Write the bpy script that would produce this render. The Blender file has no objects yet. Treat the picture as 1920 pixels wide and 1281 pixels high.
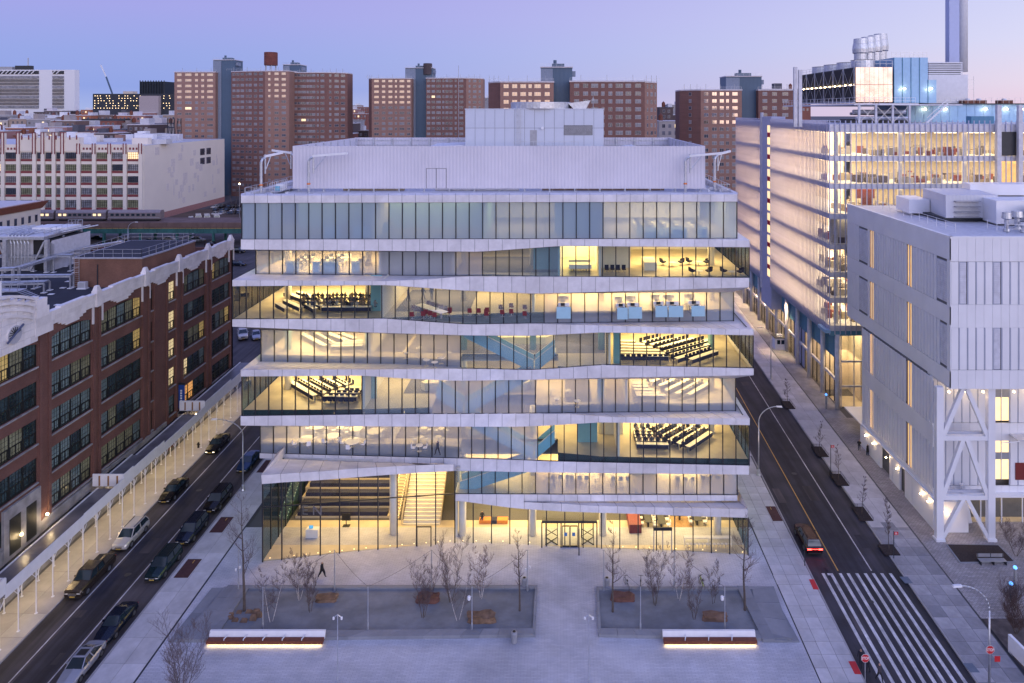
import bpy, bmesh, math, random
from mathutils import Vector, Matrix, noise
R = random.Random(7)
SC = bpy.context.scene
COL = SC.collection
# ---------------------------------------------------------------- camera
F, CX, CY, HC = 1280.0, 1045.0, 209.0, 51.44
cam_d = bpy.data.cameras.new('camera'); cam = bpy.data.objects.new('camera', cam_d); COL.objects.link(cam)
cam.location = (0, 0, HC); cam.rotation_euler = (math.radians(90), 0, 0)
cam_d.sensor_width = 36; cam_d.lens = 24
cam_d.shift_x = (960-CX)/1920; cam_d.shift_y = -(640.5-CY)/1920
cam_d.clip_start = 0.5; cam_d.clip_end = 9000
SC.camera = cam
# ---------------------------------------------------------------- sky, sun, exposure
SUN_DIR = Vector((0.45, -0.88, 0.16)).normalized()      # the afterglow lies behind the camera
world = bpy.data.worlds.new('World'); SC.world = world; world.use_nodes = True
nt = world.node_tree; nt.nodes.clear()
def N(t, tree=None, **kw):
    n = (tree or nt).nodes.new(t)
    for k, v in kw.items(): setattr(n, k, v)
    return n
def L(a, b, tree=None): (tree or nt).links.new(a, b)
tc = N('ShaderNodeTexCoord')
sep = N('ShaderNodeSeparateXYZ'); L(tc.outputs['Generated'], sep.inputs[0])
flat = N('ShaderNodeCombineXYZ'); L(sep.outputs[0], flat.inputs[0]); L(sep.outputs[1], flat.inputs[1])
nrm = N('ShaderNodeVectorMath', operation='NORMALIZE'); L(flat.outputs[0], nrm.inputs[0])
dot = N('ShaderNodeVectorMath', operation='DOT_PRODUCT'); L(nrm.outputs[0], dot.inputs[0]); dot.inputs[1].default_value = (0.62, -0.78, 0)
def ramp(stops):
    r = N('ShaderNodeValToRGB'); L(sep.outputs[2], r.inputs[0])
    e = r.color_ramp.elements
    e[0].position, e[0].color = stops[0][0], (*stops[0][1], 1)
    e[1].position, e[1].color = stops[-1][0], (*stops[-1][1], 1)
    for p, c in stops[1:-1]:
        x = e.new(p); x.color = (*c, 1)
    return r
anti = ramp([(0, (.40,.50,.86)), (.03, (.25,.37,.84)), (.075, (.28,.37,.84)), (.13, (.35,.36,.84)), (.17,(.37,.35,.82)), (.5,(.34,.39,.92)), (1,(.22,.28,.74))])
side = ramp([(0, (.86,.66,.82)), (.035, (.82,.72,.90)), (.09, (.72,.72,.98)), (.16,(.64,.66,.98)), (.5,(.38,.44,.98)), (1,(.22,.28,.74))])
glow = ramp([(0, (1.9,1.5,1.35)), (.08, (1.8,1.65,1.75)), (.25,(1.6,1.65,2.25)), (.5,(.80,.92,1.75)), (1,(.22,.28,.74))])
m1 = N('ShaderNodeMapRange'); L(dot.outputs['Value'], m1.inputs[0]); m1.inputs[1].default_value = -1.0; m1.inputs[2].default_value = -0.30
m2 = N('ShaderNodeMapRange'); L(dot.outputs['Value'], m2.inputs[0]); m2.inputs[1].default_value = -0.30; m2.inputs[2].default_value = 0.95
x1 = N('ShaderNodeMixRGB'); L(m1.outputs[0], x1.inputs[0]); L(anti.outputs[0], x1.inputs[1]); L(side.outputs[0], x1.inputs[2])
x2 = N('ShaderNodeMixRGB'); L(m2.outputs[0], x2.inputs[0]); L(x1.outputs[0], x2.inputs[1]); L(glow.outputs[0], x2.inputs[2])
sky = N('ShaderNodeTexSky'); sky.sky_type = 'NISHITA'; sky.sun_disc = False
sky.sun_elevation = math.radians(2.9); sky.sun_rotation = math.atan2(SUN_DIR.x, SUN_DIR.y); sky.altitude = 20
sm = N('ShaderNodeVectorMath', operation='SCALE'); L(sky.outputs[0], sm.inputs[0]); sm.inputs['Scale'].default_value = 0.02
ad = N('ShaderNodeVectorMath', operation='ADD'); L(x2.outputs[0], ad.inputs[0]); L(sm.outputs[0], ad.inputs[1])
bg = N('ShaderNodeBackground'); L(ad.outputs[0], bg.inputs[0]); bg.inputs[1].default_value = 0.93
wo = N('ShaderNodeOutputWorld'); L(bg.outputs[0], wo.inputs[0])
sun_d = bpy.data.lights.new('sun', 'SUN'); sun_d.energy = 0.45; sun_d.angle = math.radians(45); sun_d.color = (.98, .90, 1)
sun = bpy.data.objects.new('sun', sun_d); COL.objects.link(sun)
sun.rotation_euler = SUN_DIR.to_track_quat('Z', 'Y').to_euler(); sun.location = (60, -60, 90)
SC.view_settings.view_transform = 'Standard'; SC.view_settings.look = 'None'
SC.view_settings.exposure = 0; SC.view_settings.gamma = 1; SC.view_settings.use_curve_mapping = False
SC.render.engine = 'CYCLES'
cy = SC.cycles
cy.max_bounces = 8; cy.diffuse_bounces = 3; cy.glossy_bounces = 3; cy.transmission_bounces = 4; cy.transparent_max_bounces = 24
cy.use_denoising = True; cy.sample_clamp_indirect = 4; cy.sample_clamp_direct = 0; cy.caustics_reflective = False; cy.caustics_refractive = False
cy.use_adaptive_sampling = True; cy.adaptive_threshold = 0.01

# ---------------------------------------------------------------- projection helpers (survey of the place)
def gz(Y):                      # the street climbs 3.2 % away from the river, then levels out
    return 0.032*(max(min(Y, 200.0), -40)-80.0)
def P(px, py, Y): return Vector(((px-CX)*Y/F, Y, HC-(py-CY)*Y/F))
def G(px, py):                  # surveyed point on the ground
    Y = 69120.0/(py-168.0)
    if Y > 200: Y = (HC-gz(200))*F/(py-CY)
    return Vector(((px-CX)*Y/F, Y, gz(Y)))
def Z(px, py, z):               # surveyed point at height z
    Y = (HC-z)*F/(py-CY); return Vector(((px-CX)*Y/F, Y, z))
def lin(nodes, px, k):          # piecewise linear in px; nodes (px, ...)
    if px <= nodes[0][0]: return nodes[0][k]
    for a, b in zip(nodes, nodes[1:]):
        if px <= b[0]:
            t = (px-a[0])/(b[0]-a[0]); return a[k]+(b[k]-a[k])*t
    return nodes[-1][k]

# ---------------------------------------------------------------- materials
MATS = {}
def _coords(t, tree):
    c = N('ShaderNodeTexCoord', tree); return c.outputs['Object']
def mat(name, col, rough=.6, metal=0.0, var=.12, scale=1.5, bump=0.0, emit=None, estr=0.0, spec=.5, col2=None, detail=4):
    m = bpy.data.materials.new(name); m.use_nodes = True; t = m.node_tree; b = t.nodes['Principled BSDF']
    b.inputs['Roughness'].default_value = rough; b.inputs['Metallic'].default_value = metal
    b.inputs['Specular IOR Level'].default_value = spec
    nz = N('ShaderNodeTexNoise', t); nz.inputs['Scale'].default_value = scale; nz.inputs['Detail'].default_value = detail
    L(_coords(m, t), nz.inputs['Vector'], t)
    r = N('ShaderNodeValToRGB', t); L(nz.outputs[0], r.inputs[0], t)
    c2 = col2 or tuple(max(0, c*(1-var)) for c in col); c1 = tuple(min(1, c*(1+var*.6)) for c in col) if not col2 else col
    r.color_ramp.elements[0].position = .32; r.color_ramp.elements[1].position = .68
    r.color_ramp.elements[0].color = (*c2, 1); r.color_ramp.elements[1].color = (*c1, 1)
    L(r.outputs[0], b.inputs['Base Color'], t)
    if bump:
        bp = N('ShaderNodeBump', t); bp.inputs['Strength'].default_value = bump; bp.inputs['Distance'].default_value = .05
        n2 = N('ShaderNodeTexNoise', t); n2.inputs['Scale'].default_value = scale*9; n2.inputs['Detail'].default_value = 5
        L(_coords(m, t), n2.inputs['Vector'], t); L(n2.outputs[0], bp.inputs['Height'], t); L(bp.outputs[0], b.inputs['Normal'], t)
    if emit:
        b.inputs['Emission Color'].default_value = (*emit, 1); b.inputs['Emission Strength'].default_value = estr
    MATS[name] = m; return m
def wallvec(t, sx, sz):         # wall coordinates for axis-aligned faces: (x+y, z)
    s = N('ShaderNodeSeparateXYZ', t); L(_coords(None, t), s.inputs[0], t)
    a = N('ShaderNodeMath', t, operation='ADD'); L(s.outputs[0], a.inputs[0], t); L(s.outputs[1], a.inputs[1], t)
    c = N('ShaderNodeCombineXYZ', t); L(a.outputs[0], c.inputs[0], t); L(s.outputs[2], c.inputs[1], t)
    mp = N('ShaderNodeMapping', t); L(c.outputs[0], mp.inputs[0], t); mp.inputs['Scale'].default_value = (sx, sz, 1)
    return mp.outputs[0]
def brickmat(name, c1, c2, mortar, bw=.2, bh=.075, rough=.85, msize=.012, floorvec=False, offset=.5, var=.25):
    m = bpy.data.materials.new(name); m.use_nodes = True; t = m.node_tree; b = t.nodes['Principled BSDF']
    br = N('ShaderNodeTexBrick', t); br.offset = offset
    if floorvec: L(_coords(None, t), br.inputs['Vector'], t)
    else: L(wallvec(t, 1, 1), br.inputs['Vector'], t)
    br.inputs['Scale'].default_value = 1; br.inputs['Brick Width'].default_value = bw; br.inputs['Row Height'].default_value = bh
    br.inputs['Mortar Size'].default_value = msize; br.inputs['Color1'].default_value = (*c1, 1); br.inputs['Color2'].default_value = (*c2, 1); br.inputs['Mortar'].default_value = (*mortar, 1)
    nz = N('ShaderNodeTexNoise', t); nz.inputs['Scale'].default_value = .35; nz.inputs['Detail'].default_value = 6; L(_coords(None, t), nz.inputs['Vector'], t)
    mr = N('ShaderNodeMapRange', t); L(nz.outputs[0], mr.inputs[0], t); mr.inputs[1].default_value = .3; mr.inputs[2].default_value = .7; mr.inputs[3].default_value = 1-var; mr.inputs[4].default_value = 1+var*.5
    mx = N('ShaderNodeVectorMath', t, operation='SCALE'); L(br.outputs[0], mx.inputs[0], t); L(mr.outputs[0], mx.inputs['Scale'], t)
    L(mx.outputs[0], b.inputs['Base Color'], t); b.inputs['Roughness'].default_value = rough
    bp = N('ShaderNodeBump', t); bp.inputs['Strength'].default_value = .5; bp.inputs['Distance'].default_value = .01; bp.invert = True
    L(br.outputs['Fac'], bp.inputs['Height'], t); L(bp.outputs[0], b.inputs['Normal'], t)
    MATS[name] = m; return m
def glassmat(name, tint=(.80,.88,.86), haze=0.0, hazecol=(.6,.66,.78), refl=.07, rough=.02, trans=.3, rmax=.9):
    m = bpy.data.materials.new(name); m.use_nodes = True; t = m.node_tree; t.nodes.remove(t.nodes['Principled BSDF'])
    out = t.nodes['Material Output']
    tr = N('ShaderNodeBsdfTransparent', t); tr.inputs[0].default_value = (*tint, 1)
    gl = N('ShaderNodeBsdfGlossy', t); gl.inputs['Roughness'].default_value = rough
    lw = N('ShaderNodeLayerWeight', t); pw = N('ShaderNodeMath', t, operation='POWER'); L(lw.outputs['Facing'], pw.inputs[0], t); pw.inputs[1].default_value = 4
    mr = N('ShaderNodeMapRange', t); L(pw.outputs[0], mr.inputs[0], t); mr.inputs[3].default_value = refl; mr.inputs[4].default_value = rmax
    base = tr.outputs[0]
    if haze > 0:
        df_ = N('ShaderNodeBsdfDiffuse', t); df_.inputs[0].default_value = (*hazecol, 1); tl = N('ShaderNodeBsdfTranslucent', t); tl.inputs[0].default_value = (*[min(1,c*1.1) for c in hazecol], 1)
        dm = N('ShaderNodeMixShader', t); dm.inputs[0].default_value = trans; L(df_.outputs[0], dm.inputs[1], t); L(tl.outputs[0], dm.inputs[2], t); df = dm
        mh = N('ShaderNodeMixShader', t); mh.inputs[0].default_value = haze; L(tr.outputs[0], mh.inputs[1], t); L(df.outputs[0], mh.inputs[2], t); base = mh.outputs[0]
    mm = N('ShaderNodeMixShader', t); L(mr.outputs[0], mm.inputs[0], t); L(base, mm.inputs[1], t); L(gl.outputs[0], mm.inputs[2], t)
    L(mm.outputs[0], out.inputs[0], t); MATS[name] = m; return m
def ribmat(name, col, pitch, depth=.5, rough=.5, metal=0.0):       # vertically ribbed sheet
    m = mat(name, col, rough=rough, metal=metal, var=.05, scale=.3); t = m.node_tree; b = t.nodes['Principled BSDF']
    w = N('ShaderNodeTexWave', t); w.inputs['Scale'].default_value = 1; L(wallvec(t, 1/pitch*.314, 0), w.inputs['Vector'], t)
    bp = N('ShaderNodeBump', t); bp.inputs['Strength'].default_value = depth; bp.inputs['Distance'].default_value = .05; L(w.outputs[0], bp.inputs['Height'], t); L(bp.outputs[0], b.inputs['Normal'], t)
    return m
def tilecolmat(name, c1, c2, rough=.7, scale=.8):                    # tone drawn per object, so every slab differs
    m = mat(name, c1, rough=rough, var=.1, scale=scale, bump=.1); t = m.node_tree; b = t.nodes['Principled BSDF']
    oi = N('ShaderNodeObjectInfo', t); mx = N('ShaderNodeMixRGB', t); L(oi.outputs['Random'], mx.inputs[0], t)
    mx.inputs[1].default_value = (*c1, 1); mx.inputs[2].default_value = (*c2, 1)
    nz = N('ShaderNodeTexNoise', t); nz.inputs['Scale'].default_value = .45; nz.inputs['Detail'].default_value = 7; nz.inputs['Roughness'].default_value = .65
    g = N('ShaderNodeNewGeometry', t); L(g.outputs['Position'], nz.inputs['Vector'], t)
    mr = N('ShaderNodeMapRange', t); L(nz.outputs[0], mr.inputs[0], t); mr.inputs[1].default_value = .3; mr.inputs[2].default_value = .75; mr.inputs[3].default_value = 1.12; mr.inputs[4].default_value = .78
    sc = N('ShaderNodeVectorMath', t, operation='SCALE'); L(mx.outputs[0], sc.inputs[0], t); L(mr.outputs[0], sc.inputs['Scale'], t)
    L(sc.outputs[0], b.inputs['Base Color'], t); return m

M_fascia = tilecolmat('white_concrete_panel', (.70,.68,.70), (.77,.75,.77), .55, 1.2)
M_dark = mat('dark_metal', (.03,.035,.045), .4, .3)
M_black = mat('black_rubber', (.012,.012,.014), .7)
M_grey = mat('grey_metal', (.36,.37,.40), .45, .4)
M_galv = mat('galvanised_steel', (.55,.57,.62), .38, .7, var=.18, scale=3)
M_lightgrey = mat('light_grey_paint', (.60,.60,.64), .5)
M_white = mat('white_paint', (.78,.78,.80), .5, var=.05)
M_screen = ribmat('ribbed_screen_sheet', (.64,.62,.68), .45, .6)
M_pent = mat('penthouse_panel', (.56,.60,.68), .45, .1, var=.05, scale=.5)
M_glass = glassmat('clear_glass', (.80,.87,.84), 0, refl=.07)
M_frit = glassmat('fritted_glass', (.80,.86,.90), .42, (.70,.77,.90), refl=.12, trans=.3)
M_frit8 = glassmat('shaded_glass', (.70,.82,.86), .60, (.58,.72,.86), refl=.13, trans=.25)
M_semi = glassmat('tinted_glass', (.74,.84,.84), .28, (.52,.66,.76), refl=.11)
M_edge = glassmat('edge_glass', (.26,.42,.43), .10, (.05,.10,.11), refl=.10, rmax=.22)  # tint darkened to stand for the dark outside behind the side panes
M_hall = glassmat('hall_glass', (.92,.94,.90), 0, refl=.05)
M_wallin = mat('interior_white', (.80,.77,.70), .7, var=.03)
M_floor_warm = mat('interior_pale_floor', (.56,.49,.37), .45, var=.12, scale=.7)
M_carpet = mat('interior_grey_carpet', (.16,.15,.17), .9, var=.25, scale=.5)
M_ceil = mat('interior_ceiling', (.6,.6,.6), .8)
M_teal = mat('teal_panel_and_light', (.25,.50,.56), .25, .1, var=.05)  # also carries teal light on white columns and a wall edge as colour
M_blueparti = mat('pale_blue_partition', (.36,.58,.68), .6, var=.05)
M_table = mat('white_tabletop', (.82,.78,.68), .35, var=.04)
M_navy = mat('navy_upholstery', (.014,.018,.055), .8, var=.3)
M_asphalt = mat('asphalt', (.030,.028,.036), .7, var=.45, scale=.22, bump=.35, detail=9)
M_asphaltL = mat('worn_asphalt', (.052,.045,.048), .75, var=.45, scale=.2, bump=.4, detail=9)
M_walk = tilecolmat('sidewalk_concrete', (.50,.49,.50), (.58,.57,.59))
M_walkd = tilecolmat('weathered_concrete', (.25,.25,.27), (.46,.45,.47))
M_walkw = tilecolmat('warm_concrete', (.42,.39,.36), (.50,.47,.42))
M_kerb = mat('kerb_stone', (.34,.33,.34), .7)
M_joint = mat('joint_dark', (.13,.13,.14), .9)
M_plaza = brickmat('plaza_pavers', (.47,.48,.54), (.55,.56,.61), (.33,.34,.40), .62, .155, .7, .018, floorvec=True, var=.16)
M_plaza2 = brickmat('side_pavers', (.30,.28,.28), (.40,.38,.38), (.16,.15,.16), .42, .21, .75, .02, floorvec=True, var=.25)
M_gravel = mat('grey_gravel', (.185,.20,.225), .95, var=.10, scale=.8, bump=.5)
M_bluestone = tilecolmat('bluestone', (.19,.205,.24), (.26,.275,.31))
M_line_w = mat('road_paint_white', (.68,.67,.68), .6, var=.2, scale=2)
M_line_y = mat('road_paint_yellow', (.62,.36,.08), .6, var=.2, scale=2)
M_red = mat('red_paint', (.55,.02,.03), .5, var=.08)
M_wood = mat('bench_wood', (.17,.045,.02), .55, var=.25, scale=5)
M_bark = mat('tree_bark', (.10,.080,.070), .9, var=.3, scale=6)
M_birch = mat('birch_bark', (.60,.56,.54), .8, var=.45, scale=9)
M_twig = mat('twig_bark', (.13,.095,.095), .9)
M_rock1 = mat('sandstone_rock', (.20,.125,.08), .9, var=.4, scale=1.6, bump=.8)
M_rock2 = mat('red_rock', (.15,.07,.055), .9, var=.35, scale=1.6, bump=.8)
M_mulch = mat('dark_mulch', (.035,.025,.025), .95, var=.4, scale=8, bump=.8)
M_dirt = mat('bare_soil', (.11,.09,.085), .95, var=.4, scale=1, bump=.6)
M_rust = mat('rusty_plate', (.075,.028,.028), .8, var=.2, scale=3)
M_skin = mat('skin', (.45,.27,.19), .6)
M_black_cloth = mat('black_cloth', (.012,.012,.016), .9)
M_warmlamp = mat('warm_lamp', (1,.8,.5), .5, emit=(1,.72,.36), estr=22)
M_softlamp = mat('soft_warm_lamp', (1,.8,.5), .5, emit=(1,.70,.36), estr=4)
M_tube = mat('ceiling_light_tube', (1,.9,.7), .5, emit=(1,.82,.55), estr=5)
M_bluelamp = mat('blue_lamp', (.2,.5,1), .5, emit=(.10,.35,1), estr=2.5)
M_taillamp = mat('lit_tail_lamp', (1,.05,.02), .5, emit=(1,.04,.03), estr=14)
M_redlens = mat('red_lens', (.35,.01,.01), .3)
M_headlens = mat('headlight_lens', (.75,.75,.72), .15, .3)
M_headlit = mat('lit_headlight', (1,.85,.6), .3, emit=(1,.82,.55), estr=5)
M_carglass = mat('car_glass', (.015,.03,.04), .06, spec=.9, var=.05)
M_chrome = mat('bright_metal', (.6,.6,.62), .2, .9)
M_rim = mat('wheel_rim', (.32,.33,.35), .3, .8)
def streaks(m, sx, sy, lo, hi, base=1.0):      # wear drawn out along the driving direction, plus blotches
    t = m.node_tree; b = t.nodes['Principled BSDF']; src = b.inputs['Base Color'].links[0].from_socket
    mp = N('ShaderNodeMapping', t); L(_coords(None, t), mp.inputs[0], t); mp.inputs['Scale'].default_value = (sx, sy, 1)
    nz = N('ShaderNodeTexNoise', t); nz.inputs['Scale'].default_value = 1; nz.inputs['Detail'].default_value = 6; nz.inputs['Roughness'].default_value = .6; L(mp.outputs[0], nz.inputs['Vector'], t)
    mr = N('ShaderNodeMapRange', t); L(nz.outputs[0], mr.inputs[0], t); mr.inputs[1].default_value = .35; mr.inputs[2].default_value = .68; mr.inputs[3].default_value = lo; mr.inputs[4].default_value = hi
    sc = N('ShaderNodeVectorMath', t, operation='SCALE'); L(src, sc.inputs[0], t); L(mr.outputs[0], sc.inputs['Scale'], t); L(sc.outputs[0], b.inputs['Base Color'], t)
streaks(M_asphalt, 1.1, .045, .65, 1.9); streaks(M_asphaltL, 1.1, .05, .6, 1.7); streaks(M_line_w, 2.2, .5, .55, 1.08)
streaks(M_plaza, .14, .16, .84, 1.14); streaks(M_walk, .5, .35, .86, 1.12); streaks(M_walkd, .6, .5, .75, 1.15); streaks(M_fascia, .9, .9, .93, 1.03); streaks(M_gravel, .3, .5, .8, 1.2)
# towers and far city
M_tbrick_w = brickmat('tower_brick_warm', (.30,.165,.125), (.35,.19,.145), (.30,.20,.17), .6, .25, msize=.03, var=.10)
M_tbrick_d = brickmat('tower_brick_shaded', (.20,.098,.080), (.24,.115,.095), (.19,.11,.095), .6, .25, msize=.03, var=.10)  # same brick darker: shade of the faces turned from the afterglow, as colour
M_shaft = ribmat('blue_grey_shaft', (.065,.115,.18), 1.5, .3)
M_shaft2 = mat('pale_shaft', (.22,.26,.33), .7)
M_win = mat('window_glass', (.05,.06,.09), .12, 0, var=.5, scale=.35, spec=1)
M_wini = mat('window_blind', (.24,.24,.27), .35, 0, var=.5, scale=.5, spec=.8)
M_winlit = mat('lit_window', (1,.8,.5), .3, emit=(1,.70,.34), estr=1.1, var=.3, scale=.6)
M_winfr = mat('window_surround', (.50,.45,.45), .6)
M_coping = mat('pale_coping', (.62,.58,.60), .6)
# ---------------------------------------------------------------- mesh builder and object helpers
class MB:
    def __init__(s): s.v = []; s.f = []; s.m = []; s.ms = []
    def mi(s, m):
        if m not in s.ms: s.ms.append(m)
        return s.ms.index(m)
    def face(s, pts, m):
        k = len(s.v); s.v.extend([tuple(p) for p in pts]); s.f.append(tuple(range(k, k+len(pts)))); s.m.append(s.mi(m))
    def box(s, x0, x1, y0, y1, z0, z1, m, top=None):
        if x0 > x1: x0, x1 = x1, x0
        if y0 > y1: y0, y1 = y1, y0
        if z0 > z1: z0, z1 = z1, z0
        k = len(s.v)
        s.v.extend([(x0,y0,z0),(x1,y0,z0),(x1,y1,z0),(x0,y1,z0),(x0,y0,z1),(x1,y0,z1),(x1,y1,z1),(x0,y1,z1)])
        for q in ((0,3,2,1),(4,5,6,7),(0,1,5,4),(1,2,6,5),(2,3,7,6),(3,0,4,7)):
            s.f.append(tuple(k+i for i in q)); s.m.append(s.mi(top if (top and q == (4,5,6,7)) else m))
        return s
    def hexa(s, b, t, m):           # b, t: four points each, same winding (ccw from above)
        k = len(s.v); s.v.extend([tuple(p) for p in b]+[tuple(p) for p in t])
        for q in ((0,3,2,1),(4,5,6,7),(0,1,5,4),(1,2,6,5),(2,3,7,6),(3,0,4,7)):
            s.f.append(tuple(k+i for i in q)); s.m.append(s.mi(m))
        return s
    def gbox(s, x0, x1, y0, y1, h0, h1, m):     # box whose bottom and top follow the sloping ground
        return s.hexa([(x0,y0,gz(y0)+h0),(x1,y0,gz(y0)+h0),(x1,y1,gz(y1)+h0),(x0,y1,gz(y1)+h0)],
                      [(x0,y0,gz(y0)+h1),(x1,y0,gz(y0)+h1),(x1,y1,gz(y1)+h1),(x0,y1,gz(y1)+h1)], m)
    def prism(s, poly, z0, z1, m):
        n = len(poly); k = len(s.v)
        a0 = (lambda z, y: z(y) if callable(z) else z)
        s.v.extend([(p[0],p[1],a0(z0,p[1])) for p in poly]+[(p[0],p[1],a0(z1,p[1])) for p in poly])
        s.f.append(tuple(k+i for i in reversed(range(n)))); s.m.append(s.mi(m))
        s.f.append(tuple(k+n+i for i in range(n))); s.m.append(s.mi(m))
        for i in range(n):
            j = (i+1) % n; s.f.append((k+i, k+j, k+n+j, k+n+i)); s.m.append(s.mi(m))
        return s
    def tube(s, a, b, r, m, n=6, r2=None, cap=True):
        a = Vector(a); b = Vector(b); r2 = r if r2 is None else r2
        d = (b-a); 
        if d.length < 1e-6: return s
        d.normalize(); u = d.orthogonal().normalized(); w = d.cross(u); k = len(s.v)
        for q, rr in ((a, r), (b, r2)):
            for i in range(n):
                an = 2*math.pi*i/n; s.v.append(tuple(q+u*math.cos(an)*rr+w*math.sin(an)*rr))
        mi = s.mi(m)
        for i in range(n):
            j = (i+1) % n; s.f.append((k+i, k+j, k+n+j, k+n+i)); s.m.append(mi)
        if cap:
            s.f.append(tuple(k+i for i in reversed(range(n)))); s.m.append(mi)
            s.f.append(tuple(k+n+i for i in range(n))); s.m.append(mi)
        return s
    def beam(s, a, b, w, h, m):     # rectangular bar along a-b
        a = Vector(a); b = Vector(b); d = (b-a).normalized()
        up = Vector((0,0,1)) if abs(d.z) < .9 else Vector((0,1,0))
        u = d.cross(up).normalized()*w/2; v = u.cross(d).normalized()*h/2
        k = len(s.v)
        s.v.extend([tuple(p) for p in (a-u-v, a+u-v, a+u+v, a-u+v, b-u-v, b+u-v, b+u+v, b-u+v)]); mi = s.mi(m)
        for q in ((0,1,2,3),(7,6,5,4),(0,4,5,1),(1,5,6,2),(2,6,7,3),(3,7,4,0)):
            s.f.append(tuple(k+i for i in q)); s.m.append(mi)
        return s
    def lathe(s, c, prof, m, n=12):
        c = Vector(c); k = len(s.v); mi = s.mi(m)
        for r, z in prof:
            for i in range(n):
                an = 2*math.pi*i/n; s.v.append((c.x+math.cos(an)*r, c.y+math.sin(an)*r, c.z+z))
        for q in range(len(prof)-1):
            for i in range(n):
                j = (i+1) % n; s.f.append((k+q*n+i, k+q*n+j, k+(q+1)*n+j, k+(q+1)*n+i)); s.m.append(mi)
        s.f.append(tuple(k+i for i in reversed(range(n)))); s.m.append(mi)
        s.f.append(tuple(k+(len(prof)-1)*n+i for i in range(n))); s.m.append(mi)
        return s
    def mesh(s, name='mesh', off=(0,0,0), smooth=False):
        me = bpy.data.meshes.new(name)
        ox, oy, oz = off
        me.from_pydata([(x-ox, y-oy, z-oz) for x, y, z in s.v], [], s.f)
        for m in s.ms: me.materials.append(m)
        me.polygons.foreach_set('material_index', s.m)
        if smooth: me.polygons.foreach_set('use_smooth', [True]*len(s.f))
        me.update(); return me
    def build(s, name, parent=None, smooth=False, local=False, kind=None, label=None):
        off = (0,0,0)
        if parent is not None and not local: off = parent_off(parent)
        return link(name, s.mesh(name, off, smooth), parent, kind, label)
def parent_off(p):
    o = Vector((0,0,0))
    while p is not None: o += p.location; p = p.parent
    return tuple(o)
def link(name, me, parent=None, kind=None, label=None, loc=None, rot=None):
    o = bpy.data.objects.new(name, me); COL.objects.link(o)
    if parent is not None: o.parent = parent
    if kind: o['kind'] = kind
    if label: o['label'] = label
    if loc is not None: o.location = loc
    if rot is not None: o.rotation_euler = rot
    return o
def thing(name, label, cat, loc=(0,0,0), rz=0, group=None):
    o = bpy.data.objects.new(name, None); COL.objects.link(o); o.empty_display_size = .3
    o.location = loc; o.rotation_euler = (0,0,rz); o['label'] = label; o['category'] = cat
    if group: o['group'] = group
    return o
def tag(o, label, cat, group=None):
    o['label'] = label; o['category'] = cat
    if group: o['group'] = group
    return o
def solo(mb, name, label, cat, group=None, base=None, smooth=False):      # a thing that is one mesh, origin at its base
    if base is None:
        xs = [v[0] for v in mb.v]; ys = [v[1] for v in mb.v]; zs = [v[2] for v in mb.v]
        base = ((min(xs)+max(xs))/2, (min(ys)+max(ys))/2, min(zs))
    o = link(name, mb.mesh(name, base, smooth)); o.location = base
    return tag(o, label, cat, group)
CH = {}
def copy_tree(root, loc, rz=None, label=None, group=None):
    r = root.copy(); COL.objects.link(r); r.location = loc
    if rz is not None: r.rotation_euler = (0,0,rz)
    if label: r['label'] = label
    if group: r['group'] = group
    for ch in root.children:
        c = ch.copy(); COL.objects.link(c); c.parent = r
        for g in ch.children:
            d = g.copy(); COL.objects.link(d); d.parent = c
    return r
def area(name, loc, sx, sy, energy, col=(1,.72,.38), rot=(0,0,0), spread=None):
    l = bpy.data.lights.new(name, 'AREA'); l.shape = 'RECTANGLE'; l.size = sx; l.size_y = sy; l.energy = energy; l.color = col
    if spread: l.spread = math.radians(spread)
    o = bpy.data.objects.new(name, l); COL.objects.link(o); o.location = loc; o.rotation_euler = rot; return o
def point(name, loc, energy, col=(1,.72,.4), r=.1):
    l = bpy.data.lights.new(name, 'POINT'); l.energy = energy; l.color = col; l.shadow_soft_size = r
    o = bpy.data.objects.new(name, l); COL.objects.link(o); o.location = loc; return o
ORD = ['first','second','third','fourth','fifth','sixth','seventh','eighth','ninth','tenth','eleventh','twelfth','thirteenth','fourteenth','fifteenth','sixteenth','seventeenth','eighteenth','nineteenth','twentieth']

# ================================================================= SETTING: ground, streets, pavements
def struct(mb, name, **k): return mb.build(name, kind='structure', **k)
def strip(name, x0, x1, y0, y1, h, m, step=None, fan0=0, fan1=0):
    """sheet that follows the ground; x may fan out with distance"""
    mb = MB(); ys = sorted(set([y0, y1] + [y for y in (80, 200) if y0 < y < y1] + ([y0+i*step for i in range(1, int((y1-y0)/step))] if step else [])))
    for a, b in zip(ys, ys[1:]):
        mb.face([(x0+fan0*(a-80),a,gz(a)+h),(x1+fan1*(a-80),a,gz(a)+h),(x1+fan1*(b-80),b,gz(b)+h),(x0+fan0*(b-80),b,gz(b)+h)], m)
    return struct(mb, name)
mb = MB()
M_ground = mat('city_ground', (.10,.10,.11), .9, var=.3, scale=.05)
ys = [-1500,-400,-40,80,200,600,2000,6500]
for a, b in zip(ys, ys[1:]): mb.face([(-6000,a,gz(a)-.02),(6000,a,gz(a)-.02),(6000,b,gz(b)-.02),(-6000,b,gz(b)-.02)], M_ground)
struct(mb, 'ground')
FAN = .018
strip('road', -52.5, -42.8, 0, 240, 0.0, M_asphaltL)
strip('road', 28.3, 38.4, 0, 240, 0.0, M_asphalt, fan0=FAN, fan1=FAN)
strip('road', -250, 260, 236, 262, .008, M_asphaltL)
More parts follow.
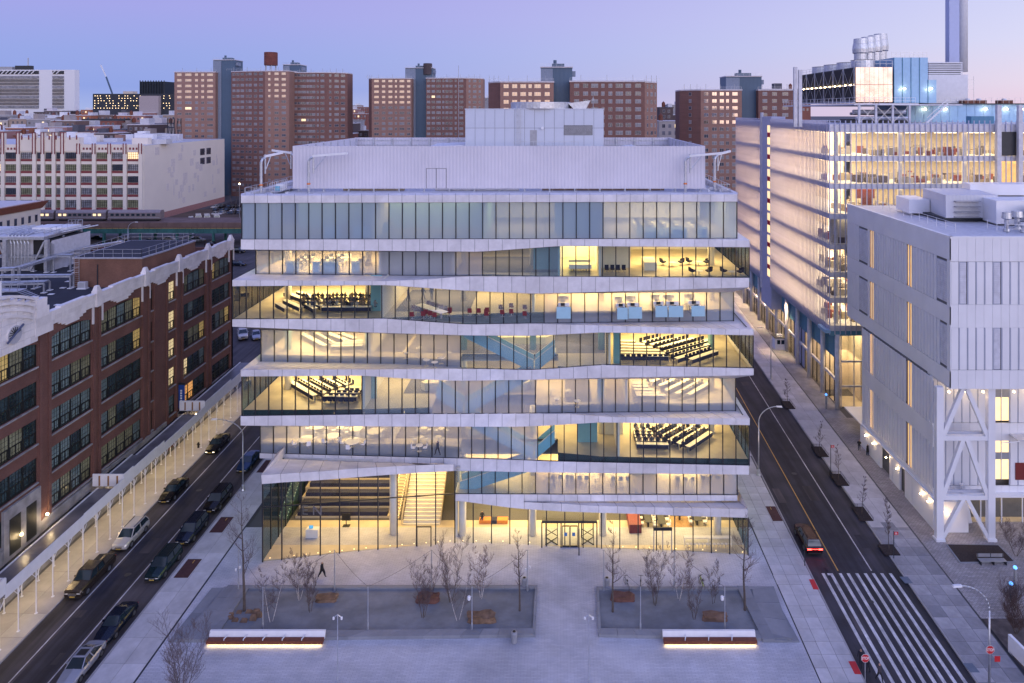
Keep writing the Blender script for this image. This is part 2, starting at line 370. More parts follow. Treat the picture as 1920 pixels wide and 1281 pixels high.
# lane markings
strip('lane_marking', -50.0, -49.87, 40, 236, .006, M_line_w)
strip('lane_marking', -46.4, -46.27, 40, 236, .006, M_line_w)
strip('lane_marking', 31.5, 31.62, 76.6, 236, .006, M_line_y, fan0=FAN, fan1=FAN)
strip('lane_marking', 35.25, 35.38, 76.6, 236, .006, M_line_w, fan0=FAN, fan1=FAN)
for i, px in enumerate([1541,1556,1573,1588,1604,1620,1635,1651,1667]):
    X = (px-CX)*76.2/F
    strip('crosswalk_bar', X-.04, X+.30, 50, 76.2, .007, M_line_w)
strip('crosswalk_patch', 30.1, 30.5, 75.9, 76.2, .0075, M_line_w)
# tyre polish and patches on the asphalt
M_patch = mat('asphalt_patch', (.020,.019,.027), .7, var=.3, scale=.6, bump=.3); streaks(M_patch, 1.2, .05, .7, 1.9)
strip('asphalt_lane', 31.7, 35.1, 60, 130, .003, M_patch, fan0=FAN, fan1=FAN)
strip('asphalt_lane', -49.6, -46.6, 40, 150, .003, M_patch)
for i in range(26):      # worn patches and manholes
    left = i < 13; x = R.uniform(-52,-43.5) if left else R.uniform(28.8,37.6); y = R.uniform(60,125); q = MB(); w_, l_ = R.uniform(.25,.7), R.uniform(.8,3.5)
    q.gbox(x-w_, x+w_, y, y+l_, -.01, .0045, M_patch if i % 2 else M_asphaltL); struct(q, 'asphalt_patch')
for x, y in ((-47.8,76),(-48.3,92),(33.3,96),(33.0,72)): q = MB(); q.lathe((x,y,gz(y)-.01), [(.36,0),(.36,.022)], M_dark, 12); tag(struct(q, 'manhole_cover'), 'round iron manhole cover set in the %s street %s' % ('left' if x < 0 else 'right', 'near the crosswalk' if y == 72 else 'at %s' % ('its far part' if y > 90 else 'its near part')), 'manhole cover'); 
K = .14
# sidewalks: bed with joints, then every slab its own piece
swL = strip('sidewalk', -58, -52.5, 0, 236, K-.025, M_joint)
swR = strip('sidewalk', -42.8, -38.3, 0, 236, K-.025, M_joint)
swP = strip('sidewalk', 23.6, 28.3, 0, 236, K-.025, M_joint, fan1=FAN)
swQ = strip('sidewalk', 38.4, 43.3, 0, 236, K-.025, M_joint, fan0=FAN, fan1=FAN)
for x0, x1, y0, f in ((-57.9,-52.4,131.3,0),(-42.7,-38.4,112.9,0),(23.7,28.2,100.4,FAN),(38.5,43.2,150,FAN)): strip('sidewalk', x0, x1, y0, 236, K-.003, M_walk, fan0=f, fan1=f)
for x, f in ((-52.5,0),(-42.9,0),(28.2,FAN),(38.4,FAN)):
    mb = MB()
    for a, b in ((20,80),(80,200),(200,236)):
        mb.hexa([(x+f*(a-80),a,gz(a)-.05),(x+.16+f*(a-80),a,gz(a)-.05),(x+.16+f*(b-80),b,gz(b)-.05),(x+f*(b-80),b,gz(b)-.05)],
                [(x+f*(a-80),a,gz(a)+K+.004),(x+.16+f*(a-80),a,gz(a)+K+.004),(x+.16+f*(b-80),b,gz(b)+K+.004),(x+f*(b-80),b,gz(b)+K+.004)], M_kerb)
    struct(mb, 'kerb')
SL = math.atan(.032)
def slabs(parent, x0, x1, nx, y0, y1, dy, m, fan=0, holes=()):
    w = (x1-x0)/nx
    me = MB().box(0, w-.035, 0, dy-.035, -.02, .0, m).mesh('paving_slab')
    y = y0
    while y < y1:
        for i in range(nx):
            X = x0+i*w+fan*(y-80)
            if any(hx0 < X+w/2 < hx1 and hy0 < y+dy/2 < hy1 for hx0, hx1, hy0, hy1 in holes): continue
            link('paving_slab', me, parent, loc=(X, y, gz(y)+K+R.uniform(-.004,.004)), rot=(SL,0,0))
        y += dy
slabs(swL, -57.4, -52.35, 2, 58, 130, 3.05, M_walkw)
slabs(swR, -42.7, -38.5, 2, 58, 112, 3.05, M_walk)
slabs(swP, 24.0, 28.15, 3, 59, 100, 1.53, M_walk, .012)
slabs(swQ, 38.6, 43.2, 3, 59, 84, 1.53, M_walkd, FAN)
slabs(swQ, 38.6, 43.2, 2, 84, 150, 3.05, M_walk, FAN)
# plaza paving, side plaza, forecourt
strip('plaza_paving', -38.35, 23.9, 10, 84, K-.004, M_plaza)
strip('drain_channel', -38.5, -38.33, 10, 110, K+.003, M_dark)
strip('drain_channel', 23.85, 23.98, 10, 110, K+.003, M_dark)
strip('drain_channel', 43.25, 43.35, 10, 150, K+.002, M_dark, fan0=FAN, fan1=FAN)
strip('plaza_paving', 43.3, 75, 69.5, 112, K-.006, M_plaza2, fan0=FAN)
strip('plaza_paving', 43.3, 47.5, 112, 190, K-.006, M_walkd, fan0=FAN)
strip('bare_ground', 43.3, 90, 30, 69.5, K-.012, M_dirt)
strip('asphalt_yard', -200, -58, 123, 236, .01, M_asphaltL)
strip('asphalt_yard', -41, 28, 122, 236, .01, M_asphaltL)
strip('parking_lot', -130, 60, 262, 300, .012, M_asphaltL)
strip('parking_lot', -172, -90, 300, 420, .014, M_asphalt)
# tree pit plates on the sidewalks, tactile pads, manholes
for i, (ax, bx, y0, y1) in enumerate([(-42.35,-40.75,83.0,86.0),(-42.35,-40.75,75.3,78.3),(-42.35,-40.75,96,99.2),(26.9,28.15,85.2,88.2)]):
    m_ = MB().gbox(ax, bx, y0, y1, K-.02, K+.012, M_rust)
    t = solo(m_, 'tree_pit_cover', ['rust brown tree pit on the left sidewalk, second from the plaza bench','rust brown tree pit on the left sidewalk, nearest to the bench','rust brown tree pit on the left sidewalk beside the glass building corner','rust brown tree pit beside the right kerb ahead of the dark car'][i if i > 1 else i], 'tree pit')
    mk = MB().gbox(bx-.75, bx-.68, y1-.7, y1-.25, K+.012, K+.05, M_line_y); mk.build('marker', t)
for i, (pa, pb, pc, pd) in enumerate([((1516.7,1089),(1526,1089),(1535.6,1108),(1525,1107.6)), ((1590.6,1243),(1603.5,1243),(1615.6,1267.4),(1602.7,1267))]):
    q = [G(*p) for p in (pd, pc, pb, pa)]
    solo(MB().prism([(v.x, v.y) for v in q], lambda y: gz(y)+K-.01, lambda y: gz(y)+K+.016, M_red), 'tactile_pad', ['red tactile pad at the far end of the crosswalk on the plaza corner','red tactile pad beside the stop sign at the near plaza kerb'][i], 'tactile pad')
for i, (px, py) in enumerate([(1700,1090),(1822,1255)]):
    c = G(px, py); solo(MB().hexa(*[[ (c.x+a, c.y+b, gz(c.y+b)+K+h) for a, b in ((-.45,-.5),(.45,-.5),(.35,.5),(-.55,.5))] for h in (-.01,.014)], mat('grey_blue_pad', (.13,.16,.21), .8)), 'tactile_pad', ['dark blue grey tactile pad at the far right end of the crosswalk','dark blue grey tactile pad at the near right kerb below the lamp'][i], 'tactile pad')
# ================================================================= MAIN BUILDING
main = thing('office_building', 'eight storey academic building with folded white bands and lit glass floors facing the plaza', 'building', (-8, 100, gz(100)))
FL = {  # level: (px, Y, y_top, y_bottom) along the glass line
 8: [(453.7,80.8,380.8,449),(1381.5,80.8,378.3,447.4)],
 7: [(480,83,469.3,514.2),(823,82.5,472.6,517.3),(900,82.0,472.2,517.7),(1049,80.9,461.5,518.6),(1404.5,80.8,463.7,520.8)],
 6: [(437,79.0,536.7,598.6),(722,79.2,534.5,597.2),(875,80.8,545.2,608.4),(1001,81.5,550.9,606.3),(1127,82,549.5,605),(1375.3,82.8,547.6,602.1)],
 5: [(489.7,84.8,618.4,680.6),(753,84,626,688.5),(920,82.3,629.5,692),(1001,81.6,629.7,693.7),(1127.8,79.8,623.2,684.2),(1412,79.0,628.8,690.5)],
 4: [(454,80.6,706,780.2),(625,80.7,705,777.9),(681,80.8,704.3,777),(756.6,81.1,709.7,776.4),(856,81.5,714.1,776.4),(1001,82,712,775),(1379,82.6,708.8,770.5)],
 3: [(488.2,84.3,798.6,849.9),(753.6,83.8,799.8,857.3),(920,82.8,800.2,860.5),(1024,82,798,864.6),(1126,80.8,791.9,867),(1404.5,80.2,797.2,872.9)],
 2: [(853,81.5,883.1,926.3),(1382,81.5,889.8,928.4)],
}
FZ = {8: 36.35, 7: 31.85, 6: 27.4, 5: 21.15, 4: 16.1, 3: 10.5, 2: 5.75}        # finished floor heights
GL = [(492.7,77.85,907.8,1056.4),(529,78.2,904.8,1052.2),(602.4,78.95,900.3,1043.3),(675.6,79.7,894.5,1035),(748,80.35,889,1028.3),(819,80.9,885,1022.5),(853,81.15,883.1,1019.6)]
GR = [(853,81.15,938.6,1019.6),(920,81.1,947,1021),(983,80.9,954.5,1023.4),(1016,80.6,957,1025.7),(1120,80.2,961.3,1030),(1296,79.6,967.8,1036),(1402.4,79.0,970.8,1042.6)]
BACK = 118.0
def LP(nodes, px, which): return P(px, lin(nodes, px, which), lin(nodes, px, 1))
PANE_M = {8: lambda px: M_frit8, 7: lambda px: M_frit if px < 900 else (M_semi if px < 1049 else M_glass),
 6: lambda px: M_glass if px < 722 else (M_semi if px < 1010 else M_frit), 5: lambda px: M_frit if px < 860 else (M_semi if px < 1150 else M_glass),
 4: lambda px: M_glass if px < 681 else (M_semi if px < 800 else M_frit), 3: lambda px: M_frit if px < 1000 else M_glass,
 2: lambda px: M_semi if px < 1000 else M_frit}
npane = 0
def glaze(nodes, n, mats, parent=main, mull=.055, deep=.16):
    a, b = nodes[0][0], nodes[-1][0]
    pxs = [a+(b-a)*i/n for i in range(n+1)]
    T = [LP(nodes, p, 2) for p in pxs]; B = [LP(nodes, p, 3) for p in pxs]
    for i in range(n):
        m = MB(); m.face([B[i], B[i+1], T[i+1], T[i]], mats((pxs[i]+pxs[i+1])/2)); m.build('glass_pane', parent)
    for i in range(n+1):
        m = MB(); m.beam(B[i]+Vector((0,-.02,0)), T[i]+Vector((0,-.02,0)), mull*2, deep, M_dark); m.build('mullion', parent)
    # thin head and sill rails
    m = MB()
    for i in range(n):
        m.beam(B[i]+Vector((0,.03,.03)), B[i+1]+Vector((0,.03,.03)), .1, .07, M_dark)
    m.build('rail', parent)
NP = {8:37, 7:37, 6:37, 5:37, 4:37, 3:37, 2:21}
for lv in FL: glaze(FL[lv], NP[lv], PANE_M[lv])
glaze(GL, 10, lambda p: M_hall); glaze(GR, 16, lambda p: M_hall)
# horizontal mullion of the hall
m = MB(); tr = [(492.7,77.85,951.4),(712,79.98,935),(853,81.15,925.5)]
q = [P(p, lin(tr,p,2), lin(GL,p,1)) for p in [492.7+i*36.03 for i in range(11)]]
for u, v in zip(q, q[1:]): m.beam(u, v, .12, .1, M_dark)
m.build('transom', main)

def band(n, A, C1, C2, Bn, a=None, b=None, name='fascia_panel'):
    """folded strip of panels; each line is [(px, Y, y)...]; Bn optional inner lower line"""
    lines = [A, C1, C2] + ([Bn] if Bn else [])
    pts = []
    for ln in lines:
        x0, x1 = ln[0][0], ln[-1][0]
        pts.append([P(x0+(x1-x0)*i/n, lin(ln, x0+(x1-x0)*i/n, 2), lin(ln, x0+(x1-x0)*i/n, 1)) for i in range(n+1)])
    g = .018
    for i in range(n):
        m = MB()
        for r in range(len(pts)-1):
            p0, p1 = pts[r][i], pts[r][i+1]; q0, q1 = pts[r+1][i], pts[r+1][i+1]
            if (p0-q0).length < .03 and (p1-q1).length < .03: continue
            d = (p1-p0)*(g/max(.1, (p1-p0).length)); e = (q1-q0)*(g/max(.1, (q1-q0).length))
            m.face([q0+e, q1-e, p1-d, p0+d], M_fascia)
            m.face([q0+e+Vector((0,.12,0)), q0+e, p0+d, p0+d+Vector((0,.12,0))], M_fascia)      # thickness at the joint
        m.build(name, main)
    m = MB()       # dark backing just behind, seen only in the joints
    for i in range(n):
        for r in range(len(pts)-1):
            o = Vector((0,.10,-.04)); m.face([pts[r+1][i]+o, pts[r+1][i+1]+o, pts[r][i+1]+o, pts[r][i]+o], M_joint)
    m.build('band_backing', main)
    return pts
def L3(lv, k, dy=0, n=None): return [(p[0], p[1]+dy, p[k]) for p in (n or FL[lv])]
B9 = band(37, [(451.5,82.3,363.4),(1383,82.3,361.2)], [(451.5,80.6,367),(1383,80.6,364.6)], [(451.5,80.6,380.8),(1383,80.6,378.3)], None)
B8 = band(37, L3(8,3), [(451.5,80.6,449.2),(1300,80.6,448.7),(1406,80.4,451)], [(451.5,80.6,467.9),(900,80.6,472.2),(1049,80.6,461.5),(1406,80.4,463.7)], L3(7,2))
B7 = band(37, L3(7,3), [(435.5,78.9,525.5),(722,79.1,527.5),(800,80,524),(875,80.7,518.4),(1404.9,80.6,521.5)],
     [(435.5,78.9,536.9),(722,79.1,534.7),(875,80.6,545.3),(1001,80.8,551),(1127,80.7,547.5),(1405,80.6,539)], L3(6,2))
B6 = band(37, L3(6,3), [(435.5,78.9,599),(722,79.1,598),(875,80.7,608.8),(1001,81.3,607),(1150,80,611),(1413.3,78.8,618.4)],
     [(435.5,78.9,612.6),(560,79,617.5),(700,79.3,624),(875,80.6,629),(1001,81.3,629.9),(1127,79.7,623.4),(1413.3,78.8,628.9)], L3(5,2))
B5 = band(37, L3(5,3), [(451,80.4,694.2),(560,80.5,692.5),(700,80.6,693),(830,81.5,691.5),(920,82,692.6),(1001,81.5,694.2),(1127,79.7,684.8),(1413.4,78.9,691)],
     [(451,80.4,706.2),(681,80.6,704.5),(756,80.9,709.9),(856,81.3,714.3),(1001,81.4,712.2),(1127,79.7,708.5),(1413.4,78.9,703.7)], L3(4,2))
B4 = band(37, L3(4,3), [(451,80.4,780.6),(625,80.6,778.4),(731,80.7,777),(1001,81.8,775.6),(1075,81,777),(1140,80.6,782),(1406,80,785.3)],
     [(451,80.4,798),(753,80.6,800),(920,80.7,800.4),(977,81.5,800.4),(1026,81.6,798.2),(1126,80.6,792.1),(1406,80,797.4)], L3(3,2))
f3L = [(488.2,84.3,849.9),(753.6,83.8,857.3),(832,83.3,858.8)]; f3R = [(832,83.3,858.8),(920,82.8,860.5),(1024,82,864.6),(1126,80.8,867),(1404.5,80.2,872.9)]
B3L = band(14, f3L, [(486.7,84.1,850.2),(832,83.1,859.2)], [(486.7,84,859.4),(678,83.6,866),(832,82.9,869.8)], None)
B3R = band(23, f3R, [(832,83.1,859.2),(920,82.6,861),(1024,81.8,865),(1126,80.6,867.4),(1405,80,873.4)],
     [(832,82.0,883.6),(853,81.9,883.3),(920,81.6,884.2),(1003,81.2,885.8),(1405,80,890.2)], None)
K0 = [(510.5,82.6,860.3),(678,83,866.2),(832,82.6,870.2)]
K1 = [(489.7,77.6,891.1),(528,78,889),(602,78.8,884),(676.5,79.5,878),(747.7,80.2,874.2),(832,81,870.6),(851,81.1,870.4)]
K2 = [(491,77.6,907.8),(528,78,904.8),(602,78.8,900.3),(712,79.8,891.6),(783,80.5,886.9),(851,81.05,883.3)]
CL = band(10, K0, K1, K2, None, name='canopy_panel')
B2a = band(5, [(853,81.4,926.5),(983,81.4,927)], [(853,81.3,927),(983,81.3,927.4)], [(853,81.1,938.8),(886,81,942.5),(950,80.9,951.5),(983,80.8,954.7)], None)
B2b = band(16, [(983,81.4,927),(1382,81.4,928.6)], [(983,81.3,927.4),(1383,81.3,929)], [(983,81.3,941),(1383,81.3,939.4)], None)
CR = band(12, [(983,81.6,940.8),(1384,82.2,938.8)], [(983,80.9,941.6),(1050,80.5,944.5),(1120,80.1,949),(1260,79.6,952),(1402.4,78.8,955)], [(983,80.8,954.7),(1050,80.4,959),(1119.6,80,961.5),(1189,79.8,963.6),(1294.7,79.5,968),(1402.4,78.8,971)], None, name='canopy_panel')
# returns of every band along the two long sides
def side_returns(pts):
    for k, s in ((0, -1), (-1, 1)):
        m = MB(); o = [r[k] for r in pts]
        for a, b in zip(o, o[1:]):
            if (a-b).length < .03: continue
            A2 = Vector((a.x, BACK, a.z)); B2 = Vector((b.x, BACK, b.z))
            m.face([a, b, B2, A2] if s < 0 else [b, a, A2, B2], M_fascia)
        m.build('side_fascia', main)
for b_ in (B9, B8, B7, B6, B5, B4): side_returns(b_)
side_returns([[r[-1]] for r in B3R]); side_returns([[r[0]] for r in B3L]); side_returns([[r[-1]] for r in B2b])
def side_ret1(pts, yb):
    m = MB(); o = pts
    for a, b in zip(o, o[1:]): m.face([b, a, Vector((a.x, yb, a.z)), Vector((b.x, yb, b.z))], M_fascia)
    m.build('side_fascia', main)
side_ret1([CL[0][0]+Vector((0,-4.6,0))*0, CL[1][0], CL[2][0]], 112); side_ret1([CR[0][-1], CR[1][-1], CR[2][-1]], 112)
# dark gutters on the ledges at the corners
for a, b in ((B8, 1), (B6, 1), (B4, 1)):
    p = a[1][-1]; m = MB(); m.box(p.x-.62, p.x-.52, p.y+1.0, 112, p.z-.02, p.z+.035, M_dark); m.build('gutter', main)
# side glass with mullions
def side_glass(nodes, m_, n=18):
    for k, s in ((0, 1), (-1, -1)):
        nd = nodes[k]; T = P(nd[0], nd[2], nd[1]); B = P(nd[0], nd[3], nd[1])
        m = MB(); m.face([B, T, Vector((T.x, BACK, T.z)), Vector((B.x, BACK, B.z))], m_); m.build('glass_pane', main)
        for i in range(0, n):
            y = nd[1]+1.65*(i+1)
            if y > BACK: break
            m = MB(); m.box(B.x-.05, B.x+.05, y-.06, y+.06, B.z, T.z, M_dark); m.build('mullion', main)
for lv in (8,7,6,5,4,3): side_glass(FL[lv], M_edge if lv != 8 else M_frit8)
side_glass(GL[:2], M_hall) if False else None
for nd, s in ((GL[0], 1), (GR[-1], -1)):
    T = P(nd[0], nd[2], nd[1]); B = P(nd[0], nd[3], nd[1])
    m = MB(); m.face([B, T, Vector((T.x, 112, T.z)), Vector((B.x, 112, gz(112)))], M_edge); m.build('glass_pane', main)
    for i in range(12):
        y = nd[1]+2.2*(i+1); m = MB(); m.box(B.x-.06, B.x+.06, y-.07, y+.07, gz(y), T.z, M_dark); m.build('mullion', main)
# floor plates, ceilings, rear core
M_slabedge = mat('slab_edge_dark', (.030,.055,.065), .4)
def plate(nodes, z, th, m_, name, inset=.2, kidx=3, yb=97.0, notch=None):
    poly = []
    for nd in nodes:
        poly.append(((nd[0]-CX)*nd[1]/F, nd[1]+inset))
    poly[0] = (poly[0][0]+.1, poly[0][1]); poly[-1] = (poly[-1][0]-.1, poly[-1][1])
    poly = poly+[(poly[-1][0], yb), (poly[0][0], yb)]
    if notch:                    # atrium void behind the glass where the stair passes
        f = lambda px: ((px-CX)*lin(nodes, px, 1)/F, lin(nodes, px, 1)+inset)
        a, b = f(notch[0]), f(notch[1]); poly = [p for p in poly if not (a[0] <= p[0] <= b[0] and p[1] < 90)]
        k = max(i for i, p in enumerate(poly) if p[0] < a[0] and p[1] < 90); poly[k+1:k+1] = [a, (a[0], 85.3), (b[0], 85.3), b]
    m = MB(); m.prism(poly, z-th, z, m_)
    if name == 'floor_slab': k = m.mi(M_slabedge); m.m = m.m[:2]+[k]*(len(m.m)-2)
    return m.build(name, main)
NOTCH = {5: (862,1046), 4: (810,1004), 3: (862,1046)}
for lv in FL:
    yb = BACK if lv >= 3 else 100
    plate(FL[lv], FZ[lv], .32, M_carpet if lv in (8,) else M_floor_warm, 'floor_slab', yb=yb, notch=NOTCH.get(lv))
    zt = max(P(n_[0], n_[2], n_[1]).z for n_ in FL[lv]); plate(FL[lv], zt+.22, .12, M_ceil, 'ceiling', yb=yb, notch=NOTCH.get(lv+1))
for lv, zb2 in ((4,14.9),(3,9.3),(5,19.9)):      # dark slab edges seen through the foot of the glass
    nd = [n_ for n_ in FL[lv] if lv != 5 or n_[0] < 1000]; q = MB()
    if lv in NOTCH: nd = [p for e in NOTCH[lv] for p in [(e, lin(nd,e,1))]]; nd = sorted([n_ for n_ in FL[lv] if (lv != 5 or n_[0] < 1000) and not NOTCH[lv][0] < n_[0] < NOTCH[lv][1]]+[n for n in nd if lv != 5 or n[0] < 1000])
    for a, b in zip(nd, nd[1:]):
        if lv in NOTCH and a[0] >= NOTCH[lv][0] and b[0] <= NOTCH[lv][1]: continue
        pa, pb = ((a[0]-CX)*a[1]/F+.1, a[1]+.22), ((b[0]-CX)*b[1]/F, b[1]+.22); q.face([(pa[0],pa[1]-.03,zb2),(pb[0],pb[1]-.03,zb2),(pb[0],pb[1]-.03,FZ[lv]),(pa[0],pa[1]-.03,FZ[lv])], M_slabedge)
    q.build('slab_edge', main)
RZ = 41.05
m = MB(); m.box(-37.3, 21.2, 80.8, BACK+3, RZ-.3, RZ, M_lightgrey); m.build('roof', main)
m = MB()
for lv in (8,7,6,5,4,3):      # inner back walls
    x0 = P(FL[lv][0][0], 0, FL[lv][0][1]).x; x1 = P(FL[lv][-1][0], 0, FL[lv][-1][1]).x
    m.box(x0+1.0, x1-1.0, 97+lv*.01, 97.3+lv*.01, FZ[lv], FZ[lv]+4.2, M_wallin)
m.build('core_wall', main)
m = MB(); m.box(-36, 21, BACK-.4, BACK+.1, 0, 41.0, M_lightgrey); m.build('rear_wall', main)
# ground level: hall and lobby floor
m = MB(); poly = [((n_[0]-CX)*n_[1]/F, n_[1]+.1) for n_ in GL+GR[1:]]; poly = poly+[(poly[-1][0], 112), (poly[0][0], 112)]
m.prism(poly, -1.2, .16, M_floor_warm); m.build('floor_slab', main)
m = MB(); m.prism([p for p in poly if p[0] > -12.2]+[(-12.1,112),(-12.1,81.3)][1:], 4.95, 5.2, M_ceil) if False else m.box(-12.0, 22.0, 82.6, 112, 5.0, 5.3, M_ceil); m.build('ceiling', main)
m = MB(); m.box(-33.4, -12.2, 83.5, 112, 8.6, 8.9, M_ceil); m.build('ceiling', main)
m = MB(); m.box(-33.2, 22, 101, 101.3, .1, 9, M_wallin); m.box(-12.3, -12.05, 84.3, 101, 5.4, 8.8, M_wallin); m.box(-12.3,-12.05, 82.2, 101, .15, 5.6, M_wallin); m.build('partition_wall', main)
# columns through all floors
for cxx in (-34.3, -24.1, -11.9, -3.1, 5.6, 19.6):
    for lv in (7,6,5,4,3):
        if cxx == -34.3 and lv in (7,): pass
        m = MB(); m.tube((cxx, 87, FZ[lv]), (cxx, 87, FZ[lv]+4.3), .42, M_wallin if lv != 5 else M_teal, 14); m.build('column', main, smooth=True)  # teal light on the white columns is put into their colour
for cxx, yy in ((-19.9,82.9),(-11.5,82.8),(-3.0,82.7),(5.5,82.7),(19.4,82.7)):
    m = MB(); m.tube((cxx, yy, .1), (cxx, yy, 8.6 if cxx < -15 else 5), .45, M_white, 16); m.build('column', main, smooth=True)
for cxx in (-11.9,-3.1,5.6,19.6):
    m = MB(); m.tube((cxx, 86, FZ[2]), (cxx, 86, FZ[2]+3.3), .4, M_wallin, 14); m.build('column', main, smooth=True)
# partitions between rooms
def part_wall(lv, px, y0=81.6, y1=97, h=3.9, m_=M_wallin, t=.12):
    Yg = lin(FL[lv], px, 1)+.35; X = (px-CX)*Yg/F
    m = MB(); m.box(X-t, X+t, Yg, y1, FZ[lv], FZ[lv]+h, m_); return m.build('partition_wall', main)
part_wall(6, 716, h=4.3, m_=M_wallin); part_wall(4, 682, h=4.2, m_=M_wallin); part_wall(5, 1143, h=4.2, m_=M_wallin); part_wall(3, 1160, h=4.1)
part_wall(4, 1175, h=4.2); part_wall(5, 693, h=4.2); part_wall(7, 1048, h=3.9, m_=M_teal); part_wall(7, 1125, h=3.9); part_wall(6, 1000, h=4.2); part_wall(8, 1130, h=3.9); part_wall(8, 700, h=3.9)
part_wall(7, 712, h=3.9); part_wall(7, 850, h=3.9); part_wall(8, 905, h=3.9, m_=M_teal); part_wall(3, 735, h=4.2)
def cross_wall(lv, pa, pb, Y, h, m_=M_wallin, z0=0):
    xa = (pa-CX)*Y/F; xb = (pb-CX)*Y/F; m = MB(); m.box(xa, xb, Y, Y+.15, FZ[lv]+z0, FZ[lv]+h, m_); return m.build('partition_wall', main)
cross_wall(7, 1125, 1182, 85.6, 3.9); cross_wall(7, 1050, 1126, 91.5, 3.9); cross_wall(7, 712, 850, 85.2, 3.9, M_wallin); cross_wall(8, 1040, 1130, 84.0, 3.9, M_teal)
cross_wall(8, 560, 905, 88.5, 3.9, M_blueparti); cross_wall(7, 1000, 1048, 84.5, 3.9, M_teal); cross_wall(6, 695, 716, 82.2, 4.3, M_teal)  # last one is a white wall edge, its teal light put into the colour
cross_wall(3, 1083, 1120, 84.5, 3.9, M_teal); cross_wall(3, 1134, 1168, 86.5, 3.9, M_wallin); cross_wall(5, 1150, 1164, 82, 4.0, M_teal); cross_wall(4, 1120, 1132, 84, 4.1, M_teal)
cross_wall(4, 684, 706, 84, 4.1, M_teal); cross_wall(2, 1180, 1232, 86, 3.2, M_teal)
# dark carpets
for lv, pa, pb, ya, yb in ((4,756,1005,85.5,93),(5,760,1140,85.5,93),(5,700,755,86,96),(3,490,1000,85.5,96),(6,740,880,82,92),(7,850,1046,83,92),(4,1060,1110,83,92)):
    X0 = (pa-CX)*ya/F; X1 = (pb-CX)*ya/F; m = MB(); m.box(X0, X1, ya, yb, FZ[lv]+.004, FZ[lv]+.02, M_carpet); m.build('carpet', main)
# stair flights with teal balustrades seen through the glass
M_stair = mat('stair_pale_blue', (.26,.62,.84), .3, var=.05)
def flight(lv, pa, za, pb, zb, Y0, w=1.8):
    a = Vector((X_(pa,Y0), Y0, FZ[lv]+za)); b = Vector((X_(pb,Y0), Y0, FZ[lv]+zb)); m = MB(); up = Vector((0,0,1.0)); dn = Vector((0,0,-.55))
    for o in (Vector((0,0,0)), Vector((0,w,0))):
        m.hexa([a+o+dn, b+o+dn, b+o+dn+Vector((0,.08,0)), a+o+dn+Vector((0,.08,0))], [a+o+up, b+o+up, b+o+up+Vector((0,.08,0)), a+o+up+Vector((0,.08,0))], M_stair); m.beam(a+o+up, b+o+up, .12, .06, M_white)
    n = 14
    for i in range(n): c = a.lerp(b, (i+.5)/n); m.box(c.x-.26, c.x+.26, Y0+.09, Y0+w, c.z-.2, c.z, M_wallin)
    m.build('stair_flight', main)
def X_(px, Y): return (px-CX)*Y/F
flight(5, 870, 3.3, 1000, -1.0, 83.2); flight(5, 1003, -1.0, 1040, .9, 83.3)
flight(4, 996, 3.3, 872, -1.1, 83.2); flight(4, 868, -1.1, 818, .9, 83.3)
flight(3, 876, 3.0, 1000, -1.2, 83.6); flight(3, 1003, -1.2, 1040, .9, 83.6)
flight(2, 990, 2.6, 862, -.1, 82.6)
for lv, pa, pb, Yd, h in ((5,905,1040,88.6,.95),(4,788,842,86.2,1.0),(4,930,1000,86.4,.9),(3,870,905,86,.9)):      # pale curved counters
    m = MB(); x0, x1 = X_(pa,Yd), X_(pb,Yd); m.prism([(x0,Yd+.6),(x0+.6,Yd),(x1-1.2,Yd+.1),(x1,Yd+1.1),(x1-1.5,Yd+1.9),(x0+.9,Yd+1.6)], FZ[lv], FZ[lv]+h, M_table); m.build('curved_counter', main)
# ---- rooms lit by their ceiling luminaires
WARM = (1.0, .66, .27)
def room(lv, pa, pb, e, y0=81.8, y1=96.5, col=WARM, top=None):
    ym = 86; X0 = (pa-CX)*ym/F; X1 = (pb-CX)*ym/F; z = max(P(n_[0], n_[2], n_[1]).z for n_ in FL[lv])-.06 if top is None else top
    yc = (y0+y1)/2-.5; area('ceiling_light', ((X0+X1)/2, yc, z), abs(X1-X0)*.8, (y1-y0)*.32, e*abs(X1-X0)*(y1-y0), col)
for a in ((8,462,700,2.0),(8,700,905,4.5),(8,905,1045,8),(8,1045,1128,2.2),(8,1132,1375,14),
          (7,490,712,12),(7,715,850,9),(7,850,1040,3),(7,1050,1125,11),(7,1128,1182,5),(7,1184,1375,10),
          (6,490,715,13),(6,720,1000,6),(6,1005,1370,13),
          (5,500,692,12),(5,695,860,6),(5,860,1140,5),(5,1145,1365,13),
          (4,505,681,13),(4,684,860,5.5),(4,862,1174,6),(4,1178,1370,14),
          (3,495,735,10),(3,738,860,6),(3,862,1160,4.5),(3,1163,1350,13),
          (2,858,1000,9,),(2,1000,1375,12)):
    room(*a, **({'top': FZ[2]+2.65, 'y0': 82.4} if a[0] == 2 else {}))
area('ceiling_light', (-22.8, 88.5, 8.5), 19, 10, 21*190, (1,.64,.23))
area('ceiling_light', (5, 91, 4.9), 32, 16, 14*512, (1,.69,.29))
area('ceiling_light', (3, 83.9, 4.85), 28, 2.0, 14*56, (1,.70,.32))
# small floor spot lights along the foot of the glass
spotme = MB().lathe((0,0,0), [(.03,0),(.05,.02),(.05,.04),(.02,.05)], M_softlamp, 6).mesh('floor_light')
for nodes, n in ((GL, 16), (GR, 22)):
    for i in range(n):
        px = nodes[0][0]+(nodes[-1][0]-nodes[0][0])*(i+.6)/n
        if 1012 < px < 1122 or 1222 < px < 1262: continue
        Y = lin(nodes, px, 1)+.35; link('floor_light', spotme, main, loc=(( px-CX)*Y/F-main.location.x, Y-main.location.y, .17-main.location.z))

